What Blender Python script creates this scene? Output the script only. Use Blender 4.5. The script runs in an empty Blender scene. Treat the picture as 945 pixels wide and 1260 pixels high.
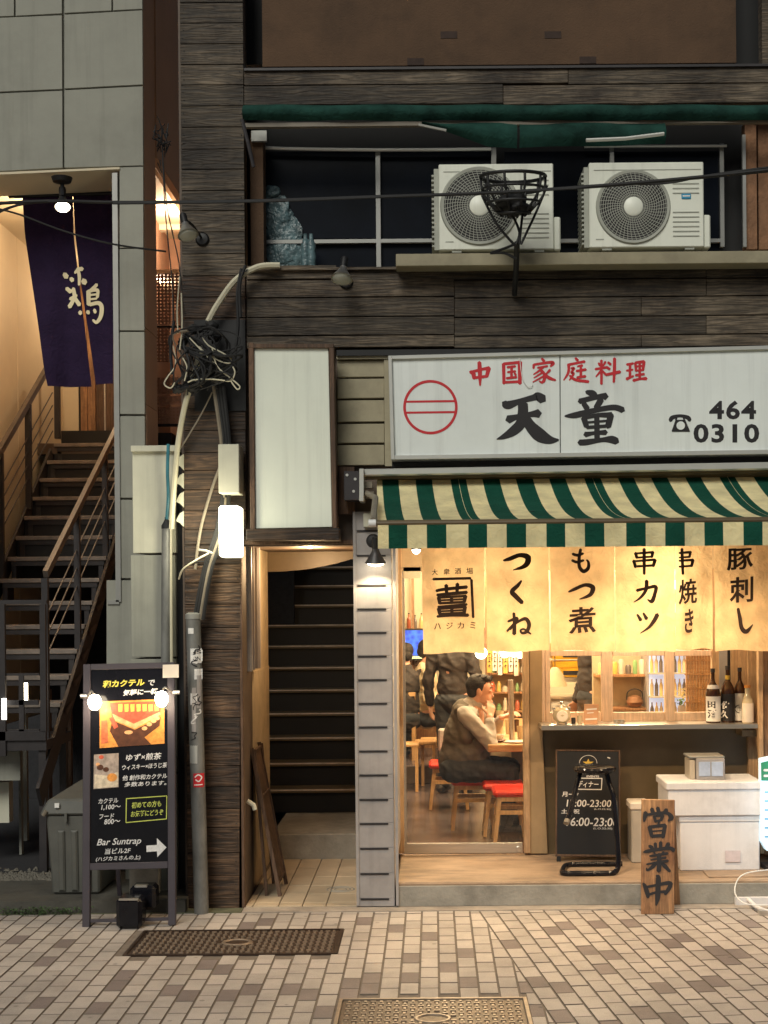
import bpy, bmesh, math, random
from mathutils import Vector, Matrix
from math import sin, cos, pi, radians
random.seed(7)
sc = bpy.context.scene
COL = sc.collection

# ---------------------------------------------------------------- camera, world, sun, exposure
F = 1748.0; CX, CY = 472.5, 630.0; U0, V0 = 59.6, 105.5; H = 1.97; RA = 0.0087
cam_d = bpy.data.cameras.new("camera"); cam = bpy.data.objects.new("camera", cam_d); COL.objects.link(cam)
cam_d.sensor_width = 36; cam_d.sensor_fit = 'AUTO'; cam_d.lens = F / 1260 * 36
cam_d.shift_x = -U0 / 1260; cam_d.shift_y = V0 / 1260
cam_d.clip_start = 0.1; cam_d.clip_end = 500
cam.matrix_world = Matrix.Translation((0, 0, H)) @ Matrix.Rotation(radians(90), 4, 'X') @ Matrix.Rotation(-RA, 4, 'Z')
sc.camera = cam
SUN_EL, SUN_AZ = radians(39.7), radians(198)          # a soft street glow from behind the viewer
w = bpy.data.worlds.new("World"); sc.world = w; w.use_nodes = True
nt = w.node_tree; bg = nt.nodes['Background']
sky = nt.nodes.new('ShaderNodeTexSky'); sky.sky_type = 'NISHITA'; sky.sun_disc = False
sky.sun_elevation = SUN_EL; sky.sun_rotation = SUN_AZ
nt.links.new(sky.outputs[0], bg.inputs[0]); bg.inputs[1].default_value = 0.015
sd = bpy.data.lights.new("sun", 'SUN'); sd.energy = 1.7; sd.angle = radians(28); sd.color = (1.0, 0.975, 0.87)
so = bpy.data.objects.new("sun", sd); COL.objects.link(so)
dv = Vector((0.28, 0.86, -0.75))
so.rotation_euler = dv.to_track_quat('-Z', 'Y').to_euler()
vs = sc.view_settings; vs.view_transform = 'Standard'; vs.look = 'None'; vs.exposure = 0.28; vs.gamma = 1
sc.cycles.max_bounces = 6; sc.cycles.transparent_max_bounces = 12
sc.cycles.use_denoising = True; sc.cycles.sample_clamp_indirect = 4.0

def W(px, py, D):
    dx, dy = px - CX, py - CY
    u = dx * cos(RA) - dy * sin(RA); v = dx * sin(RA) + dy * cos(RA)
    return Vector(((u - U0) * D / F, D, H - (v - V0) * D / F))
def X(px, py, D): return W(px, py, D).x
def Z(px, py, D): return W(px, py, D).z
def rect(px0, py0, px1, py1, D):
    mx, my = (px0 + px1) / 2, (py0 + py1) / 2
    return X(px0, my, D), X(px1, my, D), Z(mx, py1, D), Z(mx, py0, D)      # x0,x1,z0,z1

# ---------------------------------------------------------------- materials
def _mat(name):
    m = bpy.data.materials.new(name); m.use_nodes = True
    t = m.node_tree; b = t.nodes['Principled BSDF']; return m, t, b
def _n(t, typ, **kw):
    n = t.nodes.new(typ)
    for k, v in kw.items():
        if hasattr(n, k): setattr(n, k, v)
        else: n.inputs[k.replace('_', ' ')].default_value = v
    return n
def c4(c): return (c[0], c[1], c[2], 1)
def surf(name, col, rough=0.6, metal=0.0, var=0.25, scale=6.0, bump=0.0, bscale=60.0, tint=0.0, dirt=0.0, streak=0.0, stain=0.0, spec=0.5, island=False, stretch=(1, 1, 1)):
    """mottled surface; TINT varies from object to object, DIRT adds darker stains"""
    m, t, b = _mat(name); L = t.links
    b.inputs['Roughness'].default_value = rough; b.inputs['Metallic'].default_value = metal
    b.inputs['Specular IOR Level'].default_value = spec
    g = _n(t, 'ShaderNodeNewGeometry'); mp = _n(t, 'ShaderNodeMapping'); mp.inputs['Scale'].default_value = stretch
    L.new(g.outputs['Position'], mp.inputs['Vector'])
    n1 = _n(t, 'ShaderNodeTexNoise'); n1.inputs['Scale'].default_value = scale; n1.inputs['Detail'].default_value = 6; n1.inputs['Roughness'].default_value = 0.65
    L.new(mp.outputs[0], n1.inputs['Vector'])
    r = _n(t, 'ShaderNodeMapRange'); r.inputs[1].default_value = 0.3; r.inputs[2].default_value = 0.7
    r.inputs[3].default_value = 1 - var; r.inputs[4].default_value = 1 + var
    L.new(n1.outputs['Fac'], r.inputs[0])
    fac = r.outputs[0]
    if tint:
        if island: src = g.outputs['Random Per Island']
        else:
            oi = _n(t, 'ShaderNodeObjectInfo'); src = oi.outputs['Random']
        r2 = _n(t, 'ShaderNodeMapRange'); r2.inputs[3].default_value = 1 - tint; r2.inputs[4].default_value = 1 + tint
        L.new(src, r2.inputs[0]); mu = _n(t, 'ShaderNodeMath', operation='MULTIPLY'); L.new(fac, mu.inputs[0]); L.new(r2.outputs[0], mu.inputs[1]); fac = mu.outputs[0]
    if dirt:
        n3 = _n(t, 'ShaderNodeTexNoise'); n3.inputs['Scale'].default_value = scale * 0.45; n3.inputs['Detail'].default_value = 8; n3.inputs['Roughness'].default_value = 0.7
        L.new(mp.outputs[0], n3.inputs['Vector'])
        r3 = _n(t, 'ShaderNodeMapRange'); r3.inputs[1].default_value = 0.5; r3.inputs[2].default_value = 0.68; r3.inputs[3].default_value = 1; r3.inputs[4].default_value = 1 - dirt
        L.new(n3.outputs['Fac'], r3.inputs[0]); mu = _n(t, 'ShaderNodeMath', operation='MULTIPLY'); L.new(fac, mu.inputs[0]); L.new(r3.outputs[0], mu.inputs[1]); fac = mu.outputs[0]
    if stain:
        n5 = _n(t, 'ShaderNodeTexNoise'); n5.inputs['Scale'].default_value = 2.2; n5.inputs['Detail'].default_value = 9; n5.inputs['Roughness'].default_value = .72; L.new(g.outputs['Position'], n5.inputs['Vector'])
        r5 = _n(t, 'ShaderNodeMapRange'); r5.inputs[1].default_value = .42; r5.inputs[2].default_value = .70; r5.inputs[3].default_value = 1.08; r5.inputs[4].default_value = 1 - stain
        L.new(n5.outputs['Fac'], r5.inputs[0]); mu = _n(t, 'ShaderNodeMath', operation='MULTIPLY'); L.new(fac, mu.inputs[0]); L.new(r5.outputs[0], mu.inputs[1]); fac = mu.outputs[0]
        v5 = _n(t, 'ShaderNodeTexVoronoi'); v5.inputs['Scale'].default_value = 5.0; L.new(g.outputs['Position'], v5.inputs['Vector'])
        r6 = _n(t, 'ShaderNodeMapRange'); r6.inputs[1].default_value = .055; r6.inputs[2].default_value = .085; r6.inputs[3].default_value = .62; r6.inputs[4].default_value = 1
        L.new(v5.outputs['Distance'], r6.inputs[0]); mu = _n(t, 'ShaderNodeMath', operation='MULTIPLY'); L.new(fac, mu.inputs[0]); L.new(r6.outputs[0], mu.inputs[1]); fac = mu.outputs[0]
    if streak:
        ms_ = _n(t, 'ShaderNodeMapping'); ms_.inputs['Scale'].default_value = (14, 14, .55); L.new(g.outputs['Position'], ms_.inputs['Vector'])
        n4 = _n(t, 'ShaderNodeTexNoise'); n4.inputs['Scale'].default_value = 1.0; n4.inputs['Detail'].default_value = 6; n4.inputs['Roughness'].default_value = .65; L.new(ms_.outputs[0], n4.inputs['Vector'])
        r4 = _n(t, 'ShaderNodeMapRange'); r4.inputs[1].default_value = .50; r4.inputs[2].default_value = .72; r4.inputs[3].default_value = 1; r4.inputs[4].default_value = 1 - streak
        L.new(n4.outputs['Fac'], r4.inputs[0]); mu = _n(t, 'ShaderNodeMath', operation='MULTIPLY'); L.new(fac, mu.inputs[0]); L.new(r4.outputs[0], mu.inputs[1]); fac = mu.outputs[0]
    mx = _n(t, 'ShaderNodeVectorMath', operation='SCALE'); mx.inputs[0].default_value = col
    L.new(fac, mx.inputs['Scale']); L.new(mx.outputs[0], b.inputs['Base Color'])
    if bump:
        nb = _n(t, 'ShaderNodeTexNoise'); nb.inputs['Scale'].default_value = bscale; nb.inputs['Detail'].default_value = 5
        L.new(mp.outputs[0], nb.inputs['Vector'])
        bp = _n(t, 'ShaderNodeBump'); bp.inputs['Strength'].default_value = bump; bp.inputs['Distance'].default_value = 0.01
        L.new(nb.outputs['Fac'], bp.inputs['Height']); L.new(bp.outputs[0], b.inputs['Normal'])
    return m
def wood(name, c_dark, c_light, axis='x', rough=0.7, grain=1.0, contrast=0.5, tint=0.25, bump=0.4, knots=True):
    """sawn board: stretched grain with wavy figure, knots, per-board tone"""
    m, t, b = _mat(name); L = t.links; b.inputs['Roughness'].default_value = rough
    g = _n(t, 'ShaderNodeNewGeometry'); oi = _n(t, 'ShaderNodeObjectInfo')
    mp = _n(t, 'ShaderNodeMapping')
    mp.inputs['Scale'].default_value = {'x': (1.0, 3, 9), 'z': (9, 3, 1.0), 'y': (9, 1.0, 3)}[axis]
    add = _n(t, 'ShaderNodeVectorMath', operation='ADD'); sc_ = _n(t, 'ShaderNodeVectorMath', operation='SCALE')
    cmb = _n(t, 'ShaderNodeCombineXYZ'); L.new(oi.outputs['Random'], cmb.inputs[0]); L.new(oi.outputs['Random'], cmb.inputs[1]); L.new(oi.outputs['Random'], cmb.inputs[2])
    L.new(cmb.outputs[0], sc_.inputs[0]); sc_.inputs['Scale'].default_value = 37.0
    L.new(g.outputs['Position'], mp.inputs['Vector']); L.new(mp.outputs[0], add.inputs[0]); L.new(sc_.outputs[0], add.inputs[1])
    n1 = _n(t, 'ShaderNodeTexNoise'); n1.inputs['Scale'].default_value = 1.3; n1.inputs['Detail'].default_value = 3; L.new(add.outputs[0], n1.inputs['Vector'])
    # contour rings of the noise give cathedral grain and knots
    mul = _n(t, 'ShaderNodeMath', operation='MULTIPLY'); mul.inputs[1].default_value = 34.0 * grain; L.new(n1.outputs['Fac'], mul.inputs[0])
    fr = _n(t, 'ShaderNodeMath', operation='SINE'); m6 = _n(t, 'ShaderNodeMath', operation='MULTIPLY'); m6.inputs[1].default_value = 3.0
    L.new(mul.outputs[0], m6.inputs[0]); L.new(m6.outputs[0], fr.inputs[0])
    r1 = _n(t, 'ShaderNodeMapRange'); r1.inputs[1].default_value = -1; r1.inputs[2].default_value = 0.2; r1.inputs[3].default_value = 0.0; r1.inputs[4].default_value = 1.0
    L.new(fr.outputs[0], r1.inputs[0])
    mp2 = _n(t, 'ShaderNodeMapping'); mp2.inputs['Scale'].default_value = {'x': (4, 20, 75), 'z': (75, 20, 4), 'y': (75, 4, 20)}[axis]
    L.new(g.outputs['Position'], mp2.inputs['Vector'])
    n2 = _n(t, 'ShaderNodeTexNoise'); n2.inputs['Scale'].default_value = 1.0; n2.inputs['Detail'].default_value = 4; L.new(mp2.outputs[0], n2.inputs['Vector'])
    r2 = _n(t, 'ShaderNodeMapRange'); r2.inputs[1].default_value = 0.36; r2.inputs[2].default_value = 0.60; r2.inputs[3].default_value = 0.12; r2.inputs[4].default_value = 1.0
    L.new(n2.outputs['Fac'], r2.inputs[0])
    mm = _n(t, 'ShaderNodeMath', operation='MULTIPLY'); L.new(r1.outputs[0], mm.inputs[0]); L.new(r2.outputs[0], mm.inputs[1])
    lo = _n(t, 'ShaderNodeMapRange'); lo.inputs[3].default_value = 1 - contrast; lo.inputs[4].default_value = 1.12
    ra = _n(t, 'ShaderNodeMapRange'); ra.inputs[3].default_value = .45; ra.inputs[4].default_value = 1.0; L.new(r1.outputs[0], ra.inputs[0])
    me_ = _n(t, 'ShaderNodeMath', operation='MULTIPLY'); L.new(ra.outputs[0], me_.inputs[0]); L.new(r2.outputs[0], me_.inputs[1]); L.new(me_.outputs[0], lo.inputs[0])
    big = _n(t, 'ShaderNodeTexNoise'); big.inputs['Scale'].default_value = 2.0; big.inputs['Detail'].default_value = 8; big.inputs['Roughness'].default_value = .7; L.new(g.outputs['Position'], big.inputs['Vector'])
    rb = _n(t, 'ShaderNodeMapRange'); rb.inputs[1].default_value = 0.38; rb.inputs[2].default_value = 0.64; L.new(big.outputs['Fac'], rb.inputs[0])
    mix = _n(t, 'ShaderNodeMix', data_type='RGBA'); mix.inputs[6].default_value = c4(c_dark); mix.inputs[7].default_value = c4(c_light)
    L.new(rb.outputs[0], mix.inputs[0])
    rt = _n(t, 'ShaderNodeMapRange'); rt.inputs[3].default_value = 1 - tint; rt.inputs[4].default_value = 1 + tint; L.new(oi.outputs['Random'], rt.inputs[0])
    m7 = _n(t, 'ShaderNodeMath', operation='MULTIPLY'); L.new(lo.outputs[0], m7.inputs[0]); L.new(rt.outputs[0], m7.inputs[1])
    vsn = _n(t, 'ShaderNodeVectorMath', operation='SCALE'); L.new(mix.outputs[2], vsn.inputs[0]); L.new(m7.outputs[0], vsn.inputs['Scale'])
    L.new(vsn.outputs[0], b.inputs['Base Color'])
    if bump:
        bp = _n(t, 'ShaderNodeBump'); bp.inputs['Strength'].default_value = bump; bp.inputs['Distance'].default_value = 0.004
        L.new(mm.outputs[0], bp.inputs['Height']); L.new(bp.outputs[0], b.inputs['Normal'])
    return m
def emit(name, col, strength):
    m, t, b = _mat(name); b.inputs['Base Color'].default_value = c4(col)
    b.inputs['Emission Color'].default_value = c4(col); b.inputs['Emission Strength'].default_value = strength; return m
def glass(name, tint=(1, 1, 1), refl=0.06, rough=0.02):
    m, t, b = _mat(name); L = t.links; t.nodes.remove(b)
    tr = _n(t, 'ShaderNodeBsdfTransparent'); tr.inputs[0].default_value = c4(tint)
    gl = _n(t, 'ShaderNodeBsdfGlossy'); gl.inputs['Roughness'].default_value = rough
    lw = _n(t, 'ShaderNodeLayerWeight'); lw.inputs[0].default_value = 0.3
    r = _n(t, 'ShaderNodeMapRange'); r.inputs[3].default_value = refl; r.inputs[4].default_value = 0.6; L.new(lw.outputs['Facing'], r.inputs[0])
    mx = _n(t, 'ShaderNodeMixShader'); L.new(r.outputs[0], mx.inputs[0]); L.new(tr.outputs[0], mx.inputs[1]); L.new(gl.outputs[0], mx.inputs[2])
    L.new(mx.outputs[0], t.nodes['Material Output'].inputs[0]); return m
def cloth(name, col, trans=0.5, var=0.12):
    m, t, b = _mat(name); L = t.links
    g = _n(t, 'ShaderNodeNewGeometry'); n = _n(t, 'ShaderNodeTexNoise'); n.inputs['Scale'].default_value = 7; n.inputs['Detail'].default_value = 6; L.new(g.outputs['Position'], n.inputs['Vector'])
    r = _n(t, 'ShaderNodeMapRange'); r.inputs[1].default_value = 0.3; r.inputs[2].default_value = 0.7; r.inputs[3].default_value = 1 - var; r.inputs[4].default_value = 1 + var; L.new(n.outputs['Fac'], r.inputs[0])
    v = _n(t, 'ShaderNodeVectorMath', operation='SCALE'); v.inputs[0].default_value = col; L.new(r.outputs[0], v.inputs['Scale'])
    L.new(v.outputs[0], b.inputs['Base Color']); b.inputs['Roughness'].default_value = 0.9; b.inputs['Specular IOR Level'].default_value = 0.15
    nb = _n(t, 'ShaderNodeTexNoise'); nb.inputs['Scale'].default_value = 22; nb.inputs['Detail'].default_value = 4; nb.inputs['Distortion'].default_value = 1.2; L.new(g.outputs['Position'], nb.inputs['Vector'])
    bp = _n(t, 'ShaderNodeBump'); bp.inputs['Strength'].default_value = 0.5; bp.inputs['Distance'].default_value = 0.02; L.new(nb.outputs['Fac'], bp.inputs['Height']); L.new(bp.outputs[0], b.inputs['Normal'])
    if trans:
        tl = _n(t, 'ShaderNodeBsdfTranslucent'); L.new(v.outputs[0], tl.inputs[0]); L.new(bp.outputs[0], tl.inputs['Normal'])
        mx = _n(t, 'ShaderNodeMixShader'); mx.inputs[0].default_value = trans
        L.new(b.outputs[0], mx.inputs[1]); L.new(tl.outputs[0], mx.inputs[2]); L.new(mx.outputs[0], t.nodes['Material Output'].inputs[0])
    return m

# ---------------------------------------------------------------- mesh helpers
class MB:
    def __init__(s): s.v = []; s.f = []; s.mi = []; s.m = 0
    def add(s, vs_, fs):
        o = len(s.v); s.v += [tuple(v) for v in vs_]; s.f += [tuple(i + o for i in f) for f in fs]; s.mi += [s.m] * len(fs); return s
    def box(s, x0, x1, y0, y1, z0, z1):
        if x0 > x1: x0, x1 = x1, x0
        if z0 > z1: z0, z1 = z1, z0
        if y0 > y1: y0, y1 = y1, y0
        v = [(x0, y0, z0), (x1, y0, z0), (x1, y1, z0), (x0, y1, z0), (x0, y0, z1), (x1, y0, z1), (x1, y1, z1), (x0, y1, z1)]
        return s.add(v, [(0, 3, 2, 1), (4, 5, 6, 7), (0, 1, 5, 4), (1, 2, 6, 5), (2, 3, 7, 6), (3, 0, 4, 7)])
    def pbox(s, px0, py0, px1, py1, D, dep=0.03):
        x0, x1, z0, z1 = rect(px0, py0, px1, py1, D); return s.box(x0, x1, D, D + dep, z0, z1)
    def pquad(s, pts, D, dep=0.02):
        """prism from pixel corners at distance D"""
        return s.prism([(W(a, b, D).x, W(a, b, D).z) for a, b in pts], D, D + dep)
    def prism(s, poly, y0, y1):
        ar = sum(poly[i][0] * poly[(i + 1) % len(poly)][1] - poly[(i + 1) % len(poly)][0] * poly[i][1] for i in range(len(poly)))
        if ar < 0: poly = poly[::-1]
        n = len(poly); v = [(x, y0, z) for x, z in poly] + [(x, y1, z) for x, z in poly]
        return s.add(v, [tuple(range(n)), tuple(range(2 * n - 1, n - 1, -1))] + [(i + n, (i + 1) % n + n, (i + 1) % n, i) for i in range(n)])
    def hprism(s, poly, z0, z1):
        n = len(poly); ar = sum(poly[i][0] * poly[(i + 1) % n][1] - poly[(i + 1) % n][0] * poly[i][1] for i in range(n))
        if ar < 0: poly = poly[::-1]
        v = [(x, y, z0) for x, y in poly] + [(x, y, z1) for x, y in poly]
        return s.add(v, [tuple(range(n - 1, -1, -1)), tuple(range(n, 2 * n))] + [(i, (i + 1) % n, (i + 1) % n + n, i + n) for i in range(n)])
    def tube(s, pts, r, seg=8, caps=True, smooth_path=0):
        pts = [Vector(p) for p in pts]
        if smooth_path:
            pts = crom(pts, smooth_path)
        n = len(pts); rr = r if isinstance(r, (list, tuple)) else None
        o = len(s.v); up = None
        for i, p in enumerate(pts):
            d = (pts[min(i + 1, n - 1)] - pts[max(i - 1, 0)]); d = d.normalized() if d.length > 1e-9 else Vector((0, 0, 1))
            if up is None: up = d.orthogonal().normalized()
            up = (up - d * up.dot(d)); up = up.normalized() if up.length > 1e-6 else d.orthogonal().normalized()
            b = d.cross(up); ri = (rr[0] + (rr[-1] - rr[0]) * i / (n - 1)) if rr and len(rr) != n else (rr[i] if rr else r)
            for k in range(seg):
                a = 2 * pi * k / seg; s.v.append(tuple(p + up * cos(a) * ri + b * sin(a) * ri))
        for i in range(n - 1):
            for k in range(seg):
                k2 = (k + 1) % seg; s.f.append((o + i * seg + k, o + i * seg + k2, o + (i + 1) * seg + k2, o + (i + 1) * seg + k)); s.mi.append(s.m)
        if caps:
            s.f.append(tuple(o + k for k in range(seg - 1, -1, -1))); s.f.append(tuple(o + (n - 1) * seg + k for k in range(seg))); s.mi += [s.m] * 2
        return s
    def lathe(s, prof, c, seg=24, axis='z', a0=0, a1=2 * pi):
        """prof: (radius, height) list round an axis through c"""
        o = len(s.v); n = len(prof); full = abs(a1 - a0 - 2 * pi) < 1e-6; K = seg if full else seg + 1
        for (r, h) in prof:
            for k in range(K):
                a = a0 + (a1 - a0) * k / seg; p = (r * cos(a), r * sin(a), h)
                if axis == 'y': p = (p[0], p[2], p[1])
                elif axis == 'x': p = (p[2], p[0], p[1])
                s.v.append((c[0] + p[0], c[1] + p[1], c[2] + p[2]))
        for i in range(n - 1):
            for k in range(seg):
                k2 = (k + 1) % K; q = (o + i * K + k, o + i * K + k2, o + (i + 1) * K + k2, o + (i + 1) * K + k)
                s.f.append(q if axis != 'y' else q[::-1]); s.mi.append(s.m)
        return s
    def xform(s, M, start=0):
        for i in range(start, len(s.v)): s.v[i] = tuple(M @ Vector(s.v[i]))
        return s
    def build(s, name, mats, parent=None, smooth=False, bevel=0, local=False):
        me = bpy.data.meshes.new(name); me.from_pydata(s.v, [], s.f)
        mats = mats if isinstance(mats, (list, tuple)) else [mats]
        for m in mats: me.materials.append(m)
        if len(mats) > 1: me.polygons.foreach_set('material_index', s.mi)
        if bevel:
            bm = bmesh.new(); bm.from_mesh(me)
            bmesh.ops.bevel(bm, geom=bm.edges[:], offset=bevel, segments=1, affect='EDGES', profile=0.5); bm.to_mesh(me); bm.free()
        if smooth:
            me.polygons.foreach_set('use_smooth', [True] * len(me.polygons))
            if smooth != 'all': me.set_sharp_from_angle(angle=radians(35))
        me.update()
        o = bpy.data.objects.new(name, me); COL.objects.link(o)
        if parent: attach(o, parent, local)
        return o
def attach(o, parent, local=False):
    o.parent = parent
    if not local:
        M = parent.matrix_basis if parent.parent is None else wmat(parent)
        o.matrix_parent_inverse = M.inverted()
def wmat(o):
    if o.parent is None: return o.matrix_basis.copy()
    return wmat(o.parent) @ o.matrix_parent_inverse @ o.matrix_basis
def crom(pts, k):
    out = []; n = len(pts)
    for i in range(n - 1):
        p0, p1, p2, p3 = pts[max(i - 1, 0)], pts[i], pts[i + 1], pts[min(i + 2, n - 1)]
        for j in range(k):
            t = j / k; out.append(0.5 * ((2 * p1) + (p2 - p0) * t + (2 * p0 - 5 * p1 + 4 * p2 - p3) * t * t + (3 * p1 - p0 - 3 * p2 + p3) * t ** 3))
    out.append(pts[-1]); return out
def tag(o, label=None, cat=None, group=None, kind=None):
    if label: o['label'] = label
    if cat: o['category'] = cat
    if group: o['group'] = group
    if kind: o['kind'] = kind
    return o
def thing(name, label, cat, loc=(0, 0, 0), rot=(0, 0, 0), group=None, kind=None):
    o = bpy.data.objects.new(name, None); COL.objects.link(o); o.location = loc; o.rotation_euler = rot; o.empty_display_size = 0.1
    o.matrix_basis = Matrix.LocRotScale(Vector(loc), __import__('mathutils').Euler(rot), None)
    return tag(o, label, cat, group, kind)
def copy_tree(o, parent=None):
    c = o.copy(); COL.objects.link(c)
    if parent: c.parent = parent
    for ch in [x for x in bpy.data.objects if x.parent == o]: copy_tree(ch, c)
    return c
def light(name, typ, loc, energy, col, parent=None, size=0.05, spot=None, aim=None, blend=0.5):
    d = bpy.data.lights.new(name, typ); d.energy = energy; d.color = col
    if typ in ('POINT', 'SPOT'): d.shadow_soft_size = size
    if typ == 'SPOT': d.spot_size = radians(spot); d.spot_blend = blend
    o = bpy.data.objects.new(name, d); COL.objects.link(o); o.location = loc
    if aim: o.rotation_euler = (Vector(aim) - Vector(loc)).to_track_quat('-Z', 'Y').to_euler()
    if parent:
        o.matrix_basis = Matrix.LocRotScale(Vector(loc), o.rotation_euler, None); attach(o, parent)
    return o
WARM = (1.0, 0.66, 0.34); WARM2 = (1.0, 0.79, 0.49)

# ---------------------------------------------------------------- lettering
_tc = {}
def glyphs(s, bold=0.0, shear=0.0, heavy=0, vert=False, spacing=1.0, slant=0.0):
    """triangulated outlines of a string, x right, z up, scaled to a unit box"""
    key = (s, bold, shear, heavy, vert, spacing, slant)
    if key in _tc: return _tc[key]
    cu = bpy.data.curves.new('t', 'FONT'); cu.body = '\n'.join(s) if vert else s; cu.offset = bold; cu.resolution_u = 3
    cu.space_character = spacing; cu.space_line = spacing if vert else 1.0
    cu.align_x = 'CENTER' if vert else 'LEFT'
    o = bpy.data.objects.new('t', cu); COL.objects.link(o)
    dg = bpy.context.evaluated_depsgraph_get(); me = bpy.data.meshes.new_from_object(o.evaluated_get(dg))
    v = [(p.co.x, p.co.y) for p in me.vertices]; f = [tuple(p.vertices) for p in me.polygons]
    bpy.data.objects.remove(o); bpy.data.curves.remove(cu); bpy.data.meshes.remove(me)
    if not v: v = [(0, 0), (1, 0), (0, 1)]; f = [(0, 1, 2)]
    v = [(x + slant * y, y + shear * x) for x, y in v]
    if heavy:
        vv, ff = list(v), list(f)
        for k in range(1, heavy + 1):
            o2 = len(vv); vv += [(x + 0.022 * k, y + 0.004 * k) for x, y in v]; ff += [tuple(i + o2 for i in q) for q in f]
        v, f = vv, ff
    x0, x1 = min(a for a, b in v), max(a for a, b in v); z0, z1 = min(b for a, b in v), max(b for a, b in v)
    v = [((a - x0) / max(x1 - x0, 1e-6), (b - z0) / max(z1 - z0, 1e-6)) for a, b in v]
    _tc[key] = (v, f, len(v)); return _tc[key]
def stroke2d(pts, cap=True, jag=0.0):
    """brush stroke: list of (x, y, width) -> outline polygon strip"""
    P_ = crom([Vector(p) for p in pts], 6) if len(pts) > 2 else [Vector(pts[0]).lerp(Vector(pts[1]), k / 4) for k in range(5)]
    L_, R_ = [], []; n = len(P_)
    for i, p in enumerate(P_):
        d = P_[min(i + 1, n - 1)] - P_[max(i - 1, 0)]; d = Vector((d.x, d.y)).normalized(); nrm = Vector((-d.y, d.x)); h = max(p.z, 0.5) / 2
        L_.append((p.x + nrm.x * h, p.y + nrm.y * h)); R_.append((p.x - nrm.x * h, p.y - nrm.y * h))
    def capp(p, q, sgn):
        d = Vector((q.x - p.x, q.y - p.y)).normalized(); h = p.z / 2
        return (p.x - d.x * h * 0.75, p.y - d.y * h * 0.75 )
    v = L_ + R_; f = [(i, i + 1, n + i + 1, n + i) for i in range(n - 1)]
    v.append(capp(P_[0], P_[1], 1)); f.append((0, n, len(v) - 1)); v.append(capp(P_[-1], P_[-2], 1)); f.append((n - 1, 2 * n - 1, len(v) - 1))
    return v, f
def letter_mesh(name, items, mapper, mat, parent, local=False, fatten=1.0):
    """items: list of ('t', string, box(x0,y0,x1,y1), opts) or ('s', [strokes]) in mapper's input units (y down)"""
    if len(items) > 1: return [letter_mesh(name, [it], mapper, mat, parent, local, fatten) for it in items][-1]
    mb = MB(); layer = 0
    for it in items:
        if it[0] == 't':
            _, s, (x0, y0, x1, y1), op = it
            v, f, n = glyphs(s, **op)
            heavy = op.get('heavy', 0)
            per = len(v) // (heavy + 1)
            mb.add([mapper(x0 + a * (x1 - x0), y1 - b * (y1 - y0), (i // per) * 0.00025) for i, (a, b) in enumerate(v)], f)
        else:
            for st in it[1]:
                st = [(a, b, w_ * fatten) for a, b, w_ in st]
                v, f = stroke2d(st); layer = (layer + 1) % 12
                mb.add([mapper(a, b, layer * 0.00025) for a, b in v], f)
    return mb.build(name, mat, parent, local=local)
def pxmap(D, ox=0, oy=0, s=1.0, off=0.0015, warp=None):
    def f(a, b, l):
        p = W(ox + a / s, oy + b / s, D); y = (warp(p.x, p.z) if warp else D) - off - l
        return (p.x, y, p.z)
    return f
# ---------------------------------------------------------------- material library
M_ = {}
M_['plank'] = wood('weathered_board', (0.040, 0.026, 0.016), (0.165, 0.128, 0.088), 'x', grain=0.62, contrast=0.75, tint=0.42, bump=0.7)
M_['plank_dark'] = wood('dark_stained_board', (0.030, 0.015, 0.009), (0.135, 0.078, 0.042), 'x', grain=0.5, contrast=0.82, tint=0.4, bump=0.6)
M_['frame_wood'] = wood('brown_frame_wood', (0.09, 0.05, 0.03), (0.15, 0.085, 0.05), 'z', contrast=0.5, tint=0.1, bump=0.3)
M_['pine'] = wood('pale_pine', (0.42, 0.25, 0.13), (0.62, 0.42, 0.24), 'z', contrast=0.25, tint=0.08, bump=0.1, rough=0.5)
M_['pinex'] = wood('pale_pine_rail', (0.42, 0.25, 0.13), (0.62, 0.42, 0.24), 'x', contrast=0.25, tint=0.08, bump=0.1, rough=0.5)
M_['sashes'] = wood('pinkish_sash_wood', (0.70, 0.50, 0.36), (0.80, 0.60, 0.45), 'z', contrast=0.15, tint=0.05, bump=0.05, rough=0.45)
M_['postbrown'] = surf('planed_post', (0.36, 0.25, 0.135), 0.55, var=0.14, scale=4, streak=.18)
M_['slab'] = surf('dark_slab', (0.07, 0.066, 0.055), 0.85, var=0.3, scale=5, bump=0.3, bscale=60, dirt=0.35)
M_['signwood'] = wood('sign_board_wood', (0.22, 0.10, 0.045), (0.46, 0.255, 0.12), 'z', contrast=0.4, tint=0.05, bump=0.1, rough=0.45)
M_['greypanel'] = surf('grey_wall_panel', (0.31, 0.31, 0.265), 0.75, var=0.09, scale=2.5, bump=0.1, bscale=200, dirt=0.14, tint=0.05, streak=.16)
M_['sidebrown'] = surf('brown_side_wall', (0.36, 0.21, 0.13), 0.8, var=0.08, scale=3, bump=0.05)
M_['tanwall'] = surf('tan_mortar', (0.095, 0.052, 0.027), 0.85, var=0.2, scale=3, bump=0.4, bscale=90, dirt=0.35, streak=.06)
M_['plaster'] = surf('ochre_plaster', (0.50, 0.41, 0.27), 0.85, var=0.18, scale=4, bump=0.2, bscale=40, dirt=0.25)
M_['creamwall'] = surf('cream_panel', (0.66, 0.58, 0.42), 0.7, var=0.05, scale=3)
M_['siding'] = surf('grey_metal_siding', (0.34, 0.315, 0.305), 0.45, var=0.10, scale=5, dirt=0.16, streak=.14)
M_['sidingold'] = surf('olive_siding_board', (0.34, 0.30, 0.20), 0.6, var=0.12, scale=7, dirt=0.2, tint=0.08)
M_['concrete'] = surf('step_concrete', (0.30, 0.28, 0.24), 0.85, var=0.25, scale=4, bump=0.35, bscale=50, dirt=0.35)
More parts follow.
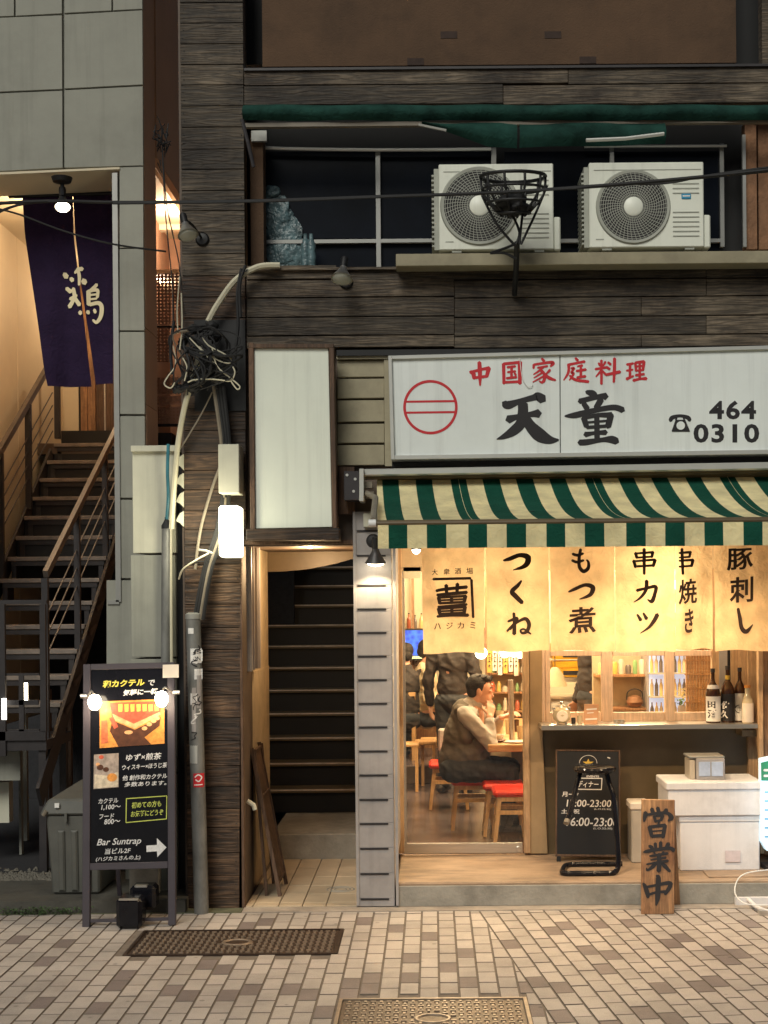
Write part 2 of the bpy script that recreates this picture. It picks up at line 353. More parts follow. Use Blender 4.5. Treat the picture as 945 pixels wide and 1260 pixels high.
M_['concrete_top'] = surf('worn_concrete_top', (0.31, 0.215, 0.14), 0.7, var=0.34, scale=2.5, bump=0.25, bscale=60, dirt=0.5, stretch=(1, 2.5, 1))
M_['gutter'] = surf('gutter_strip', (0.36, 0.31, 0.26), 0.85, var=0.18, scale=6, bump=0.3, bscale=80, dirt=0.3)
M_['moss'] = surf('mossy_strip', (0.12, 0.12, 0.07), 0.9, var=0.4, scale=12, bump=0.5, bscale=60)
M_['joint'] = surf('paving_bed', (0.165, 0.135, 0.11), 0.95, var=0.2, scale=20)
M_['paver'] = surf('pale_paver', (0.425, 0.375, 0.335), 0.75, var=0.22, scale=230, bump=0.5, bscale=160, tint=0.13, stain=.26)
M_['paverd'] = surf('dark_paver', (0.20, 0.162, 0.15), 0.75, var=0.28, scale=230, bump=0.5, bscale=160, tint=0.13, stain=.26)
M_['paveri'] = surf('pale_paver_far', (0.425, 0.375, 0.335), 0.75, var=0.22, scale=230, bump=0.5, bscale=160, tint=0.13, stain=.26, island=True)
M_['iron'] = surf('cast_iron', (0.06, 0.038, 0.027), 0.5, 0.6, var=0.3, scale=9, bump=0.3, bscale=60)
M_['ironpad'] = surf('polished_iron', (0.24, 0.18, 0.13), 0.45, 0.3, var=0.3, scale=14)
M_['tile'] = surf('cream_floor_tile', (0.50, 0.40, 0.28), 0.45, var=0.12, scale=5, dirt=0.2, tint=0.08)
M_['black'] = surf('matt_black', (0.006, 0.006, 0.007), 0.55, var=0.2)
M_['blackgloss'] = surf('glossy_black_board', (0.008, 0.008, 0.011), 0.14, var=0.2, spec=.3)
M_['cable'] = surf('black_cable', (0.012, 0.012, 0.013), 0.7, var=0.2)
M_['cablegrey'] = surf('grey_brown_cable', (0.20, 0.17, 0.13), 0.5, var=0.2)
M_['cablecream'] = surf('cream_conduit', (0.58, 0.54, 0.40), 0.5, var=0.12, scale=5)
M_['steel'] = surf('painted_dark_steel', (0.038, 0.034, 0.036), 0.45, 0.2, var=0.2, scale=8)
M_['tread'] = surf('worn_tread', (0.21, 0.175, 0.15), 0.6, var=0.25, scale=12, dirt=0.3)
M_['rail'] = surf('stair_handrail', (0.12, 0.10, 0.085), 0.4, 0.3, var=0.2, scale=12)
M_['chrome'] = surf('brushed_steel', (0.60, 0.57, 0.52), 0.3, 0.9, var=0.1, scale=4, stretch=(1, 1, 20))
M_['alu'] = surf('aluminium', (0.36, 0.36, 0.34), 0.4, 0.5, var=0.08, scale=5)
M_['alulight'] = surf('bright_aluminium', (0.62, 0.62, 0.58), 0.35, 0.5, var=0.05)
M_['galv'] = surf('stickered_pipe', (0.20, 0.20, 0.19), 0.5, 0.3, var=0.35, scale=9, dirt=0.4, stretch=(1, 1, 0.4))
M_['signwhite'] = surf('sign_face_white', (0.80, 0.84, 0.82), 0.25, var=0.05, scale=1.5, dirt=0.08, streak=.16)
M_['signblank'] = surf('blank_sign_face', (0.80, 0.84, 0.74), 0.14, var=0.05, scale=1.5, dirt=.07, streak=.12)
M_['beigebox'] = surf('cream_plastic', (0.58, 0.57, 0.46), 0.4, var=0.06, streak=.12)
M_['red'] = surf('sign_red', (0.55, 0.02, 0.03), 0.45, var=0.05)
M_['ink'] = surf('ink_black', (0.016, 0.014, 0.016), 0.5, var=0.1)
M_['inknoren'] = surf('noren_ink', (0.035, 0.016, 0.010), 0.8, var=0.2)
M_['white'] = surf('white_paint', (0.78, 0.77, 0.74), 0.5, var=0.03)
M_['chalk'] = surf('chalk_white', (0.72, 0.70, 0.68), 0.8, var=0.15, scale=80)
M_['yellow'] = surf('chalk_yellow', (0.72, 0.62, 0.10), 0.8, var=0.1)
M_['gold'] = surf('star_gold', (0.62, 0.42, 0.06), 0.5, var=0.1)
M_['green_aw'] = cloth('awning_green', (0.008, 0.070, 0.046), 0.12, 0.15)
M_['cream_aw'] = cloth('awning_cream', (0.80, 0.72, 0.42), 0.2, 0.2)
M_['greenold'] = cloth('faded_green_canvas', (0.014, 0.050, 0.040), 0.05, 0.45)
M_['noren'] = cloth('undyed_noren', (0.78, 0.56, 0.32), 0.40, 0.20)
M_['purple'] = cloth('indigo_purple_noren', (0.024, 0.014, 0.042), 0.06, 0.15)
M_['acwhite'] = surf('ac_casing', (0.80, 0.82, 0.72), 0.4, var=0.05, scale=3, dirt=0.14, streak=.15)
M_['acgrey'] = surf('ac_grille', (0.36, 0.37, 0.32), 0.5, var=0.1)
M_['darkglass'] = surf('dark_window_glass', (0.004, 0.006, 0.011), 0.3, var=0.5, scale=2, spec=.15)
M_['bag'] = surf('blue_plastic_bag', (0.085, 0.14, 0.155), 0.3, var=0.6, scale=16, bump=1.0, bscale=30)
M_['glass'] = glass('clear_glass', (0.98, 0.97, 0.94), 0.035)
M_['bin'] = surf('olive_bin_plastic', (0.10, 0.10, 0.088), 0.5, var=0.15, scale=5, dirt=0.15)
M_['darkbrown'] = surf('dark_brown_panel', (0.125, 0.088, 0.045), 0.4, var=0.2, scale=3, dirt=0.2)
M_['foam'] = surf('white_foam', (0.72, 0.70, 0.70), 0.75, var=0.06, scale=6, dirt=0.16, streak=.10, bump=0.15, bscale=180)
M_['intfloor'] = surf('interior_floor', (0.105, 0.08, 0.080), 0.22, var=0.5, scale=2.2, dirt=0.4)
M_['intwall'] = surf('interior_wall', (0.55, 0.40, 0.24), 0.7, var=0.2, scale=3, dirt=0.2)
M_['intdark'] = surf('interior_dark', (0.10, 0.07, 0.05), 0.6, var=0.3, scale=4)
M_['seatred'] = surf('red_vinyl', (0.60, 0.035, 0.02), 0.3, var=0.08)
M_['stoolwood'] = wood('stool_beech', (0.48, 0.27, 0.11), (0.62, 0.38, 0.17), 'z', contrast=0.2, tint=0.08, bump=0.1, rough=0.45)
M_['countertop'] = wood('counter_wood', (0.52, 0.30, 0.13), (0.66, 0.42, 0.20), 'x', contrast=0.25, tint=0.05, bump=0.1, rough=0.35)
M_['skin'] = surf('skin', (0.58, 0.31, 0.20), 0.5, var=0.06, scale=20)
M_['hair'] = surf('black_hair', (0.012, 0.009, 0.008), 0.75, var=0.3, scale=60, bump=0.6, bscale=90)
M_['shirt'] = surf('grey_shirt', (0.38, 0.35, 0.32), 0.85, var=0.10, scale=12, bump=0.6, bscale=30)
M_['vest'] = surf('brown_vest', (0.12, 0.105, 0.085), 0.85, var=0.15, scale=12, bump=0.8, bscale=22)
M_['trousers'] = surf('dark_trousers', (0.030, 0.034, 0.040), 0.85, var=0.2, scale=12, bump=0.6, bscale=25)
M_['jacket'] = surf('black_jacket', (0.030, 0.024, 0.022), 0.8, var=0.2, scale=10, bump=0.6, bscale=20)
M_['creamcloth'] = surf('cream_jacket', (0.62, 0.50, 0.32), 0.85, var=0.1, scale=10, bump=0.5, bscale=20)
M_['paper'] = surf('paper_note', (0.75, 0.66, 0.55), 0.8, var=0.04)
M_['brownglass'] = surf('brown_bottle_glass', (0.045, 0.018, 0.008), 0.08, var=0.1)
M_['clearbottle'] = surf('pale_bottle_glass', (0.50, 0.42, 0.28), 0.08, var=0.1)
M_['orangecap'] = surf('orange_cap', (0.60, 0.25, 0.05), 0.5, var=0.1)
M_['blue'] = surf('badge_blue', (0.05, 0.30, 0.50), 0.4, var=0.05)
M_['trans'] = surf('cloudy_plastic', (0.48, 0.42, 0.34), 0.3, var=0.08, scale=8)
M_['norentext'] = surf('noren_cream_print', (0.85, 0.74, 0.48), 0.9, var=0.08)
M_['pads'] = M_['ironpad']
M_['nosing'] = surf('worn_nosing', (0.55, 0.46, 0.38), 0.5, var=0.3, scale=10)
M_['ventdark'] = surf('dark_vent_brick', (0.045, 0.028, 0.022), 0.9, var=.3, scale=20)
M_['bulb'] = emit('lit_bulb', (1.0, 0.80, 0.50), 14)
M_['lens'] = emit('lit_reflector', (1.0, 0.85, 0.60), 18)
M_['tubebox'] = emit('lit_light_box', (1.0, 0.95, 0.68), 3.2)
M_['rusty'] = surf('rusty_steel', (0.24, 0.12, 0.06), 0.6, 0.3, var=0.3, scale=12, bump=0.3)
M_['copper'] = surf('pinkish_steel_sheet', (0.42, 0.26, 0.19), 0.45, 0.4, var=0.1)
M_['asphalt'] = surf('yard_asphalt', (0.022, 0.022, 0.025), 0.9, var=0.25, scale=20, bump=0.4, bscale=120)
M_['gravel'] = surf('gravel_bits', (0.12, 0.11, 0.09), 0.9, var=0.4, scale=60)
M_['leaf'] = surf('weed_leaf', (0.05, 0.09, 0.03), 0.7, var=0.3, scale=30)

FR = 9.06      # front plane of the wooden building
WL = 10.0      # recessed shop wall
ST = 0.155     # step height
# ---------------------------------------------------------------- ground and paving
g = MB(); g.add([(-40, -30, -0.02), (40, -30, -0.02), (40, 60, -0.02), (-40, 60, -0.02)], [(0, 1, 2, 3)])
ground = tag(g.build('ground', M_['joint']), kind='structure')
pav = MB(); pav.box(-7, 7, -2, 8.93, -0.018, -0.006); pav = tag(pav.build('pavement', M_['joint']), kind='structure')
# the seam where the paving turns: x = sx(y)
def sx(y): return 0.276 + 0.116 * (8.93 - y)
def clip(poly, keep):
    out = []
    for i, p in enumerate(poly):
        q = poly[(i + 1) % len(poly)]; a, b = keep(p), keep(q)
        if a >= 0: out.append(p)
        if (a >= 0) != (b >= 0):
            t = a / (a - b); out.append((p[0] + (q[0] - p[0]) * t, p[1] + (q[1] - p[1]) * t))
    return out
covers = [(-1.735, -0.545, 7.87, 8.46), (-0.475, 0.445, 6.32, 6.98)]
dark_px = [(a / 1.969, 1060 + b / 1.969) for a, b in [(30,188),(170,200),(210,208),(122,240),(315,272),(290,298),(115,342),(245,355),(420,308),(455,322),(505,245),(545,257),(555,322),(610,307),(700,305),(745,320),(845,290),(895,278),(890,300),(840,318),(790,370),(3,322),(590,153),(655,143),(880,145)]]
dark_px += [(465 + a / 1.969, 1060 + b / 1.969) for a, b in [(40,155),(120,180),(75,230),(75,278),(205,218),(165,253),(215,290),(320,197),(355,303),(385,287),(440,298),(385,350),(445,372),(545,257),(500,212),(555,222),(410,165),(450,155),(530,150),(690,300),(785,300),(820,285),(660,362),(710,375),(570,385),(700,195),(740,190),(780,215),(830,225),(860,220),(800,212),(850,240),(880,145),(620,148)]]
def gp(px, py):
    p = W(px, py, 1.0); D = H / (H - p.z); q = W(px, py, D); return (q.x, D)
darks = [gp(*p) for p in dark_px]
def inside(poly, pt):
    c = False; n = len(poly)
    for i in range(n):
        (x1, y1), (x2, y2) = poly[i], poly[(i + 1) % n]
        if (y1 > pt[1]) != (y2 > pt[1]) and pt[0] < (x2 - x1) * (pt[1] - y1) / (y2 - y1) + x1: c = not c
    return c
cells = []
J = 0.0045
for i in range(-60, 30):                       # straight field
    xa = 0.017 + 0.1 * i
    for j in range(-36, 8):
        ya = 8.67 + 0.2 * j + (0.1 if i % 2 else 0)
        if ya < 0: continue
        poly = [(xa + J, ya + J), (xa + 0.1 - J, ya + J), (xa + 0.1 - J, ya + 0.2 - J), (xa + J, ya + 0.2 - J)]
        cells.append((clip(poly, lambda p: sx(p[1]) - J - p[0]), 0))
ux, uy = -0.1152, 0.9933                      # turned field: bricks run along u, across w
wx, wy = 0.9933, 0.1152
ox, oy = sx(8.93), 8.93
for i in range(0, 64):
    for j in range(-48, 12):
        a0, b0 = 0.1 * i, 0.2 * j + (0.1 if i % 2 else 0.02)
        q = [(a0 + J, b0 + J), (a0 + 0.1 - J, b0 + J), (a0 + 0.1 - J, b0 + 0.2 - J), (a0 + J, b0 + 0.2 - J)]
        poly = [(ox + a * wx + b * ux, oy + a * wy + b * uy) for a, b in q]
        cells.append((poly, 1))
full_mesh = {}
near, far_ = [], []
for poly, kind in cells:
    poly = clip(poly, lambda p: 8.925 - p[1]); poly = clip(poly, lambda p: p[1] - 0.5) if poly else poly
    for cx0, cx1, cy0, cy1 in covers:
        if poly and inside([(cx0 - .005, cy0 - .005), (cx1 + .005, cy0 - .005), (cx1 + .005, cy1 + .005), (cx0 - .005, cy1 + .005)], (sum(p[0] for p in poly) / len(poly), sum(p[1] for p in poly) / len(poly))): poly = []
        elif poly and min(p[0] for p in poly) < cx1 and max(p[0] for p in poly) > cx0 and min(p[1] for p in poly) < cy1 and max(p[1] for p in poly) > cy0:
            c = (sum(p[0] for p in poly) / len(poly), sum(p[1] for p in poly) / len(poly))
            if c[0] < cx0: poly = clip(poly, lambda p, v=cx0: v - .004 - p[0])
            elif c[0] > cx1: poly = clip(poly, lambda p, v=cx1: p[0] - v - .004)
            elif c[1] < cy0: poly = clip(poly, lambda p, v=cy0: v - .004 - p[1])
            else: poly = clip(poly, lambda p, v=cy1: p[1] - v - .004)
    if len(poly) < 3: continue
    ar = abs(sum(poly[i][0] * poly[(i + 1) % len(poly)][1] - poly[(i + 1) % len(poly)][0] * poly[i][1] for i in range(len(poly)))) / 2
    if ar < 2e-4: continue
    cx_, cy_ = sum(p[0] for p in poly) / len(poly), sum(p[1] for p in poly) / len(poly)
    dk = any(inside(poly, d) for d in darks)
    u = 533 + F * cx_ / cy_ if cy_ > 0 else 9e9
    vis = -10 < u < 955 and 6.5 < cy_
    if not vis and not dk and cy_ < 6.5: dk = random.random() < 0.09
    (near if vis else far_).append((cy_, poly, dk, ar))
near.sort(key=lambda c: c[0]); indiv = near[:298]; rest = near[298:] + far_
def pz(): return random.uniform(-0.0012, 0.0012)
base_shapes = {}
for cy_, poly, dk, ar in indiv:
    mt = M_['paverd'] if dk else M_['paver']
    cx_ = sum(p[0] for p in poly) / len(poly); cy2 = sum(p[1] for p in poly) / len(poly)
    key = tuple((round(x - cx_, 3), round(y - cy2, 3)) for x, y in poly) + (dk,)
    if key not in base_shapes:
        mb = MB(); inn = [((x - cx_) * 0.965, (y - cy2) * 0.982) for x, y in poly]; outp = [(x - cx_, y - cy2) for x, y in poly]; n = len(poly)
        ccw = sum(outp[i][0] * outp[(i + 1) % n][1] - outp[(i + 1) % n][0] * outp[i][1] for i in range(n)) > 0
        if not ccw: inn.reverse(); outp.reverse()
        v = [(x, y, -0.006) for x, y in outp] + [(x, y, -0.0025) for x, y in outp] + [(x, y, 0) for x, y in inn]
        f = [(i, (i + 1) % n, (i + 1) % n + n, i + n) for i in range(n)] + [(i + n, (i + 1) % n + n, (i + 1) % n + 2 * n, i + 2 * n) for i in range(n)] + [tuple(range(2 * n, 3 * n))]
        mb.add(v, f); me = bpy.data.meshes.new('brick'); me.from_pydata(mb.v, [], mb.f); me.materials.append(mt); me.materials.append(M_['joint']); me.polygons.foreach_set('material_index', [1] * (2 * n) + [0]); base_shapes[key] = me
    o = bpy.data.objects.new('brick', base_shapes[key]); COL.objects.link(o); o.location = (cx_, cy2, pz()); o.parent = pav
mb = MB()
for cy_, poly, dk, ar in rest:
    mb.m = 1 if dk else 0; n = len(poly); cx_ = sum(p[0] for p in poly) / n; cy2 = sum(p[1] for p in poly) / n; dz = pz()
    ccw = sum(poly[i][0] * poly[(i + 1) % n][1] - poly[(i + 1) % n][0] * poly[i][1] for i in range(n)) > 0
    if not ccw: poly = poly[::-1]
    v = [(x, y, -0.006 + dz) for x, y in poly] + [(cx_ + (x - cx_) * .96, cy2 + (y - cy2) * .98, dz) for x, y in poly]
    k0 = mb.m; mb.m = 2; o0 = len(mb.v); mb.add(v, [(i, (i + 1) % n, (i + 1) % n + n, i + n) for i in range(n)])
    mb.m = k0; mb.f.append(tuple(o0 + i for i in range(n, 2 * n))); mb.mi.append(k0)
M_['paverdi'] = surf('dark_paver_far', (0.20, 0.162, 0.15), 0.75, var=0.28, scale=230, bump=0.5, bscale=160, tint=0.13, stain=.26, island=True)
tag(mb.build('paving_bricks', [M_['paveri'], M_['paverdi'], M_['joint']], pav), kind='stuff')
# gutter strip and weeds at the foot of the fronts
mb = MB(); mb.box(X(300, 1118, 9), 7, 8.93, FR + 0.02, -0.018, 0.004); tag(mb.build('gutter', M_['gutter']), kind='structure')
mb = MB(); mb.box(-7, X(299, 1118, 9), 8.93, 9.3, -0.018, 0.003); tag(mb.build('gutter', M_['moss']), kind='structure')
rnd = random.Random(3)
mb = MB()
for k in range(420):
    px = rnd.choice([rnd.gauss(70, 22), rnd.gauss(30, 18), rnd.uniform(0, 100)]); x = X(px, 1120, 8.9); y = rnd.uniform(8.885, 8.935); r = rnd.uniform(0.004, 0.012); a = rnd.uniform(0, 6.3); z = rnd.uniform(0.002, 0.045)
    dx, dy = cos(a) * r, sin(a) * r
    mb.add([(x - dx, y - dy, z), (x + dy * .6, y - dx * .6, z + r * .8), (x + dx, y + dy, z + r), (x - dy * .6, y + dx * .6, z + r * .4)], [(0, 1, 2, 3)])
tag(mb.build('weeds', M_['leaf']), kind='stuff', label='low green weeds along the foot of the kerb')
# manhole covers
for ci, (cx0, cx1, cy0, cy1) in enumerate(covers):
    t = thing('manhole_cover', ['long rectangular cast iron cover in the paving in front of the menu easel', 'cast iron cover cut by the bottom of the picture, with an oval badge'][ci], 'manhole cover', ((cx0 + cx1) / 2, cy0, 0), group='cast iron covers in the pavement')
    mb = MB(); fw = 0.018
    mb.box(cx0, cx1, cy0, cy0 + fw, -0.015, 0.006).box(cx0, cx1, cy1 - fw, cy1, -0.015, 0.006).box(cx0, cx0 + fw, cy0 + fw, cy1 - fw, -0.015, 0.006).box(cx1 - fw, cx1, cy0 + fw, cy1 - fw, -0.015, 0.006)
    mb.build('rim', M_['ironpad'] if ci else M_['iron'], t)
    mb = MB(); mb.box(cx0 + fw + .006, cx1 - fw - .006, cy0 + fw + .006, cy1 - fw - .006, -0.015, -0.001); mb.build('plate', M_['iron'], t)
    mb = MB(); sp = 0.037; nx = int((cx1 - cx0 - 0.07) / sp); ny = int((cy1 - cy0 - 0.07) / sp)
    mcx, mcy = (cx0 + cx1) / 2, (cy0 + cy1) / 2
    for i in range(nx):
        for j in range(ny):
            x = cx0 + 0.035 + (i + .5) * (cx1 - cx0 - .07) / nx; y = cy0 + 0.035 + (j + .5) * (cy1 - cy0 - .07) / ny
            if ((x - mcx) / 0.10) ** 2 + ((y - mcy) / 0.085) ** 2 < 1: continue
            if (i + j) % 2: mb.box(x - .013, x + .013, y - .006, y + .006, -0.002, 0.006)
            else: mb.box(x - .006, x + .006, y - .013, y + .013, -0.002, 0.006)
    tag(mb.build('tread_pattern', M_['ironpad'], t), kind='stuff')
    mb = MB(); pr = [(0.055, 0), (0.06, 0.006), (0.07, 0.006), (0.075, 0)]; mb.lathe(pr, (0, 0, 0), 28); mb.xform(Matrix.Translation((mcx, mcy, -0.001)) @ Matrix.Diagonal((1.2, 1, 1, 1)))
    mb.build('badge', M_['ironpad'], t, smooth=True)
# ================================================================ LEFT BUILDING (grey panels, stair entrance)
LB = 9.6
lb = thing('panel_building', 'pale grey panel-clad building with a stair entrance, left of the wooden column', 'building', W(90, 600, LB))
def panel(pts, D=LB, dep=0.03, mat='greypanel', name='panel', parent=lb, bev=0.002):
    mb = MB(); mb.pquad(pts, D, dep); return mb.build(name, M_[mat], parent, bevel=bev)
g_ = 0.9
for pts in [
    [(-200, -12), (18, -12), (18, 19), (-200, 28)], [(20, -12), (77, -12), (77, 16), (20, 19)], [(80, -12), (138, -12), (138, 12.5), (80, 15.5)], [(140, -12), (176, -12), (176, 10.5), (140, 12.3)],
    [(-200, 30), (77, 18), (77.5, 109), (-200, 121)], [(80, 17.5), (176, 12), (176.5, 103.5), (80, 108.5)],
    [(-200, 123), (77.5, 111), (78, 206), (-200, 221)], [(80, 110.5), (176.5, 105.5), (177, 203), (80, 206)],
    [(148, 205.5), (177, 204.5), (177.3, 304), (148, 304.5)], [(148, 306), (177.3, 305.5), (178.5, 406), (148, 406)], [(148, 408), (178.5, 408), (179, 509), (148, 509)],
    [(148, 511.5), (179, 511.5), (179.5, 612), (148, 612)], [(148, 614.5), (180, 614.5), (180.5, 711), (148, 711)], [(132, 713.5), (181, 713.5), (181, 830), (132, 830)]]:
    panel(pts)
for pts in [[(-200, -120), (77, -120), (77, -14), (-200, -14)], [(79, -120), (176, -120), (176, -14), (79, -14)]]: panel(pts)
# dark backing so that joints read, and the solid body behind
mb = MB(); x0 = X(-200, 200, LB); xr = X(175.5, 300, LB)
mb.box(x0, xr, LB + .031, LB + .25, Z(90, 203, LB), 7.2); mb.box(X(149, 500, LB), xr, LB + .031, LB + .40, 0.08, Z(90, 203, LB))
mb.build('wall', M_['greypanel'], lb)
# side wall of brown board, full depth above, short below
XS = X(178.2, 300, LB)
for k, (za, zb) in enumerate([(7.2, 4.95), (4.945, 3.82), (3.815, 3.30), (3.295, 2.74), (2.735, 2.2), (2.195, 0.08)]):
    mb = MB(); mb.box(xr + .002, XS + 0.002 * (k % 2), LB + .03, LB + .42, zb, za); mb.build('side_panel', M_['sidebrown'], lb)
mb = MB(); xx = X(178.5, 100, LB)    # upper side wall running back, its lower edge following the stair inside
mb.add([(xx, LB + .42, 7.2), (xx, 13.5, 7.2), (xx, 13.5, 5.06), (xx, LB + .42, 5.09), (xx - .05, LB + .42, 7.2), (xx - .05, 13.5, 7.2), (xx - .05, 13.5, 5.06), (xx - .05, LB + .42, 5.09)],
       [(0, 1, 2, 3), (7, 6, 5, 4), (3, 2, 6, 7), (0, 4, 5, 1), (0, 3, 7, 4), (1, 5, 6, 2)])
mb.build('side_panel', M_['sidebrown'], lb)
# entrance frame
mb = MB(); mb.pquad([(-60, 214), (148, 205), (148, 207.5), (-60, 217)], LB - .01, .5); mb.build('soffit', M_['creamwall'], lb)
mb = MB(); mb.pbox(141, 212, 147.4, 740, LB - .012, .10); mb.build('jamb', M_['alu'], lb)
mb = MB(); mb.pbox(133, 738, 147.4, 743, LB - .012, .10); mb.build('sill', M_['alu'], lb)
# stairwell interior: left wall, back wall, ceiling
xl = -3.72
def wallp(y0, y1, z0, z1, mat='creamwall'):
    mb = MB(); mb.box(xl - .03, xl, y0, y1, z0, z1 + .12); mb.build('wall_panel', M_[mat], lb, bevel=.003)
for a, b in [(9.72, 10.6), (10.615, 11.9), (11.915, 12.8), (12.815, 14.6)]: wallp(a, b, 0.9, 5.2)
zc = Z(90, 196, 10.3)
mb = MB(); mb.box(xl, X(150, 400, LB) - .02, 9.85, 14.6, 5.25, 5.3); mb.build('ceiling', M_['creamwall'], lb)
XR = -2.36
mb = MB(); mb.hprism([(-2.215, LB + .42), (-2.40, 11.2), (-2.45, 14.6), (-2.39, 14.6), (-2.34, 11.2), (-2.16, LB + .42)], 0.1, 5.25); mb.build('inner_wall', M_['sidebrown'], lb)
DB = 14.4
zf = 3.46
mb = MB(); mb.box(X(40, 500, DB), X(74, 500, DB), DB, DB + .05, zf, 5.2); mb.build('back_wall', M_['creamwall'], lb)
mb = MB(); mb.box(X(75.5, 500, DB), X(98, 500, DB), DB - .02, DB + .04, zf + .02, 5.2); mb.build('back_wall_panel', M_['creamwall'], lb)
mb = MB(); mb.box(X(98, 500, DB), X(101, 500, DB), DB, DB + .05, zf, 5.2); mb.build('shadow_gap', M_['black'], lb)
for a, b in [(101, 109), (109.6, 119)]:
    mb = MB(); mb.box(X(a, 500, DB), X(b, 500, DB), DB - .03, DB + .04, zf, 5.2); mb.build('door_post', M_['signwood'], lb)
mb = MB(); mb.box(X(119.5, 500, DB), X(128.5, 500, DB), DB, DB + .04, zf, 5.2); mb.box(X(131, 500, DB), X(160, 500, DB), DB, DB + .04, zf, 5.2); mb.build('door', M_['frame_wood'], lb)
mb = MB(); mb.box(X(129, 500, DB), X(130.5, 500, DB), DB, DB + .03, zf, 5.2); mb.build('door_edge', M_['chrome'], lb)
mb = MB(); mb.box(xl, X(150, 500, 13.4) + .2, 13.42, 14.6, zf - .1, zf); mb.build('landing', M_['intdark'], lb)
# back of the dark undercroft
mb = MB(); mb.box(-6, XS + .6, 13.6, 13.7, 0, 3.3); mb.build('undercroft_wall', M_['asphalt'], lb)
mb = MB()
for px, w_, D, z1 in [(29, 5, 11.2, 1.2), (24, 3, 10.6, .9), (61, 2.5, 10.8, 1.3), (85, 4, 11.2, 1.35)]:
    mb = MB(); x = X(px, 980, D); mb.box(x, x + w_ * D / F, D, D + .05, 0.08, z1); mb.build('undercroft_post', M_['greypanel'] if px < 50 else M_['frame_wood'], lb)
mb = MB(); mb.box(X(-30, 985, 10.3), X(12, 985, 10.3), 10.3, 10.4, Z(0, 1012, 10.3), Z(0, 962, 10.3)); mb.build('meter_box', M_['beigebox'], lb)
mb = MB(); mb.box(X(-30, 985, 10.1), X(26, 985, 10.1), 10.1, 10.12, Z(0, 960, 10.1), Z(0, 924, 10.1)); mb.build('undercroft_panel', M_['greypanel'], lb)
# light behind the perforated sheets
pf = thing('perforated_screen', 'pinkish perforated steel sheets seen in the lit gap beside the grey building', 'screen', W(207, 430, 11.2))
D = 11.2
for (a, b, c, d) in [(192, 336, 223, 399), (192, 403, 210, 445), (192, 464, 226, 484), (194, 487, 226, 497), (195, 500, 226, 521)]:
    x0, x1, z0, z1 = rect(a, b, c, d, D); mb = MB(); st = .026; 
    nx, nz = max(int((x1 - x0) / st), 2), max(int((z1 - z0) / st), 2); sxw, szw = (x1 - x0) / nx, (z1 - z0) / nz; hw = .30
    for j in range(nz):
        for i in range(nx):
            u0, u1 = x0 + i * sxw, x0 + (i + 1) * sxw; w0, w1 = z0 + j * szw, z0 + (j + 1) * szw; mx_, mz_ = (u0 + u1) / 2, (w0 + w1) / 2
            v = [(u0, D, w0), (u1, D, w0), (u1, D, w1), (u0, D, w1)] + [(mx_ + dx * sxw * hw, D, mz_ + dz * szw * hw) for dx, dz in ((-1, 0), (0, -1), (1, 0), (0, 1))]
            mb.add(v, [(0, 1, 5, 4), (1, 2, 6, 5), (2, 3, 7, 6), (3, 0, 4, 7)])
    mb.build('perforated_sheet', M_['copper'], pf)
mb = MB(); mb.pbox(190, 521, 228, 524, 11.2, .03); mb.pbox(190, 400, 226, 402, 11.2, .03); mb.build('rail', M_['black'], pf)
gapw = thing('rear_building', 'brown rear wall glowing behind the gap beside the wooden column', 'building', W(210, 300, 13))
mb = MB(); mb.box(X(150, 300, 12.9), -1.81, 12.9, 13, 0, 9); mb.build('wall', M_['sidebrown'], gapw)
mb = MB(); mb.box(X(186, 330, 11.6), X(226, 330, 11.6), 11.6, 12.9, Z(200, 336, 11.6), Z(200, 331, 11.6)); mb.build('landing', M_['creamwall'], gapw)
mb = MB(); mb.box(X(189, 290, 12.4), X(223, 290, 12.4), 12.4, 12.5, Z(200, 282, 12.4), Z(200, 236, 12.4)); mb.build('door', M_['creamwall'], gapw)
mb = MB(); mb.pbox(192, 532, 212, 549, 11.1, .2); mb.build('ledge', M_['black'], gapw)
light('gap_lamp', 'POINT', (X(208, 260, 11.5), 11.9, Z(208, 262, 11.5)), 26, (1, .74, .52), gapw, .05)
light('gap_lamp', 'POINT', (X(200, 345, 12), 11.9, Z(200, 352, 12)), 16, (1, .70, .50), gapw, .05)

# kerb slab and yard
mb = MB(); mb.box(-7, X(229, 1110, 8.94), 8.94, 9.9, -0.02, 0.08); tag(mb.build('kerb', M_['slab']), kind='structure')
mb = MB(); mb.box(-7, -1.9, 9.9, 14, -0.02, 0.075); tag(mb.build('yard', M_['asphalt']), kind='structure')
mb = MB()
for k in range(900):
    x = rnd.uniform(X(0, 1085, 9.6) - .3, X(105, 1085, 9.6)); y = 9.62 + abs(rnd.gauss(0, .16)); r = rnd.uniform(.006, .018); z = .08
    mb.add([(x - r, y - r, z), (x + r, y - r * .7, z), (x + r * .8, y + r, z), (x - r, y + r * .8, z), (x + r * .1, y, z + r)], [(0, 1, 4), (1, 2, 4), (2, 3, 4), (3, 0, 4)])
tag(mb.build('gravel', M_['gravel']), kind='stuff', label='loose grey gravel on the ground beside the bin')

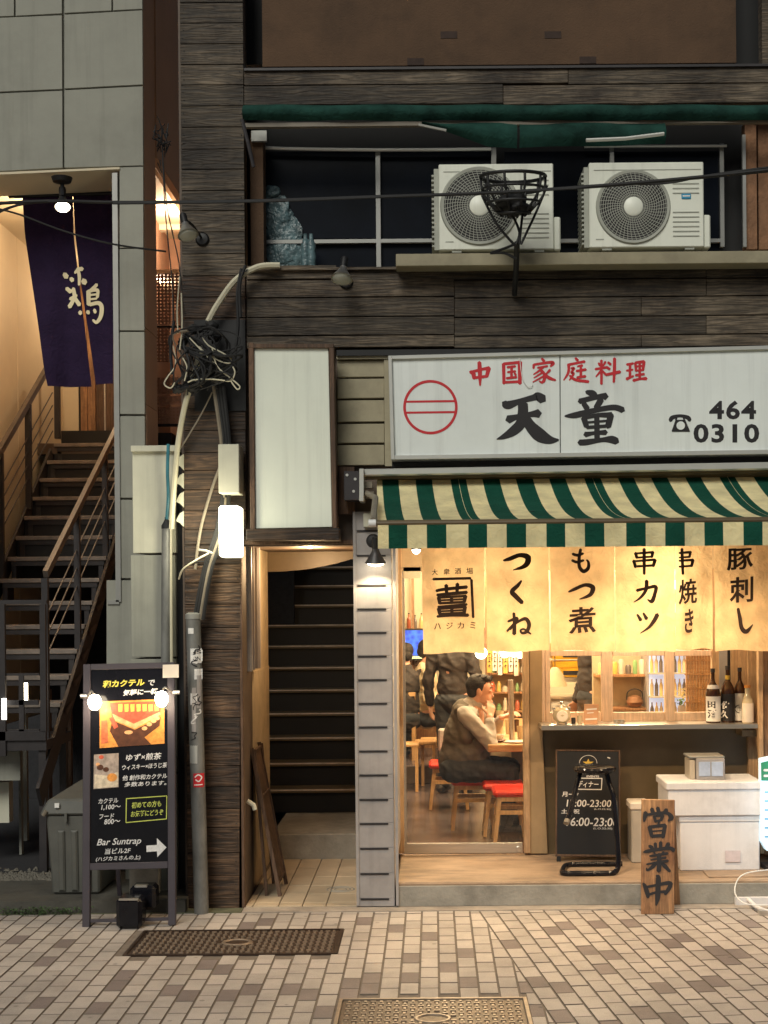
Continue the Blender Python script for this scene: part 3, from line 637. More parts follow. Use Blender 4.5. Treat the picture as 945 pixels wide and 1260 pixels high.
# ================================================================ STEEL STAIR
stt = thing('steel_staircase', 'dark steel open staircase with worn treads climbing behind the left entrance', 'staircase', (-3.1, 10.5, .08))
xa, xb = -3.56, -2.73
for k in range(-4, 9):
    z = 1.97 + k * .186; y = 11.4 + .25 * k
    mb = MB(); mb.box(xa, xb, y, y + .27, z - .034, z); mb.build('tread', M_['tread'], stt, bevel=.003)
    mb = MB(); mb.box(xa + .03, xb - .02, y + .012, y + .03, z - .075, z - .036); mb.box(xa + .03, xa + .07, y + .02, y + .2, z - .185, z - .037); mb.box(xb - .07, xb - .03, y + .02, y + .2, z - .185, z - .037); mb.build('tread_support', M_['steel'], stt)
    if k > 1:
        mb = MB(); mb.box(xa, xb, y + .275, y + .28, z - .186, z + .15); mb.build('riser', M_['black'], stt)
def beam2(mb, p0, p1, hw, hh):
    """rectangular bar between two points lying in a plane of constant x"""
    (y0, z0), (y1, z1), x = p0, p1, hw[2]
    d = Vector((y1 - y0, z1 - z0)).normalized(); n = Vector((-d.y, d.x)) * hh / 2
    q = [(y0 - n.x, z0 - n.y), (y1 - n.x, z1 - n.y), (y1 + n.x, z1 + n.y), (y0 + n.x, z0 + n.y)]
    v = [(x - hw[0], a, b) for a, b in q] + [(x + hw[1], a, b) for a, b in q]
    mb.add(v, [(0, 1, 2, 3), (7, 6, 5, 4), (0, 4, 5, 1), (1, 5, 6, 2), (2, 6, 7, 3), (3, 7, 4, 0)])
sl = .186 / .25
def zt(y): return 1.97 + (y - 11.4) * sl
for xs in (xb + .02, xa - .02):
    mb = MB(); beam2(mb, (9.75, zt(9.75) - .12), (13.4, zt(13.4) - .12), (.012, .012, xs), .17); mb.build('stringer', M_['steel'], stt)
for k in range(-4, 6):          # saw-tooth edge plates that catch the light on the right stringer
    y = 11.4 + .25 * k; z = zt(y); mb = MB(); mb.add([(xb + .035, y - .02, z - .05), (xb + .035, y + .20, z + .0), (xb + .035, y + .22, z + .0), (xb + .035, y + .02, z - .09)], [(0, 1, 2, 3)])
    mb.add([(xb + .045, y - .02, z - .05), (xb + .045, y + .20, z + .0), (xb + .045, y + .22, z + .0), (xb + .045, y + .02, z - .09)], [(3, 2, 1, 0)]); mb.build('nosing_plate', M_['rail'], stt)
# right balustrade
def yz(px, py, x): D = x * F / ((W(px, py, 1).x) * F); return (D, H + (W(px, py, 1).z - H) * D)
xr_ = -2.75
A_, B_ = yz(57, 706, xr_), yz(150, 516, xr_)
mb = MB(); beam2(mb, A_, B_, (.018, .018, xr_), .055); mb.build('handrail', M_['rail'], stt)
for off in (.28, .42, .56):
    mb = MB(); mb.tube([(xr_, A_[0] + .05, A_[1] - off), (xr_, B_[0], B_[1] - off)], .006, 6); mb.build('baluster_rod', M_['rail'], stt)
for px in (56, 96, 131):
    y = xr_ * F / (W(px, 680, 1).x * F); t_ = (y - A_[0]) / (B_[0] - A_[0]); z = A_[1] + (B_[1] - A_[1]) * t_
    mb = MB(); mb.box(xr_ - .022, xr_ + .022, y - .022, y + .022, max(zt(y) - .25, 0.9), z - .02); mb.build('post', M_['steel'], stt)
# left balustrade
xlr = -3.56
C_, D_ = yz(-25, 600, xlr), yz(58, 455, xlr)
mb = MB(); beam2(mb, C_, D_, (.02, .02, xlr), .06); mb.build('handrail', M_['rail'], stt)
for off in (.30, .42, .54, .66):
    mb = MB(); mb.tube([(xlr, C_[0], C_[1] - off), (xlr, D_[0] + .2, D_[1] - off + .12)], .006, 6); mb.build('baluster_rod', M_['steel'], stt)
for px in (1, 36, 72):
    y = xlr * F / (W(px, 550, 1).x * F); t_ = (y - C_[0]) / (D_[0] - C_[0]); z = C_[1] + (D_[1] - C_[1]) * min(t_, 1.1)
    mb = MB(); mb.box(xlr - .025, xlr + .025, y - .025, y + .025, zt(y) - .05, z - .02); mb.build('post', M_['steel'], stt)
# lower landing with its framed rail panel
mb = MB(); mb.box(-4.6, -2.70, 9.9, 10.6, .93, 1.0); mb.build('landing', M_['steel'], stt)
def bars(parts, name='rail_bar', mat='steel', D=9.88, dep=.035):
    for a, b, c, d in parts:
        mb = MB(); mb.pbox(a, b, c, d, D, dep); mb.build(name, M_[mat], stt)
bars([(-80, 738, 58, 743), (-80, 900, 57, 911), (50, 743, 57, 900), (-2, 743, 7, 930)])
bars([(7, 828, 49, 831), (24, 831, 30, 900), (7, 861, 48, 867), (7, 897, 49, 903)], 'panel_bar', 'steel', 9.9, .02)
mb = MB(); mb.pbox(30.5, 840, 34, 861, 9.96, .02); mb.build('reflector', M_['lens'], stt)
mb = MB(); mb.pbox(3, 859, 8, 885, 9.86, .02); mb.build('tube_lamp', emit('small_white_lamp', (1, .98, .9), 3), stt)
for y in (9.95, 10.5):
    mb = MB(); mb.box(-2.76, -2.71, y - .03, y + .03, .08, .93); mb.build('leg', M_['steel'], stt)

# ================================================================ CREAM UTILITY PILLAR with cap
up_ = thing('utility_pillar', 'cream metal-clad pillar with a flat cap in front of the grey building', 'pillar', W(193, 1100, 9.25))
for (a, b, c, d) in [(164, 555, 217, 680), (162, 682.5, 217, 808), (162, 810.5, 218, 950), (162, 952, 219, 1100)]:
    mb = MB(); mb.pbox(a, b, c, d, 9.25, .3); mb.build('cladding', M_['beigebox'] if b < 600 else M_['greypanel'], up_, bevel=.003)
mb = MB(); mb.pbox(161.5, 547.5, 221, 555, 9.22, .36); mb.build('cap', M_['beigebox'], up_, bevel=.003)
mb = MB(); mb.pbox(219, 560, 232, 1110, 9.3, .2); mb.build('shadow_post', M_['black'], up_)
# pipe with blue cable
pp = thing('cable_riser_pipe', 'dark vertical pipe on the cream pillar with a blue cable entering its top', 'pipe', W(206, 810, 9.18))
mb = MB(); mb.tube([W(206, 648, 9.18), W(205, 815, 9.18)], .032, 14); mb.build('pipe', M_['galv'], pp, smooth=True)
mb = MB(); mb.lathe([(.034, 0), (.034, .02), (.012, .06), (.012, .075), (0, .075)], W(206, 650, 9.18), 14); mb.build('top_seal', M_['cable'], pp, smooth=True)
mb = MB(); mb.tube([W(208, 546, 9.15), W(207, 580, 9.14), W(208, 610, 9.15), W(206, 640, 9.18)], .011, 8, smooth_path=5); mb.build('blue_cable', surf('teal_cable', (.05, .22, .28), .45), pp, smooth=True)
mb = MB(); mb.tube([W(213, 600, 9.17), W(211, 650, 9.17), W(212, 820, 9.17)], .010, 8, smooth_path=4); mb.build('grey_cable', M_['cablecream'], pp, smooth=True)
for k, py in enumerate((556, 579, 602, 626)):
    q = [W(a, b, 9.05) for a, b in [(227, py + 2), (222, py + 5), (218, py + 12), (217.5, py + 15), (222, py + 17), (227, py + 22)]]
    mb = MB(); mb.prism([(p.x, p.z) for p in q], 9.05, 9.09)
    tag(mb.build('cable_step', M_['beigebox'], bevel=.002), ['cream fan-shaped bracket at the column edge, topmost of four', 'cream fan-shaped bracket at the column edge, second of four', 'cream fan-shaped bracket at the column edge, third of four', 'cream fan-shaped bracket at the column edge, lowest of four'][k], 'bracket', 'cream brackets down the edge of the wooden column')

# ================================================================ WOODEN BUILDING
wb = thing('wooden_building', 'dark timber-clad two-storey building housing the restaurant', 'building', (0, FR + .5, 0))
def planks(rows, xl_f, xr_f, D=FR, dep=.03, mat='plank', par=wb, split=None):
    for (ya, yb) in rows:
        ym = (ya + yb) / 2; xs = [xl_f(ym)] + [s for s in (split(ym) if split else [])] + [xr_f(ym)]
        for a, b in zip(xs[:-1], xs[1:]):
            x0, x1 = X(a, ym, D), X(b, ym, D); zm = (a + b) / 2
            z0, z1 = Z(min(max(zm, 225), 700), yb, D), Z(min(max(zm, 225), 700), ya, D)
            mb = MB(); o = random.uniform(0, .004); mb.box(x0 + .0012, x1 - .0012, D - o, D + dep, z0 + .0022, z1 - .0015); mb.build('plank', M_[mat], par, bevel=.0025)
ys = [-130, -104, -78, -51, -24, 3, 28, 53.5, 79, 104, 130, 156, 183, 208, 234, 259, 285, 312, 339, 365, 391, 417, 443, 468, 502, 529, 556, 578, 602, 628, 651, 670, 694, 717, 743.5, 772, 799, 826, 855, 883, 911, 942, 968, 995, 1018, 1049, 1077, 1106, 1119]
def cl(y): return 222 if y < 0 else 222 + y * .0087
def cr(y): return 300 + y * .008 if y < 420 else 303.5 if y < 650 else 297.5 - (y - 700) * .005
planks(list(zip(ys[:18], ys[1:19])), cl, cr, mat='plank')
planks(list(zip(ys[18:-1], ys[19:])), cl, cr, mat='plank_dark')
mb = MB(); mb.box(X(223, 500, FR), X(296, 500, FR), FR + .032, FR + .5, 0, 7); mb.build('column_core', M_['intdark'], wb)
# nail heads along the board ends
mb = MB()
for (ya, yb) in list(zip(ys[:-1], ys[1:])):
    ym = (ya + yb) / 2
    if 392 < ym < 505: continue
    for px in (cl(ym) + 4, cr(ym) - 4):
        p = W(px + random.uniform(-1, 1), ym - 4, FR); mb.lathe([(0, -.002), (.0035, -.001), (.004, .002)], (p.x, FR - .004, p.z), 6, 'y'); p = W(px + random.uniform(-1, 1), ym + 6, FR); mb.lathe([(0, -.002), (.0035, -.001), (.004, .002)], (p.x, FR - .004, p.z), 6, 'y')
mb.build('nail_heads', M_['ink'], wb)['kind'] = 'stuff'
# band beam above ground floor
planks([(326, 343), (343.7, 365), (365.7, 389), (389.6, 412), (412.6, 427)], lambda y: 304.5, lambda y: 1150, split=lambda y: [415 if y < 350 else 560, 790 if int(y) % 2 else 870])
# top beam
planks([(83, 103.5), (104, 128)], lambda y: 301, lambda y: 1150, split=lambda y: [620 if y > 103 else 700])
mb = MB(); mb.pbox(301, 79.5, 1150, 82.5, FR - .02, .08); mb.build('beam_capping', M_['steel'], wb)
mb = MB(); mb.box(X(302, 300, FR), X(1150, 300, FR), FR + .032, FR + .3, Z(600, 425, FR), Z(600, 327, FR)); mb.build('beam_core', M_['intdark'], wb)
mb = MB(); mb.box(X(302, 300, FR), X(1150, 300, FR), FR + .032, FR + .12, Z(600, 126, FR), Z(600, 84, FR)); mb.build('beam_core', M_['intdark'], wb)
# upper tan wall, recess at both ends
mb = MB(); mb.pbox(323, -140, 906, 79, FR + .12, .1); mb.build('mortar_wall', M_['tanwall'], wb)
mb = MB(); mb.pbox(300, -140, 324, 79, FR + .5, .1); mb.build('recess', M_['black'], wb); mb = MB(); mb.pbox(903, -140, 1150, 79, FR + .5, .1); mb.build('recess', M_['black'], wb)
mb = MB(); mb.pbox(938, -140, 1150, 79, FR + .02, .1); mb.build('side_boards', M_['plank'], wb)
for px, py in [(543, 38), (671, 38), (502, 71), (714, 69)]:
    mb = MB(); mb.pbox(px, py, px + 20.5, py + 8.5, FR + .117, .02); mb.build('vent_brick', M_['ventdark'], wb)
# upper window wall: dark glass behind aluminium bars
DW = FR + .35
mb = MB(); mb.pbox(296, 120, 1150, 335, DW + .12, .05); mb.build('window_backing', M_['black'], wb)
for a, b, c, d in [(328, 186, 463, 293), (470, 186, 606, 293), (328, 299, 463, 330), (470, 299, 606, 330), (622, 186, 752, 330), (757, 186, 886, 293), (757, 299, 886, 330)]:
    mb = MB(); mb.pbox(a, b, c, d, DW + .02, .01); mb.build('window_pane', M_['darkglass'], wb)
for a, b, c, d in [(463.5, 182, 469, 330), (606, 181, 612, 330), (327, 293.5, 606, 298), (612, 293.5, 752, 298), (752, 180, 757, 330), (757, 293.5, 890, 298), (887, 176, 892, 303), (322, 184, 326, 330)]:
    mb = MB(); mb.pbox(a, b, c, d, DW - .02 - (.003 if d - b > 20 else 0), .035); mb.build('window_bar', M_['alu'], wb)
mb = MB(); mb.tube([W(322, 172, DW - .05), W(326, 179, DW - .05), W(340, 182, DW - .05), W(465, 184, DW - .05), W(605, 183, DW - .05)], .012, 8, smooth_path=4); mb.tube([W(720, 180, DW - .05), W(895, 179, DW - .05)], .010, 8); mb.build('window_pipe', M_['alulight'], wb, smooth=True)
mb = MB(); mb.pbox(309, 163, 325, 330, DW - .2, .15); mb.build('window_post', M_['tanwall'], wb)
mb = MB(); mb.pbox(310, 160, 329, 173, DW - .24, .03); mb.build('bracket', M_['alu'], wb)
mb = MB(); mb.pbox(918, 150, 932, 306, DW - .2, .1); mb.pbox(934, 150, 1000, 306, DW - .15, .1); mb.build('rusty_post', M_['rusty'], wb)
mb = MB(); mb.pbox(915, 165, 919, 303, DW - .24, .03); mb.build('window_bar', M_['alu'], wb)
# ledge carrying the air conditioners
mb = MB(); mb.pbox(488, 309, 1150, 324, FR - .16, .5); mb.build('ledge', M_['sidingold'], wb, bevel=.003)
mb = MB(); mb.pbox(304, 325.5, 1150, 328.5, FR - .03, .4); mb.build('ledge_capping', M_['plank'], wb)
# old siding between the two signs
for (a, b) in [(443, 463.5), (465.5, 489.5), (492, 518.5), (521, 544.5), (547, 572)]:
    mb = MB(); mb.pbox(416, a, 474, b, FR + .05, .03); mb.build('siding_board', M_['sidingold'], wb, bevel=.004)
mb = MB(); mb.pbox(300, 425, 1150, 668, FR + .10, .05); mb.build('wall', M_['intdark'], wb)
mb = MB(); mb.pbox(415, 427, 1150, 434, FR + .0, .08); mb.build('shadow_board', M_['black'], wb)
mb = MB(); mb.pbox(415, 434, 482, 441, FR + .02, .05); mb.pbox(474, 441, 484, 573, FR + .03, .05); mb.build('trim', M_['sidingold'], wb)
mb = MB(); mb.pbox(418, 574, 437, 632, FR + .02, .06); mb.pbox(302, 664, 436, 669, FR + .01, .07); mb.build('timber', M_['frame_wood'], wb)
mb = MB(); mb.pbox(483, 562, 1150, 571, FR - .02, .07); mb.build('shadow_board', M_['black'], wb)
# grey metal siding pillar
sp = thing('siding_pillar', 'pale grey metal-clad pillar with horizontal slots beside the glass door', 'pillar', W(463, 1113, FR))
yy = [629, 652, 682.5, 719, 748, 777, 806, 835, 864, 893, 922.5, 952, 982, 1011.5, 1042, 1073, 1104, 1114]
for a, b in zip(yy[:-1], yy[1:]):
    ym = (a + b) / 2; l = 435 + (ym - 630) * .010; mb = MB(); x0, x1, z0, z1 = X(l, ym, FR), X(l + 47, ym, FR), Z(462, b, FR), Z(462, a, FR)
    mb.box(x0, x1, FR - .02, FR + .3, z0 + .0006, z1 - .0006); mb.build('siding_panel', M_['siding'], sp, bevel=.0015)
    if a > 640:
        mb = MB(); mb.box(X(l + 5, ym, FR), X(l + 40, ym, FR), FR - .026, FR - .019, z1 - .011, z1 - .001); mb.build('slot_lip', M_['ink'], sp)
for l in (435, 483.5):
    mb = MB(); q = [(l, 629), (l + 3.4, 629), (l + 8.2, 1114), (l + 4.8, 1114)]; mb.pquad(q, FR - .03, .06); mb.build('edge_trim', M_['siding'], sp)
# hall between column and siding pillar
lw = X(297, 900, FR); HL = 10.69
mb = MB(); mb.box(lw - .05, lw - .004, FR + .5, HL, 0, Z(320, 826, 9.8)); mb.build('plaster_wall', M_['plaster'], wb)
mb = MB(); mb.box(lw - .05, lw - .008, FR + .5, HL, Z(320, 826, 9.8), 2.45); mb.build('plaster_wall', M_['plaster'], wb)
mb = MB(); mb.box(lw - .06, lw, FR + .032, FR + .49, 0, 2.42); mb.build('jamb', M_['frame_wood'], wb)
mb = MB(); mb.box(lw, lw + .015, FR + .0, FR + .05, 0, 2.42); mb.build('door_jamb', M_['frame_wood'], wb)
for y, r in ((9.35, .03), (9.55, .02), (9.75, .035)):
    mb = MB(); mb.tube([(lw + .015, y, Z(310, 824, 9.5)), (lw + .015, y, 2.42)], r, 10); mb.build('grey_duct', M_['siding'], wb, smooth=True)
rw = X(437, 900, FR) + .02
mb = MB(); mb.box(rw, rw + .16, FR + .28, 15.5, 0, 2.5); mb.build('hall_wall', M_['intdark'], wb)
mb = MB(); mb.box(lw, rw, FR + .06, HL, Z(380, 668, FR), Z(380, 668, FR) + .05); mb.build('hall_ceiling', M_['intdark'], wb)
xo = X(330, 850, HL)
mb = MB(); mb.box(lw - .05, xo, HL, HL + .08, 0, 2.45); mb.build('plaster_wall', M_['plaster'], wb)
mb = MB(); q = [(xo, 2.45), (xo, Z(335, 703, HL))] + [(xo + .04 + i * .1, Z(335, 703, HL) + (.0 if i < 1 else (i / 6) ** 2 * .09)) for i in range(7)] + [(rw, Z(420, 690, HL)), (rw, 2.45)]
mb.prism(q, HL + .01, HL + .08); mb.build('hall_lintel', M_['darkbrown'], wb)
# tiled hall floor
xt = [lw + .02, X(322, 1090, 9.5), X(352, 1090, 9.5), X(380, 1090, 9.5), X(408, 1090, 9.5), rw]
yt = [FR, 9.16, 9.42, 9.70, 10.0, 10.35, 10.69]
mb = MB(); mb.box(lw - .06, rw + .1, FR, HL, -.02, .003); mb.build('hall_bed', M_['joint'], wb)
for i in range(5):
    for j in range(6):
        if i == 0 and j < 3 and False: continue
        mb = MB(); mb.box(xt[i] + .003, xt[i + 1] - .003, yt[j] + .003, yt[j + 1] - .003, 0, .012 + random.uniform(0, .002)); mb.build('tile', M_['tile'], wb, bevel=.002)
mb = MB(); cx_, cy_ = X(420, 1087, 9.56), 9.56
for r in (.035, .06, .085): mb.lathe([(r, 0), (r + .006, .003), (r + .012, 0)], (cx_, cy_, .0135), 24)
mb.build('tile_ornament', M_['concrete'], wb, smooth=True)
mb = MB(); mb.box(lw, rw, HL + .002, 11.76, 0, .20); mb.build('hall_step', M_['concrete'], wb, bevel=.008)
# dark inner stair
stn = thing('inner_staircase', 'steep dark wooden staircase rising inside the hall left of the siding pillar', 'staircase', (-1, 11.76, .2))
y_, z_ = 11.76, .2
for k in range(13):
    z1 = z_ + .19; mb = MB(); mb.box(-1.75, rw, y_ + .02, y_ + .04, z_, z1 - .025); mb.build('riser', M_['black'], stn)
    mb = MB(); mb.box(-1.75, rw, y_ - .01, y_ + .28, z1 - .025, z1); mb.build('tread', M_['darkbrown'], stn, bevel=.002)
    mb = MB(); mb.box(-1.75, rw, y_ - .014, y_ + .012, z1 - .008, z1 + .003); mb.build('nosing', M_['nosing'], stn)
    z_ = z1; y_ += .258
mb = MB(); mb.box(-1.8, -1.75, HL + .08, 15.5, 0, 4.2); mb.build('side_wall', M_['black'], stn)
# step platform in front of the shop
plx = X(489, 1085, FR)
pl = MB(); pl.box(plx, 6, FR, WL + .06, 0, ST); shop_step = tag(pl.build('shop_step', M_['concrete_top'], bevel=.01), kind='structure')
mb = MB(); mb.box(plx - .001, 6, FR - .012, FR + .0, 0.003, ST - .02); mb.build('riser_face', M_['concrete'], shop_step, bevel=.004)
# ================================================================ SIGNS AND AWNING
# blank vertical light sign
vsn_ = thing('blank_sign', 'tall blank white light-box sign in a brown wooden frame', 'sign', W(360, 540, 8.9))
mb = MB(); mb.pquad([(313.5, 428), (405, 428), (409.5, 648), (315.5, 650)], 8.86, .15); mb.build('face', M_['signblank'], vsn_, bevel=.003)
for i_, q in enumerate([[(306.5, 421), (313, 421), (315, 652), (309, 652)], [(405.8, 427), (411.5, 427), (415.5, 655), (410, 655)], [(306.5, 422.5), (411.5, 422.5), (411.5, 427.5), (306.5, 427.5)]]):
    mb = MB(); mb.pquad(q, 8.84 - .003 * (i_ == 2), .16); mb.build('frame', M_['frame_wood'], vsn_, bevel=.003)
mb = MB(); mb.pquad([(304, 650.5), (418, 649), (418, 664), (304, 664)], 8.80, .25); mb.build('shelf', M_['plank_dark'], vsn_, bevel=.003)
# main restaurant sign
ms = thing('restaurant_sign', 'wide white restaurant sign with red and black characters and a telephone number', 'sign', W(700, 500, 8.9))
SD = 8.9
mb = MB(); mb.pquad([(483, 441), (689.3, 436), (689.8, 557.5), (486.5, 560)], SD, .12); mb.build('face_panel', M_['signwhite'], ms)
mb = MB(); mb.pquad([(690.6, 436), (1150, 423.5), (1150, 550), (691, 557.5)], SD, .12); mb.build('face_panel', M_['signwhite'], ms)
for i_, q in enumerate([[(479, 437), (1150, 419), (1150, 424), (479, 441.5)], [(482, 560), (1150, 549.5), (1150, 555), (482, 565)], [(478.5, 437), (483, 437), (486.5, 565), (482, 565)]]):
    mb = MB(); mb.pquad(q, SD - .02 - .003 * (i_ == 2), .16); mb.build('frame', M_['alulight'], ms, bevel=.002)
m1 = pxmap(SD, 560, 430, 4.295)
tian = [[(262, 282, 26), (285, 292, 34), (345, 272, 22), (420, 252, 26), (440, 246, 34), (468, 262, 38)],
        [(285, 368, 34), (340, 352, 20), (410, 340, 24), (445, 336, 36)],
        [(362, 285, 40), (362, 335, 42), (350, 390, 42), (310, 430, 38), (262, 458, 22), (225, 472, 5)],
        [(368, 345, 34), (400, 400, 44), (450, 450, 54), (505, 476, 34), (550, 476, 8)]]
tong = [[(698, 222, 16), (730, 232, 30), (748, 246, 20)], [(662, 272, 24), (700, 262, 22), (770, 246, 22), (800, 246, 32)],
        [(683, 283, 22), (702, 312, 24)], [(775, 262, 26), (762, 285, 26), (745, 306, 18)],
        [(585, 350, 8), (640, 345, 26), (740, 320, 22), (840, 304, 24), (890, 318, 26)],
        [(684, 360, 26), (698, 405, 22)], [(680, 360, 18), (760, 345, 18), (830, 345, 26)], [(826, 345, 28), (812, 405, 26)],
        [(700, 384, 10), (815, 374, 10)], [(700, 410, 14), (810, 402, 14)], [(752, 350, 22), (754, 480, 24)], [(692, 448, 24), (740, 440, 16), (800, 436, 24)],
        [(662, 490, 26), (700, 488, 26), (780, 476, 20), (830, 474, 32), (858, 484, 30)]]
fat = lambda S, k: [[(a, b, w_ * k) for a, b, w_ in s_] for s_ in S]
letter_mesh('lettering', [('s', fat(tian, 1.32)), ('s', fat(tong, 1.26))], m1, M_['ink'], ms)
naka = [[(84, 116, 14), (100, 125, 18), (104, 152, 14)], [(94, 116, 12), (150, 102, 12), (184, 98, 18)], [(182, 98, 18), (170, 142, 14)], [(102, 148, 12), (168, 140, 12)], [(132, 66, 16), (135, 130, 17), (136, 188, 7)]]
kuni = [[(260, 74, 14), (262, 178, 13)], [(262, 74, 12), (345, 66, 13)], [(346, 64, 18), (346, 178, 15)], [(264, 172, 11), (340, 168, 11)], [(280, 92, 10), (322, 87, 10)], [(282, 118, 9), (322, 113, 9)], [(276, 150, 10), (328, 144, 10)], [(302, 90, 11), (302, 148, 11)], [(318, 124, 10), (326, 134, 8)]]
ie = [[(462, 46, 10), (474, 60, 12)], [(420, 78, 12), (418, 98, 9)], [(422, 78, 10), (505, 66, 12), (520, 72, 16), (508, 88, 8)], [(440, 95, 8), (492, 86, 9)], [(468, 92, 10), (440, 116, 8), (418, 130, 5)], [(455, 106, 12), (476, 130, 13), (474, 160, 13), (462, 172, 10), (448, 164, 5)], [(462, 122, 8), (420, 148, 5)], [(470, 140, 8), (415, 170, 5)], [(478, 128, 10), (500, 148, 14), (534, 160, 8)], [(505, 106, 11), (486, 126, 7)]]
niwa = [[(640, 44, 10), (652, 56, 12)], [(600, 80, 12), (645, 70, 10), (688, 62, 12)], [(604, 80, 12), (602, 120, 11), (578, 160, 6)], [(618, 98, 10), (632, 98, 10), (618, 120, 9), (630, 126, 10), (608, 160, 6)], [(610, 136, 9), (640, 158, 12), (708, 168, 12)], [(675, 82, 11), (650, 88, 7)], [(645, 112, 10), (694, 104, 11)], [(668, 86, 10), (668, 140, 11)], [(648, 146, 10), (692, 140, 11)]]
ryo = [[(762, 70, 9), (770, 84, 10)], [(798, 64, 11), (786, 84, 7)], [(745, 102, 10), (808, 92, 11)], [(777, 56, 11), (777, 180, 11)], [(776, 108, 10), (748, 142, 6)], [(782, 112, 9), (800, 130, 10)], [(812, 66, 10), (826, 78, 11)], [(806, 92, 10), (820, 102, 11)], [(800, 132, 11), (875, 116, 13)], [(846, 46, 13), (845, 110, 13), (842, 170, 10)]]
ri0 = [[(912, 78, 11), (945, 72, 10)], [(910, 110, 9), (942, 105, 9)], [(928, 74, 11), (928, 146, 11)], [(910, 154, 13), (946, 138, 8)], [(956, 70, 11), (960, 112, 10)], [(956, 68, 10), (1002, 62, 13)], [(1002, 62, 13), (996, 108, 11)], [(960, 88, 8), (998, 84, 8)], [(960, 110, 8), (998, 106, 8)], [(979, 66, 10), (979, 150, 11)], [(958, 134, 10), (1002, 128, 10)], [(946, 162, 13), (980, 154, 10), (1014, 152, 15)]]
letter_mesh('lettering', [('s', fat(c_, 1.3)) for c_ in (naka, kuni, ie, niwa, ryo, ri0)], m1, M_['red'], ms)
# red ring emblem
mb = MB(); c = (530.5, 500.5); n = 60; R1, R0 = 33.5, 30.2
v = []
for k in range(n):
    a = 2 * pi * k / n
    for r in (R0, R1): v.append((W(c[0] + r * cos(a), c[1] + r * sin(a), SD).x, SD - .002, W(c[0] + r * cos(a), c[1] + r * sin(a), SD).z))
mb.add(v, [(2 * k, 2 * k + 1, (2 * k + 3) % (2 * n), (2 * k + 2) % (2 * n)) for k in range(n)])
for py in (493.5, 507): mb.add([(W(a, b, SD).x, SD - .0016, W(a, b, SD).z) for a, b in [(499.5, py + 1.6), (561.5, py + .8), (561.5, py - 1.8), (499.5, py - 1)]], [(0, 1, 2, 3)])
mb.build('emblem', M_['red'], ms)
m2 = pxmap(SD, 780, 430, 5.727)
num = [('t', '464', (535, 357, 866, 490), dict(bold=.03, spacing=1.12)), ('t', '0310', (425, 522, 888, 655), dict(bold=.03, spacing=1.12))]
tel = [('s', [[(262, 500, 26), (275, 478, 30), (330, 465, 22), (385, 478, 30), (398, 498, 26)], [(306, 480, 12), (300, 495, 12)], [(355, 480, 12), (360, 495, 12)], [(280, 572, 18), (305, 498, 16)], [(390, 572, 18), (360, 498, 16)], [(300, 500, 14), (365, 500, 14)], [(275, 571, 12), (396, 571, 12)],
       [(302, 512, 10), (302, 555, 14)], [(368, 512, 10), (368, 555, 14)]])]
letter_mesh('lettering', num + tel, m2, M_['ink'], ms)
mb = MB(); mb.add([m2(a, b, .0002) for a, b in [(272, 577), (400, 577), (386, 545), (365, 500), (304, 500), (284, 545)]], [(5, 4, 3, 2, 1, 0)]); mb.build('telephone_body', M_['ink'], ms)
mb = MB(); mb.add([m2(334 + 30 * cos(pi * k / 12), 534 + 30 * sin(pi * k / 12), .004) for k in range(24)], [tuple(range(23, -1, -1))]); mb.build('telephone_dial', M_['signwhite'], ms)
mb = MB(); mb.tube([W(560 + a / 4.295, 430 + b / 4.295, SD - .012) for a, b in [(345, 40), (358, 140), (385, 192), (408, 190), (412, 176)]], .0025, 6, smooth_path=4); mb.build('hanging_wire', M_['white'], ms)
# two small light boxes by the column
lbx = [('upper_box', 8.86, (271, 547, 290.5, 607), 'beigebox', 'cream light box, unlit, fixed above a glowing one'), ('lower_box', 8.86, (271.5, 622, 290.5, 685), 'tubebox', 'glowing white light box fixed to the wooden column')]
for nm, D, (a, b, c_, d), mt, lab in lbx:
    t = thing('light_box', lab, 'light box', W(281, d, D), group='light boxes on the wooden column')
    x0, x1, z0, z1 = rect(a, b, c_, d, D); rot = Matrix.Translation((x1, D, 0)) @ Matrix.Rotation(radians(-8), 4, 'Z') @ Matrix.Translation((-x1, -D, 0))
    mb = MB(); mb.box(x0, x1 + .03, D - .05, D + .16, z0, z1); mb.build('housing', M_[mt], t, bevel=.012 if mt == 'tubebox' else .004)
    mb = MB(); mb.box(x0 + .02, x1, D + .16, D + .2, z0 + .05, z1 - .05); mb.build('bracket', M_['cable'], t)
    if mt == 'tubebox': light('tube_glow', 'POINT', (x0 - .10, D - .16, (z0 + z1) / 2), 10, (1, .93, .66), t, .10)

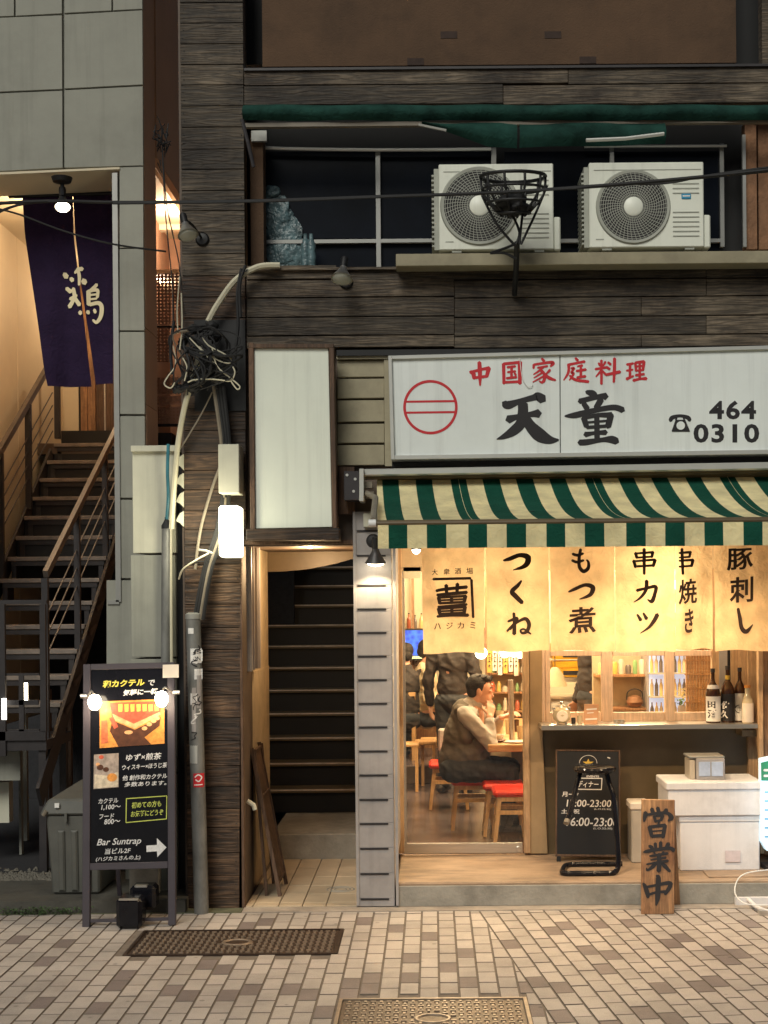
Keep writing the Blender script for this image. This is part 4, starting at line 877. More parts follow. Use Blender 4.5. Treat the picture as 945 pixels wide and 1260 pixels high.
# ---------------------------------------------------------------- striped awning
from mathutils import noise as mnoise
aw = thing('striped_awning', 'green and cream striped canvas awning over the shop front', 'awning', W(700, 640, 8.2))
Dt, Db = FR, 7.71
top = [452, 461, 471, 491, 512, 532, 555, 574, 594, 615, 635, 656, 676, 696, 719, 739, 760.5, 780, 801, 821, 843, 862, 885, 904, 927]
bot = [455, 466, 479, 502, 526, 550, 577, 600, 624, 648, 673, 696, 720, 744, 771, 795, 819, 843, 867, 890, 915, 938.5, 962, 986, 1010]
top = top[2:]; bot = bot[2:]
top = [464.5] + top; bot = [465.8] + bot
while len(top) < 34: top.append(top[-1] + 21); bot.append(bot[-1] + 24)
zt_, zb_ = Z(600, 587, Dt), Z(600, 641, Db)
mb = MB(); NS = 14
def awp(i, t): 
    xt_, xb_ = X(top[i], 587, Dt), X(bot[i], 641, Db)
    sag = .11 * 4 * t * (1 - t) * (1 - .35 * t); return (xt_ + (xb_ - xt_) * t, Dt + (Db - Dt) * t, zt_ + (zb_ - zt_) * t - sag + t * (1 - t) * .035 * mnoise.noise(Vector((xt_ * 2.1, t * 2, 1))))
for i in range(len(top) - 1):
    mb.m = 0 if i % 2 == 0 else 1
    for k in range(NS):
        t0, t1 = k / NS, (k + 1) / NS; mb.add([awp(i, t0), awp(i + 1, t0), awp(i + 1, t1), awp(i, t1)], [(0, 3, 2, 1)])
mb.build('canopy', [M_['cream_aw'], M_['green_aw']], aw, smooth=True)
mb = MB(); zv = Z(600, 673.5, Db)
for i in range(len(bot) - 1):
    mb.m = 0 if i % 2 == 0 else 1; a, b = X(bot[i], 641, Db), X(bot[i + 1], 641, Db)
    for k in range(4):
        za, zc_ = zb_ - .016 + (zv - zb_ + .016) * k / 4, zb_ - .016 + (zv - zb_ + .016) * (k + 1) / 4
        def wv(x, q): return Db - .012 - .006 * sin(x * 9) * q
        mb.add([(a, wv(a, k / 4), za), (b, wv(b, k / 4), za), (b, wv(b, (k + 1) / 4), zc_), (a, wv(a, (k + 1) / 4), zc_)], [(0, 3, 2, 1)])
mb.build('valance', [M_['cream_aw'], M_['green_aw']], aw, smooth=True)
for i in (5, 13, 21):      # overlapped seams in the wide cream stripes
    mb = MB()
    for k in range(NS):
        t0, t1 = k / NS, (k + 1) / NS; a, b = awp(i, t0), awp(i, t1); a2, b2 = awp(i + 1, t0), awp(i + 1, t1)
        q = [tuple(a[j] + (a2[j] - a[j]) * u for j in range(3)) for u in (.485, .515)] + [tuple(b[j] + (b2[j] - b[j]) * u for j in range(3)) for u in (.515, .485)]
        mb.add([(x, y - .003, z + .003) for x, y, z in q], [(0, 3, 2, 1)])
    mb.build('seam', M_['cream_aw'], aw, smooth=True)
mb = MB(); mb.tube([(X(462, 641, Db), Db + .005, zb_ - .004), (X(1200, 641, Db), Db + .005, zb_ - .004)], .016, 10); mb.build('front_bar', M_['darkbrown'], aw, smooth=True)
mb = MB(); mb.lathe([(0, -.02), (.02, -.02), (.02, .02), (0, .02)], (X(459, 640, Db), Db, zb_ - .004), 12, 'x'); mb.build('bar_cap', M_['white'], aw, smooth=True)
mb = MB(); mb.tube([W(466, 586, Dt + .0), W(1200, 580, Dt)], .035, 12); mb.build('roller', M_['darkbrown'], aw, smooth=True)
mb = MB(); mb.pquad([(448, 576.5), (1200, 563.5), (1200, 573), (448, 585)], 8.88, .12); mb.build('cassette', M_['alulight'], aw, bevel=.008)
mb = MB(); mb.pquad([(450, 586), (1200, 573.5), (1200, 576.5), (450, 589)], 8.93, .06); mb.build('cassette_lip', M_['darkbrown'], aw)
mb = MB(); mb.pquad([(443, 576), (448.5, 576), (448.5, 616), (443, 616)], 8.84, .2); mb.build('end_plate', M_['alulight'], aw, bevel=.002)
mb = MB(); mb.pbox(424, 579, 443, 615, 8.9, .14); mb.build('wall_bracket', M_['steel'], aw, bevel=.003)
for px, py in ((438, 589), (436, 604), (428, 584)):
    mb = MB(); mb.lathe([(0, -.004), (.009, -.004), (.009, .0), (0, .0)], W(px, py, 8.898), 10, 'y'); mb.build('bolt', M_['alulight'], aw)
mb = MB(); mb.pbox(449, 592, 459, 600, 8.92, .1); mb.pbox(450, 604, 461, 612, 8.94, .1); mb.tube([W(452, 606, 8.9), W(463, 612, 8.5), W(460, 640, 7.75)], .018, 8); mb.build('arm', M_['cablegrey'], aw)
mb = MB(); mb.pbox(448, 631, 463, 648, 8.99, .05); mb.build('crank_box', M_['beigebox'], aw, bevel=.004)

# ---------------------------------------------------------------- noren over the shop
ND = 9.30
from mathutils import noise as mnoise
def nwave(x, z):
    t = max(0.0, min(1.0, (2.36 - z) / .75)); return ND + .009 * mnoise.noise(Vector((x * 5, 0, z * 4))) + .005 * mnoise.noise(Vector((x * 17 + z * 9, 3, z * 12))) + (.012 * sin(x * 9.3) + .008 * sin(x * 23 + 1.3) + .004 * sin(x * 51)) * (.3 + t) + .006 * sin(z * 14 + x * 5) * t
nr = thing('shop_noren', 'row of six cream noren curtain panels with black brush characters across the shop front', 'curtain', W(700, 680, ND))
zt2 = 2.40
mb = MB(); mb.tube([(X(500, 640, ND), ND, zt2), (X(1050, 640, ND), ND, zt2)], .012, 10); mb.build('rod', M_['frame_wood'], nr, smooth=True)
panels = [(519, 522, 596.5, 597, 803), (598.5, 600.5, 675.5, 677, 801), (677.5, 679, 756.5, 757, 800.5), (757.5, 758, 830, 833, 801), (832, 833.5, 876.5, 877.5, 798.5), (879, 880.5, 958, 960, 800), (961, 962, 1040, 1041, 800)]
npan = []
for (a, a2, b, b2, yb) in panels:
    mb = MB(); nx, nz = 30, 40; xa_, xa2 = X(a, 660, ND), X(a2, yb, ND); xb__, xb2 = X(b, 660, ND), X(b2, yb, ND); zb = Z((a + b) / 2, yb, ND)
    for j in range(nz + 1):
        t = j / nz; z = zt2 + (zb - zt2) * t
        for i in range(nx + 1):
            u = i / nx; x = (xa_ + (xa2 - xa_) * t) * (1 - u) + (xb__ + (xb2 - xb__) * t) * u
            zz = z + (.006 * sin(u * 7 + a) * t)
            mb.v.append((x, nwave(x, z) + (0.02 * (1 - u) if a == 832 else 0), zz))
    for j in range(nz):
        for i in range(nx):
            k = j * (nx + 1) + i; mb.f.append((k, k + nx + 1, k + nx + 2, k + 1)); mb.mi.append(0)
    npan.append(mb.build('panel', M_['noren'], nr, smooth='all'))
def nm(ox, oy, s): return pxmap(ND, ox, oy, s, .012, lambda x, z: nwave(x, z))
mA = nm(430, 560, 3.635); mB = nm(680, 560, 3.566)
B1 = dict(bold=.006, heavy=1, shear=.04)
letter_mesh('lettering', [('t', '大', (372, 508, 398, 535), B1), ('t', '衆', (424, 506, 452, 532), B1), ('t', '酒', (474, 504, 502, 530), B1), ('t', '場', (526, 502, 556, 530), B1),
    ('s', [[(378, 553, 9), (545, 549, 9)], [(549, 556, 9), (557, 724, 9)]]),
    ('s', [[(392, 605, 10), (430, 598, 11), (528, 588, 12)], [(436, 580, 13), (438, 622, 11)], [(486, 574, 13), (484, 618, 11)], [(396, 624, 10), (440, 620, 12), (528, 612, 12)],
           [(402, 634, 13), (408, 662, 12)], [(402, 636, 8), (524, 628, 9)], [(522, 628, 14), (516, 656, 12)], [(406, 648, 7), (518, 642, 7)], [(406, 661, 9), (518, 655, 9)], [(460, 632, 11), (461, 660, 11)],
           [(400, 677, 8), (528, 666, 9)], [(402, 684, 13), (408, 710, 12)], [(404, 686, 8), (524, 677, 9)], [(520, 678, 14), (516, 705, 12)], [(406, 697, 7), (518, 691, 7)], [(408, 709, 9), (516, 703, 8)], [(461, 680, 11), (462, 706, 11)], [(396, 720, 9), (460, 715, 9), (534, 714, 12)]]),
    ('t', 'ハ', (382, 750, 412, 778), B1), ('t', 'ジ', (436, 746, 466, 776), B1), ('t', 'カ', (486, 746, 516, 774), B1), ('t', 'ミ', (542, 744, 568, 774), B1)], mA, M_['inknoren'], npan[0], fatten=1.32)
letter_mesh('lettering', [('s', [[(692, 470, 7), (720, 462, 14), (765, 446, 15), (800, 455, 20), (798, 482, 19), (775, 500, 13), (735, 512, 4)]]),
    ('s', [[(772, 560, 6), (755, 582, 13), (730, 608, 16), (745, 628, 17), (775, 658, 14)]]),
    ('s', [[(738, 705, 10), (741, 750, 12), (740, 798, 14)], [(712, 742, 8), (752, 728, 12), (738, 752, 8), (708, 785, 8)], [(722, 778, 6), (755, 745, 8), (790, 730, 13), (806, 755, 14), (796, 786, 12), (776, 794, 9), (768, 782, 7), (782, 776, 7), (800, 788, 8), (814, 798, 6)]])], mA, M_['inknoren'], npan[1], fatten=1.32)
letter_mesh('lettering', [('s', [[(125, 412, 10), (119, 450, 11), (120, 488, 12), (138, 508, 13), (158, 495, 12), (160, 470, 9), (152, 458, 6)], [(90, 432, 9), (112, 438, 10), (136, 430, 8)], [(88, 460, 9), (110, 468, 10), (138, 460, 8)]]),
    ('s', [[(74, 598, 6), (100, 586, 11), (145, 568, 12), (178, 578, 16), (172, 606, 14), (150, 620, 10), (120, 630, 4)]]),
    ('t', '煮', (72, 664, 192, 782), dict(bold=.014, heavy=1, shear=.07))], mB, M_['inknoren'], npan[2], fatten=1.32)
letter_mesh('lettering', [('s', [[(404, 410, 11), (405, 470, 11), (405, 520, 9)], [(366, 428, 12), (372, 450, 9)], [(368, 430, 7), (444, 424, 9)], [(442, 424, 11), (438, 446, 9)], [(372, 448, 7), (438, 444, 7)], [(358, 462, 12), (366, 490, 10)], [(360, 464, 7), (452, 457, 9)], [(452, 458, 12), (444, 486, 10)], [(366, 487, 8), (444, 482, 8)]]),
    ('s', [[(372, 592, 11), (415, 582, 9), (454, 576, 13), (450, 610, 12), (438, 640, 13), (420, 632, 4)], [(416, 550, 13), (412, 590, 12), (390, 622, 9), (358, 643, 3)]]),
    ('s', [[(374, 698, 7), (390, 722, 13)], [(402, 692, 7), (416, 716, 13)], [(462, 698, 15), (448, 725, 13), (425, 755, 9), (388, 780, 3)]])], mB, M_['inknoren'], npan[3], fatten=1.32)
letter_mesh('lettering', [('s', [[(570, 410, 10), (572, 470, 10), (574, 520, 9)], [(558, 428, 7), (608, 424, 9)], [(606, 424, 9), (602, 446, 8)], [(558, 448, 6), (602, 445, 7)], [(558, 462, 7), (618, 458, 9)], [(617, 458, 11), (611, 486, 9)], [(558, 488, 7), (611, 484, 8)]]),
    ('t', '焼', (556, 540, 634, 655), dict(bold=.014, heavy=1, shear=.07)), ('t', 'き', (583, 672, 620, 778), dict(bold=.02, heavy=1, shear=.08))], mB, M_['inknoren'], npan[4], fatten=1.32)
letter_mesh('lettering', [('t', '豚', (766, 405, 880, 505), dict(bold=.014, heavy=1, shear=.07)), ('t', '刺', (778, 530, 882, 646), dict(bold=.014, heavy=1, shear=.07)),
    ('s', [[(815, 672, 10), (822, 710, 12), (830, 755, 13), (850, 772, 15), (878, 742, 4)]])], mB, M_['inknoren'], npan[5], fatten=1.32)

# ---------------------------------------------------------------- purple noren in the left entrance
PN = thing('purple_noren', 'long deep purple noren with a cream brush character hanging in the left entrance', 'curtain', W(90, 240, 10.1))
PD = 10.1
def pw(x, z): return PD + .03 * sin(x * 11 + z * 1.2) * max(0, min(1, (4.95 - z) / 1.3)) + .012 * sin(x * 31)
def pnl(L_, R_, yb, nz=26, nx=8):
    mb = MB()
    for j in range(nz + 1):
        t = j / nz; py = 240 + (yb - 240) * t
        for i in range(nx + 1):
            u = i / nx; px = L_(py) * (1 - u) + R_(py) * u; p = W(px, py, PD); mb.v.append((p.x, pw(p.x, p.z), p.z))
    for j in range(nz):
        for i in range(nx):
            k = j * (nx + 1) + i; mb.f.append((k, k + nx + 1, k + nx + 2, k + 1)); mb.mi.append(0)
    return mb.build('panel', M_['purple'], PN, smooth='all')
def lerp_pts(tab):
    def f(y):
        for (y0, a), (y1, b) in zip(tab[:-1], tab[1:]):
            if y <= y1: return a + (b - a) * (y - y0) / (y1 - y0)
        return tab[-1][1]
    return f
Le = lerp_pts([(240, 29), (290, 32.5), (350, 41), (420, 51), (455, 56), (475, 60.5)])
S1 = lerp_pts([(240, 90.5), (288, 91.5), (350, 99), (400, 105), (475, 113)]); S2 = lerp_pts([(240, 91), (288, 93.8), (350, 101), (400, 108.5), (475, 118.5)])
p1_ = pnl(Le, S1, 475); p2_ = pnl(S2, lambda y: 141.5, 472.5)
mb = MB(); mb.tube([W(12, 241, PD), W(150, 237, PD)], .016, 8); mb.build('rod', M_['black'], PN, smooth=True)
mpn = pxmap(PD, 0, 200, 5.727, .008, pw)
letter_mesh('lettering', [('s', [[(455, 778, 24), (470, 800, 30)], [(500, 812, 22), (516, 826, 26)], [(535, 775, 16), (560, 756, 22), (590, 750, 24)],
    [(555, 745, 16), (568, 800, 20), (566, 862, 14)], [(470, 880, 22), (500, 905, 24)], [(495, 955, 20), (520, 945, 20), (545, 935, 20)], [(520, 885, 24), (528, 945, 24), (490, 1010, 26)], [(530, 950, 22), (568, 1002, 24)]]), ('s', [[(572, 1050, 24), (574, 1066, 20)]])], mpn, M_['norentext'], p1_, fatten=1.25)
letter_mesh('lettering', [('s', [[(598, 830, 30), (606, 850, 30)], [(690, 860, 20), (645, 905, 22)], [(632, 905, 24), (632, 1000, 22)], [(640, 905, 14), (695, 900, 20), (695, 950, 18)], [(645, 932, 12), (690, 928, 12)], [(645, 962, 12), (690, 958, 12)], [(640, 1000, 20), (700, 990, 22), (728, 1020, 26), (722, 1085, 26), (690, 1125, 20), (662, 1108, 12)], [(625, 1048, 22), (632, 1062, 18)], [(672, 1036, 18), (680, 1056, 18)]])], mpn, M_['norentext'], p2_, fatten=1.25)
# ================================================================ SHOP FRONT (recessed wall)
sf = thing('shopfront', 'timber shop front with a glass door and small-paned window under the noren', 'shop front', W(700, 1050, WL))
def sbox(a, b, c, d, D, dep, mat, name, par=sf, bevel=.002):
    mb = MB(); mb.pbox(a, b, c, d, D, dep); return mb.build(name, M_[mat], par, bevel=bevel)
sbox(489.5, 660, 496.5, 1049.5, WL - .02, .10, 'pine', 'door_post'); sbox(484, 640, 489.5, 1050, FR + .33, .6, 'siding', 'side_wall')
sbox(644.5, 660, 652, 1049.5, WL - .04, .10, 'pine', 'door_post')
mb = MB(); mb.pquad([(652.5, 660), (668, 660), (668, 889), (675, 1050), (652.5, 1050)], WL - .02, .1); mb.build('wide_post', M_['postbrown'], sf, bevel=.003)  # lower right edge flares along the shelf's shadow line, shade built as shape
sbox(490, 640, 1150, 700, WL + .0, .1, 'intwall', 'lintel')
mb = MB(); mb.pquad([(668.2, 896), (921, 896), (921, 1050), (675.3, 1050)], WL + .02, .08); mb.build('counter_wall', M_['darkbrown'], sf)  # dark brown and slanted left edge stand in for the shelf's shadow
sbox(921.5, 700, 1150, 1050, WL - .03, .1, 'pine', 'side_post'); sbox(934.5, 660, 940, 1050, WL - .30, .06, 'pine', 'outer_post'); sbox(940.5, 660, 1150, 1050, WL - .25, .06, 'signwood', 'outer_wall')
# shelf
mb = MB(); x0, x1, z0, z1 = rect(667, 891, 934, 897, 9.72); mb.box(x0, x1, 9.72, WL + .02, z0, z1); shelf = mb.build('steel_shelf', M_['chrome'], sf, bevel=.003); SZ = z1
sbox(914, 897.5, 932, 906, 9.8, .2, 'darkbrown', 'shelf_bracket')
# windows
GD = WL + .03
for (a, b, c, d, nm_, mt) in [(664, 700, 671, 890, 'window_jamb', 'sashes'), (671.5, 700, 677.5, 888.5, 'sash_stile', 'sashes'), (741, 700, 754.5, 888.5, 'sash_stile', 'sashes'), (819, 700, 830.5, 888.5, 'sash_stile', 'sashes'),
    (877, 700, 885.5, 888.5, 'sash_stile', 'pine'), (886, 700, 896, 888.5, 'window_jamb', 'siding'), (896.5, 700, 899.5, 888, 'gap', 'black')]:
    sbox(a, b, c, d, WL - .01 if nm_ != 'sash_stile' else WL + .0, .06, mt, nm_)
sbox(900, 700, 921, 890, WL - .02, .06, 'pine', 'window_jamb')
for (a, c) in [(678, 740.5), (755, 818.5), (831, 876.5)]:
    sbox(a, 876, c, 888.3, WL + .004, .05, 'sashes', 'sash_rail'); sbox(a, 800, c, 806.5, WL + .004, .05, 'sashes', 'sash_rail')
    mb = MB(); mb.pbox(a, 806.7, c, 875.8, GD, .004); mb.build('window_pane', M_['glass'], sf)
# glass sliding door
dr = thing('glass_door', 'glass sliding door with brushed steel kick plate', 'door', W(570, 1050, WL))
sbox(497, 1037, 644, 1049.5, WL + .0, .03, 'chrome', 'kick_plate', dr)
sbox(497, 683, 500, 1037, WL + .005, .03, 'chrome', 'door_stile', dr, .001); sbox(497, 697, 519, 711, WL - .0, .03, 'creamwall', 'top_rail', dr)
mb = MB(); mb.pbox(500.2, 711, 644, 1037, WL + .015, .005); mb.build('glass_pane', M_['glass'], dr)
mb = MB(); mb.lathe([(0, -.02), (.018, -.02), (.022, 0), (0, 0)], W(639, 1044, WL), 14, 'y'); mb.build('lock_knob', M_['chrome'], dr, smooth=True)

# ---------------------------------------------------------------- interior shell
rm = thing('dining_room', 'warm lit interior of the restaurant seen through door and windows', 'room', (1, 12, ST))
IX0, IX1, IB = -.42, 4.2, 15.6
mb = MB(); mb.box(IX0, IX1, WL + .08, IB, 0, ST - .003); mb.build('floor', M_['intfloor'], rm)
mb = MB(); mb.box(IX0 - .1, IX0, WL + .1, IB, 0, 2.9); mb.build('side_wall', M_['intwall'], rm)
mb = MB(); mb.box(IX1, IX1 + .1, WL + .1, IB, 0, 2.9); mb.build('side_wall', M_['intwall'], rm)
mb = MB(); mb.box(IX0, IX1, IB, IB + .1, 0, 2.9); mb.build('back_wall', M_['creamwall'], rm)
mb = MB(); mb.box(IX0 - .1, IX1 + .1, WL + .1, IB, 2.75, 2.85); mb.build('ceiling', M_['intwall'], rm)
mb = MB(); mb.box(IX0, .45, 13.9, IB, ST, .33); mb.build('raised_floor', M_['intfloor'], rm, bevel=.005)
mb = MB(); mb.box(IX0, .45, 13.885, 13.9, ST, .32); mb.build('step_riser', M_['intdark'], rm)
sbox(480, 865, 545, 925, 15.5, .05, 'signwood', 'dado', rm); 
# tiles / shelves behind
for k, (z, l, r_) in enumerate([(1.62, .5, 1.05), (1.45, .5, 1.05), (1.62, -.4, .2), (1.36, -.4, .2)]):
    mb = MB(); mb.box(l, r_, 15.3, 15.6, z, z + .02); mb.build('wall_shelf', M_['signwood'], rm)
hues = [(.6, .45, .2), (.2, .35, .15), (.55, .5, .4), (.45, .12, .06), (.7, .6, .45), (.12, .1, .09), (.6, .4, .1)]
hm = [surf('shelf_item_%d' % i, h, .3, var=.2) for i, h in enumerate(hues)]
for i in range(7): hm[i].name = ['amber_glaze', 'green_glaze', 'cream_glaze', 'red_glaze', 'pale_glaze', 'black_glaze', 'ochre_glaze'][i]
def bottle(name, lab, x, y, z, h, r, mat, labelmat=None, capmat=None, group=None, lh=.45, seg=14, neck=.33):
    t = thing(name, lab, 'bottle', (x, y, z), group=group)
    mb = MB(); mb.lathe([(0, 0), (r * .95, 0), (r, .01), (r, h * .52), (r * .86, h * .62), (r * neck * 1.15, h * .76), (r * neck, h * .82), (r * neck, h * .95), (0, h * .95)], (x, y, z), seg); mb.build('glass_body', mat, t, smooth=True)
    mb = MB(); mb.lathe([(0, 0), (r * neck * 1.2, 0), (r * neck * 1.2, h * .07), (0, h * .07)], (x, y, z + h * .93), seg); mb.build('cap', capmat or M_['ink'], t, smooth=True)
    if labelmat:
        mb = MB(); mb.lathe([(r * 1.012, h * .03), (r * 1.012, h * (.03 + lh))], (x, y, z), 16, a0=pi * 1.05, a1=pi * 1.95); mb.build('paper_label', labelmat, t, smooth=True)
    return t
for k in range(16):
    x = -.36 + .034 * k if k < 8 else .53 + .06 * (k - 8); z = [1.38, 1.64][k % 2] if k < 8 else [1.47, 1.64][k % 2]
    bottle('shelf_bottle', '%s bottle, %s from the left on the %s back shelf %s' % (['amber', 'green', 'cream', 'red', 'pale', 'black', 'ochre'][k % 7], ['first', 'second', 'third', 'fourth'][(k % 8) // 2], ['lower', 'upper'][k % 2], 'left of the television wall' if k < 8 else 'behind the bar'), x, 15.42, z, rnd.uniform(.13, .17), .022, hm[k % 7], group='bottles on the back shelf', seg=8)
# racks of jars and small things behind the bar
rk2 = thing('jar_rack', 'wooden rack of jars and bowls behind the bar, right of the seated man', 'rack', (.75, 13.5, ST))
mb = MB(); mb.box(.50, .54, 13.5, 13.62, ST, 2.3); mb.build('upright', M_['signwood'], rk2); mb = MB(); mb.box(1.02, 1.06, 13.5, 13.62, ST, 2.3); mb.build('upright', M_['signwood'], rk2)
mb = MB(); mb.box(.54, 1.02, 13.62, 13.64, ST, 2.3); mb.build('back_panel', M_['intwall'], rk2)
for j, z in enumerate((.70, .88, 1.06, 1.24, 1.42)):
    mb = MB(); mb.box(.54, 1.02, 13.42, 13.62, z, z + .015); mb.build('shelf', M_['signwood'], rk2)
    for i in range(8):
        x = .565 + i * .058; hh = rnd.uniform(.05, .13); r = rnd.uniform(.016, .027); q = (i * 3 + j * 5) % 7; mb = MB(); mb.lathe([(0, 0), (r, 0), (r * 1.05, hh * .7), (r * .6, hh * .85), (r * .6, hh), (0, hh)], (x, 13.48, z + .015), 10)
        tag(mb.build('rack_jar', hm[q], smooth=True), '%s jar, %s from the left on the %s rack shelf behind the bar' % (['amber', 'green', 'cream', 'red', 'pale', 'black', 'ochre'][q], ['first', 'second', 'third', 'fourth', 'fifth', 'sixth', 'seventh', 'eighth'][i], ['lowest', 'second', 'third', 'fourth', 'top'][j]), 'jar', 'jars on the rack behind the bar')
for i in range(12):          # handwritten menu slips
    D = 15.58 if i < 6 else 13.40; px = 498 + i * 7.5 if i < 6 else 603 + (i - 6) * 6.6; py = 822 if i < 6 else 812
    t = thing('menu_slip', ('cream paper menu slip on the rear wall, %s from the left' if i < 6 else 'cream paper menu slip hanging above the bar, %s from the left') % ['first', 'second', 'third', 'fourth', 'fifth', 'sixth'][i % 6], 'menu slip', W(px, py, D), group='paper menu slips')
    mb = MB(); mb.pbox(px - 2.6, py - 12, px + 2.6, py + 13 + (i * 5) % 7, D, .003); mb.build('paper', M_['paper'] if i % 3 else hm[6], t)
    letter_mesh('lettering', [('s', [[(px - 1.2, py - 8 + k * 5, 1.2), (px + 1.3, py - 8.5 + k * 5, 1.2)] for k in range(4)] + [[(px, py - 9 + k * 7, .8), (px - .3, py - 5 + k * 7, .8)] for k in range(3)])], pxmap(D, off=.003), M_['ink'], t)
mb = MB(); mb.box(-.42, .42, 15.45, 15.6, Z(515, 857, 15.5) - .02, Z(515, 857, 15.5)); mb.build('wall_ledge', M_['white'], rm)
for k, (px, w__) in enumerate(((508, .03), (556, .05), (583, .06))):
    mb = MB(); mb.box(X(px, 840, 15.3), X(px, 840, 15.3) + w__, 15.3, 15.36, .33, 2.75); mb.build('wall_post', M_['signwood'], rm)
# television
tv = thing('television', 'wall television showing a bright blue picture', 'television', W(520, 811, 15.2))
def tvm():
    m, t, b = _mat('tv_blue_picture'); L = t.links; g = _n(t, 'ShaderNodeNewGeometry'); v = _n(t, 'ShaderNodeTexVoronoi'); v.inputs['Scale'].default_value = 22; L.new(g.outputs['Position'], v.inputs['Vector'])
    cr_ = _n(t, 'ShaderNodeValToRGB'); cr_.color_ramp.elements[0].color = (.01, .04, .55, 1); cr_.color_ramp.elements[1].color = (.06, .25, 1, 1); L.new(v.outputs['Distance'], cr_.inputs[0]); L.new(cr_.outputs[0], b.inputs['Emission Color']); b.inputs['Emission Strength'].default_value = 1.5; b.inputs['Base Color'].default_value = (0, 0, 0, 1); return m
mb = MB(); mb.pbox(485, 773, 556, 812, 15.2, .04); mb.build('casing', M_['black'], tv)
mb = MB(); mb.pbox(487, 775, 554, 806, 15.19, .008); mb.build('screen', tvm(), tv)
mb = MB()
for k in range(26): mb.pbox(488 + k * 2.5, 806.8, 489.8 + k * 2.5, 810, 15.188, .006)
mb.build('caption', emit('caption_light', (.75, .95, .5), 1.1), tv)
mb = MB(); mb.box(X(520, 780, 15.2), X(524, 780, 15.2), 15.24, 15.6, Z(520, 790, 15.2), Z(520, 786, 15.2)); mb.build('wall_arm', M_['black'], tv)
# bar counter and its clutter
bc = thing('bar_counter', 'pale wooden bar counter at the right of the seated man', 'counter', (X(601, 920, 10.9), 10.9, ST))
CT = Z(620, 915, 10.9); bx = X(601, 918, 10.9)
mb = MB(); mb.box(bx, 1.35, 10.85, 13.2, CT - .055, CT); mb.build('worktop', M_['countertop'], bc, bevel=.004)
mb = MB(); mb.box(bx + .30, 1.3, 10.95, 13.1, ST, CT - .057); mb.build('front_panel', M_['intdark'], bc)
for (lab, px, py, D, h, r, mt) in [('tall beer glass on the bar', 616, 903, 11.6, .20, .033, 'clearbottle'), ('tumbler beside the tall beer glass', 627, 905, 11.7, .12, .03, 'clearbottle'), ('dark soy sauce jar on the bar', 636, 905, 11.9, .10, .028, 'brownglass'),
    ('small glass nearest the steel partition', 641, 912, 11.3, .10, .026, 'clearbottle')]:
    x = X(px, py, D); mb = MB(); mb.lathe([(0, 0), (r * .8, 0), (r, h), (r * .93, h), (r * .75, .01), (0, .01)], (x, D, CT), 16)
    tag(mb.build('drinking_glass' if 'jar' not in lab else 'sauce_jar', M_[mt], smooth=True), lab, 'glass' if 'jar' not in lab else 'jar')
for k, (px, D, r, h) in enumerate([(612, 11.05, .075, .018), (613, 11.05, .06, .04), (636, 11.0, .09, .012)]):
    x = X(px, 912, D); z = CT + (.0185 if k == 1 else 0); mb = MB(); mb.lathe([(0, 0), (r * .6, 0), (r, h), (r * .92, h), (r * .55, .006), (0, .006)], (x, D, z), 20)
    tag(mb.build('dish', M_['paper'] if k else M_['signwood'], smooth=True), ['brown saucer under a stacked bowl on the bar', 'cream bowl stacked on a brown saucer on the bar', 'wide pale plate at the right end of the bar'][k], 'dish')
mb = MB(); mb.tube([(X(631, 905, 11.15), 11.15, CT), (X(629, 840, 11.15), 11.15, Z(630, 836, 11.15))], .022, 12); t = tag(mb.build('partition_post', M_['chrome'], smooth=True), 'steel post rising from the bar in front of the man', 'post')
# pendant lamps
pl_ = [(593, 803, 12.9, .055), (622, 803, 13.3, .045), (633, 802, 13.0, .045), (641, 804, 12.5, .04)]
for k, (px, py, D, r) in enumerate(pl_):
    p = W(px, py, D); t = thing('pendant_lamp', ['round lit globe lamp above the seated man', 'lit globe lamp, first from the left of three over the bar', 'lit globe lamp, middle of three over the bar', 'lit globe lamp nearest the door post'][k], 'lamp', p, group='globe lamps over the bar')
    mb = MB(); mb.lathe([(r * sin(a), -r * cos(a)) for a in [pi * i / 10 for i in range(11)]], p, 16); mb.build('globe', M_['bulb'], t, smooth=True)
    mb = MB(); mb.tube([p + Vector((0, 0, r)), (p.x, p.y, 2.75)], .004, 6); mb.build('flex', M_['cable'], t)
# ceiling lamps of the room
for k, (x, y, e) in enumerate([(.35, 11.2, 115), (.1, 13.0, 175), (1.7, 11.5, 150), (2.6, 12.0, 135), (1.2, 14.3, 165)]):
    t = thing('ceiling_lamp', 'warm ceiling downlight ' + ['above the front of the bar', 'over the standing man', 'behind the shop window', 'near the right kitchen corner', 'at the rear of the dining room'][k], 'lamp', (x, y, 2.7), group='ceiling downlights in the restaurant')
    mb = MB(); mb.lathe([(0, .05), (.06, .05), (.07, 0), (.055, -.005), (.05, .02), (0, .02)], (x, y, 2.695), 16); mb.build('housing', M_['white'], t, smooth=True)
    mb = MB(); mb.lathe([(0, 0), (.05, 0)], (x, y, 2.70), 16); mb.build('lens', M_['bulb'], t)
    light('ceiling_glow', 'POINT', (x, y, 2.58), e, WARM2, t, .12)
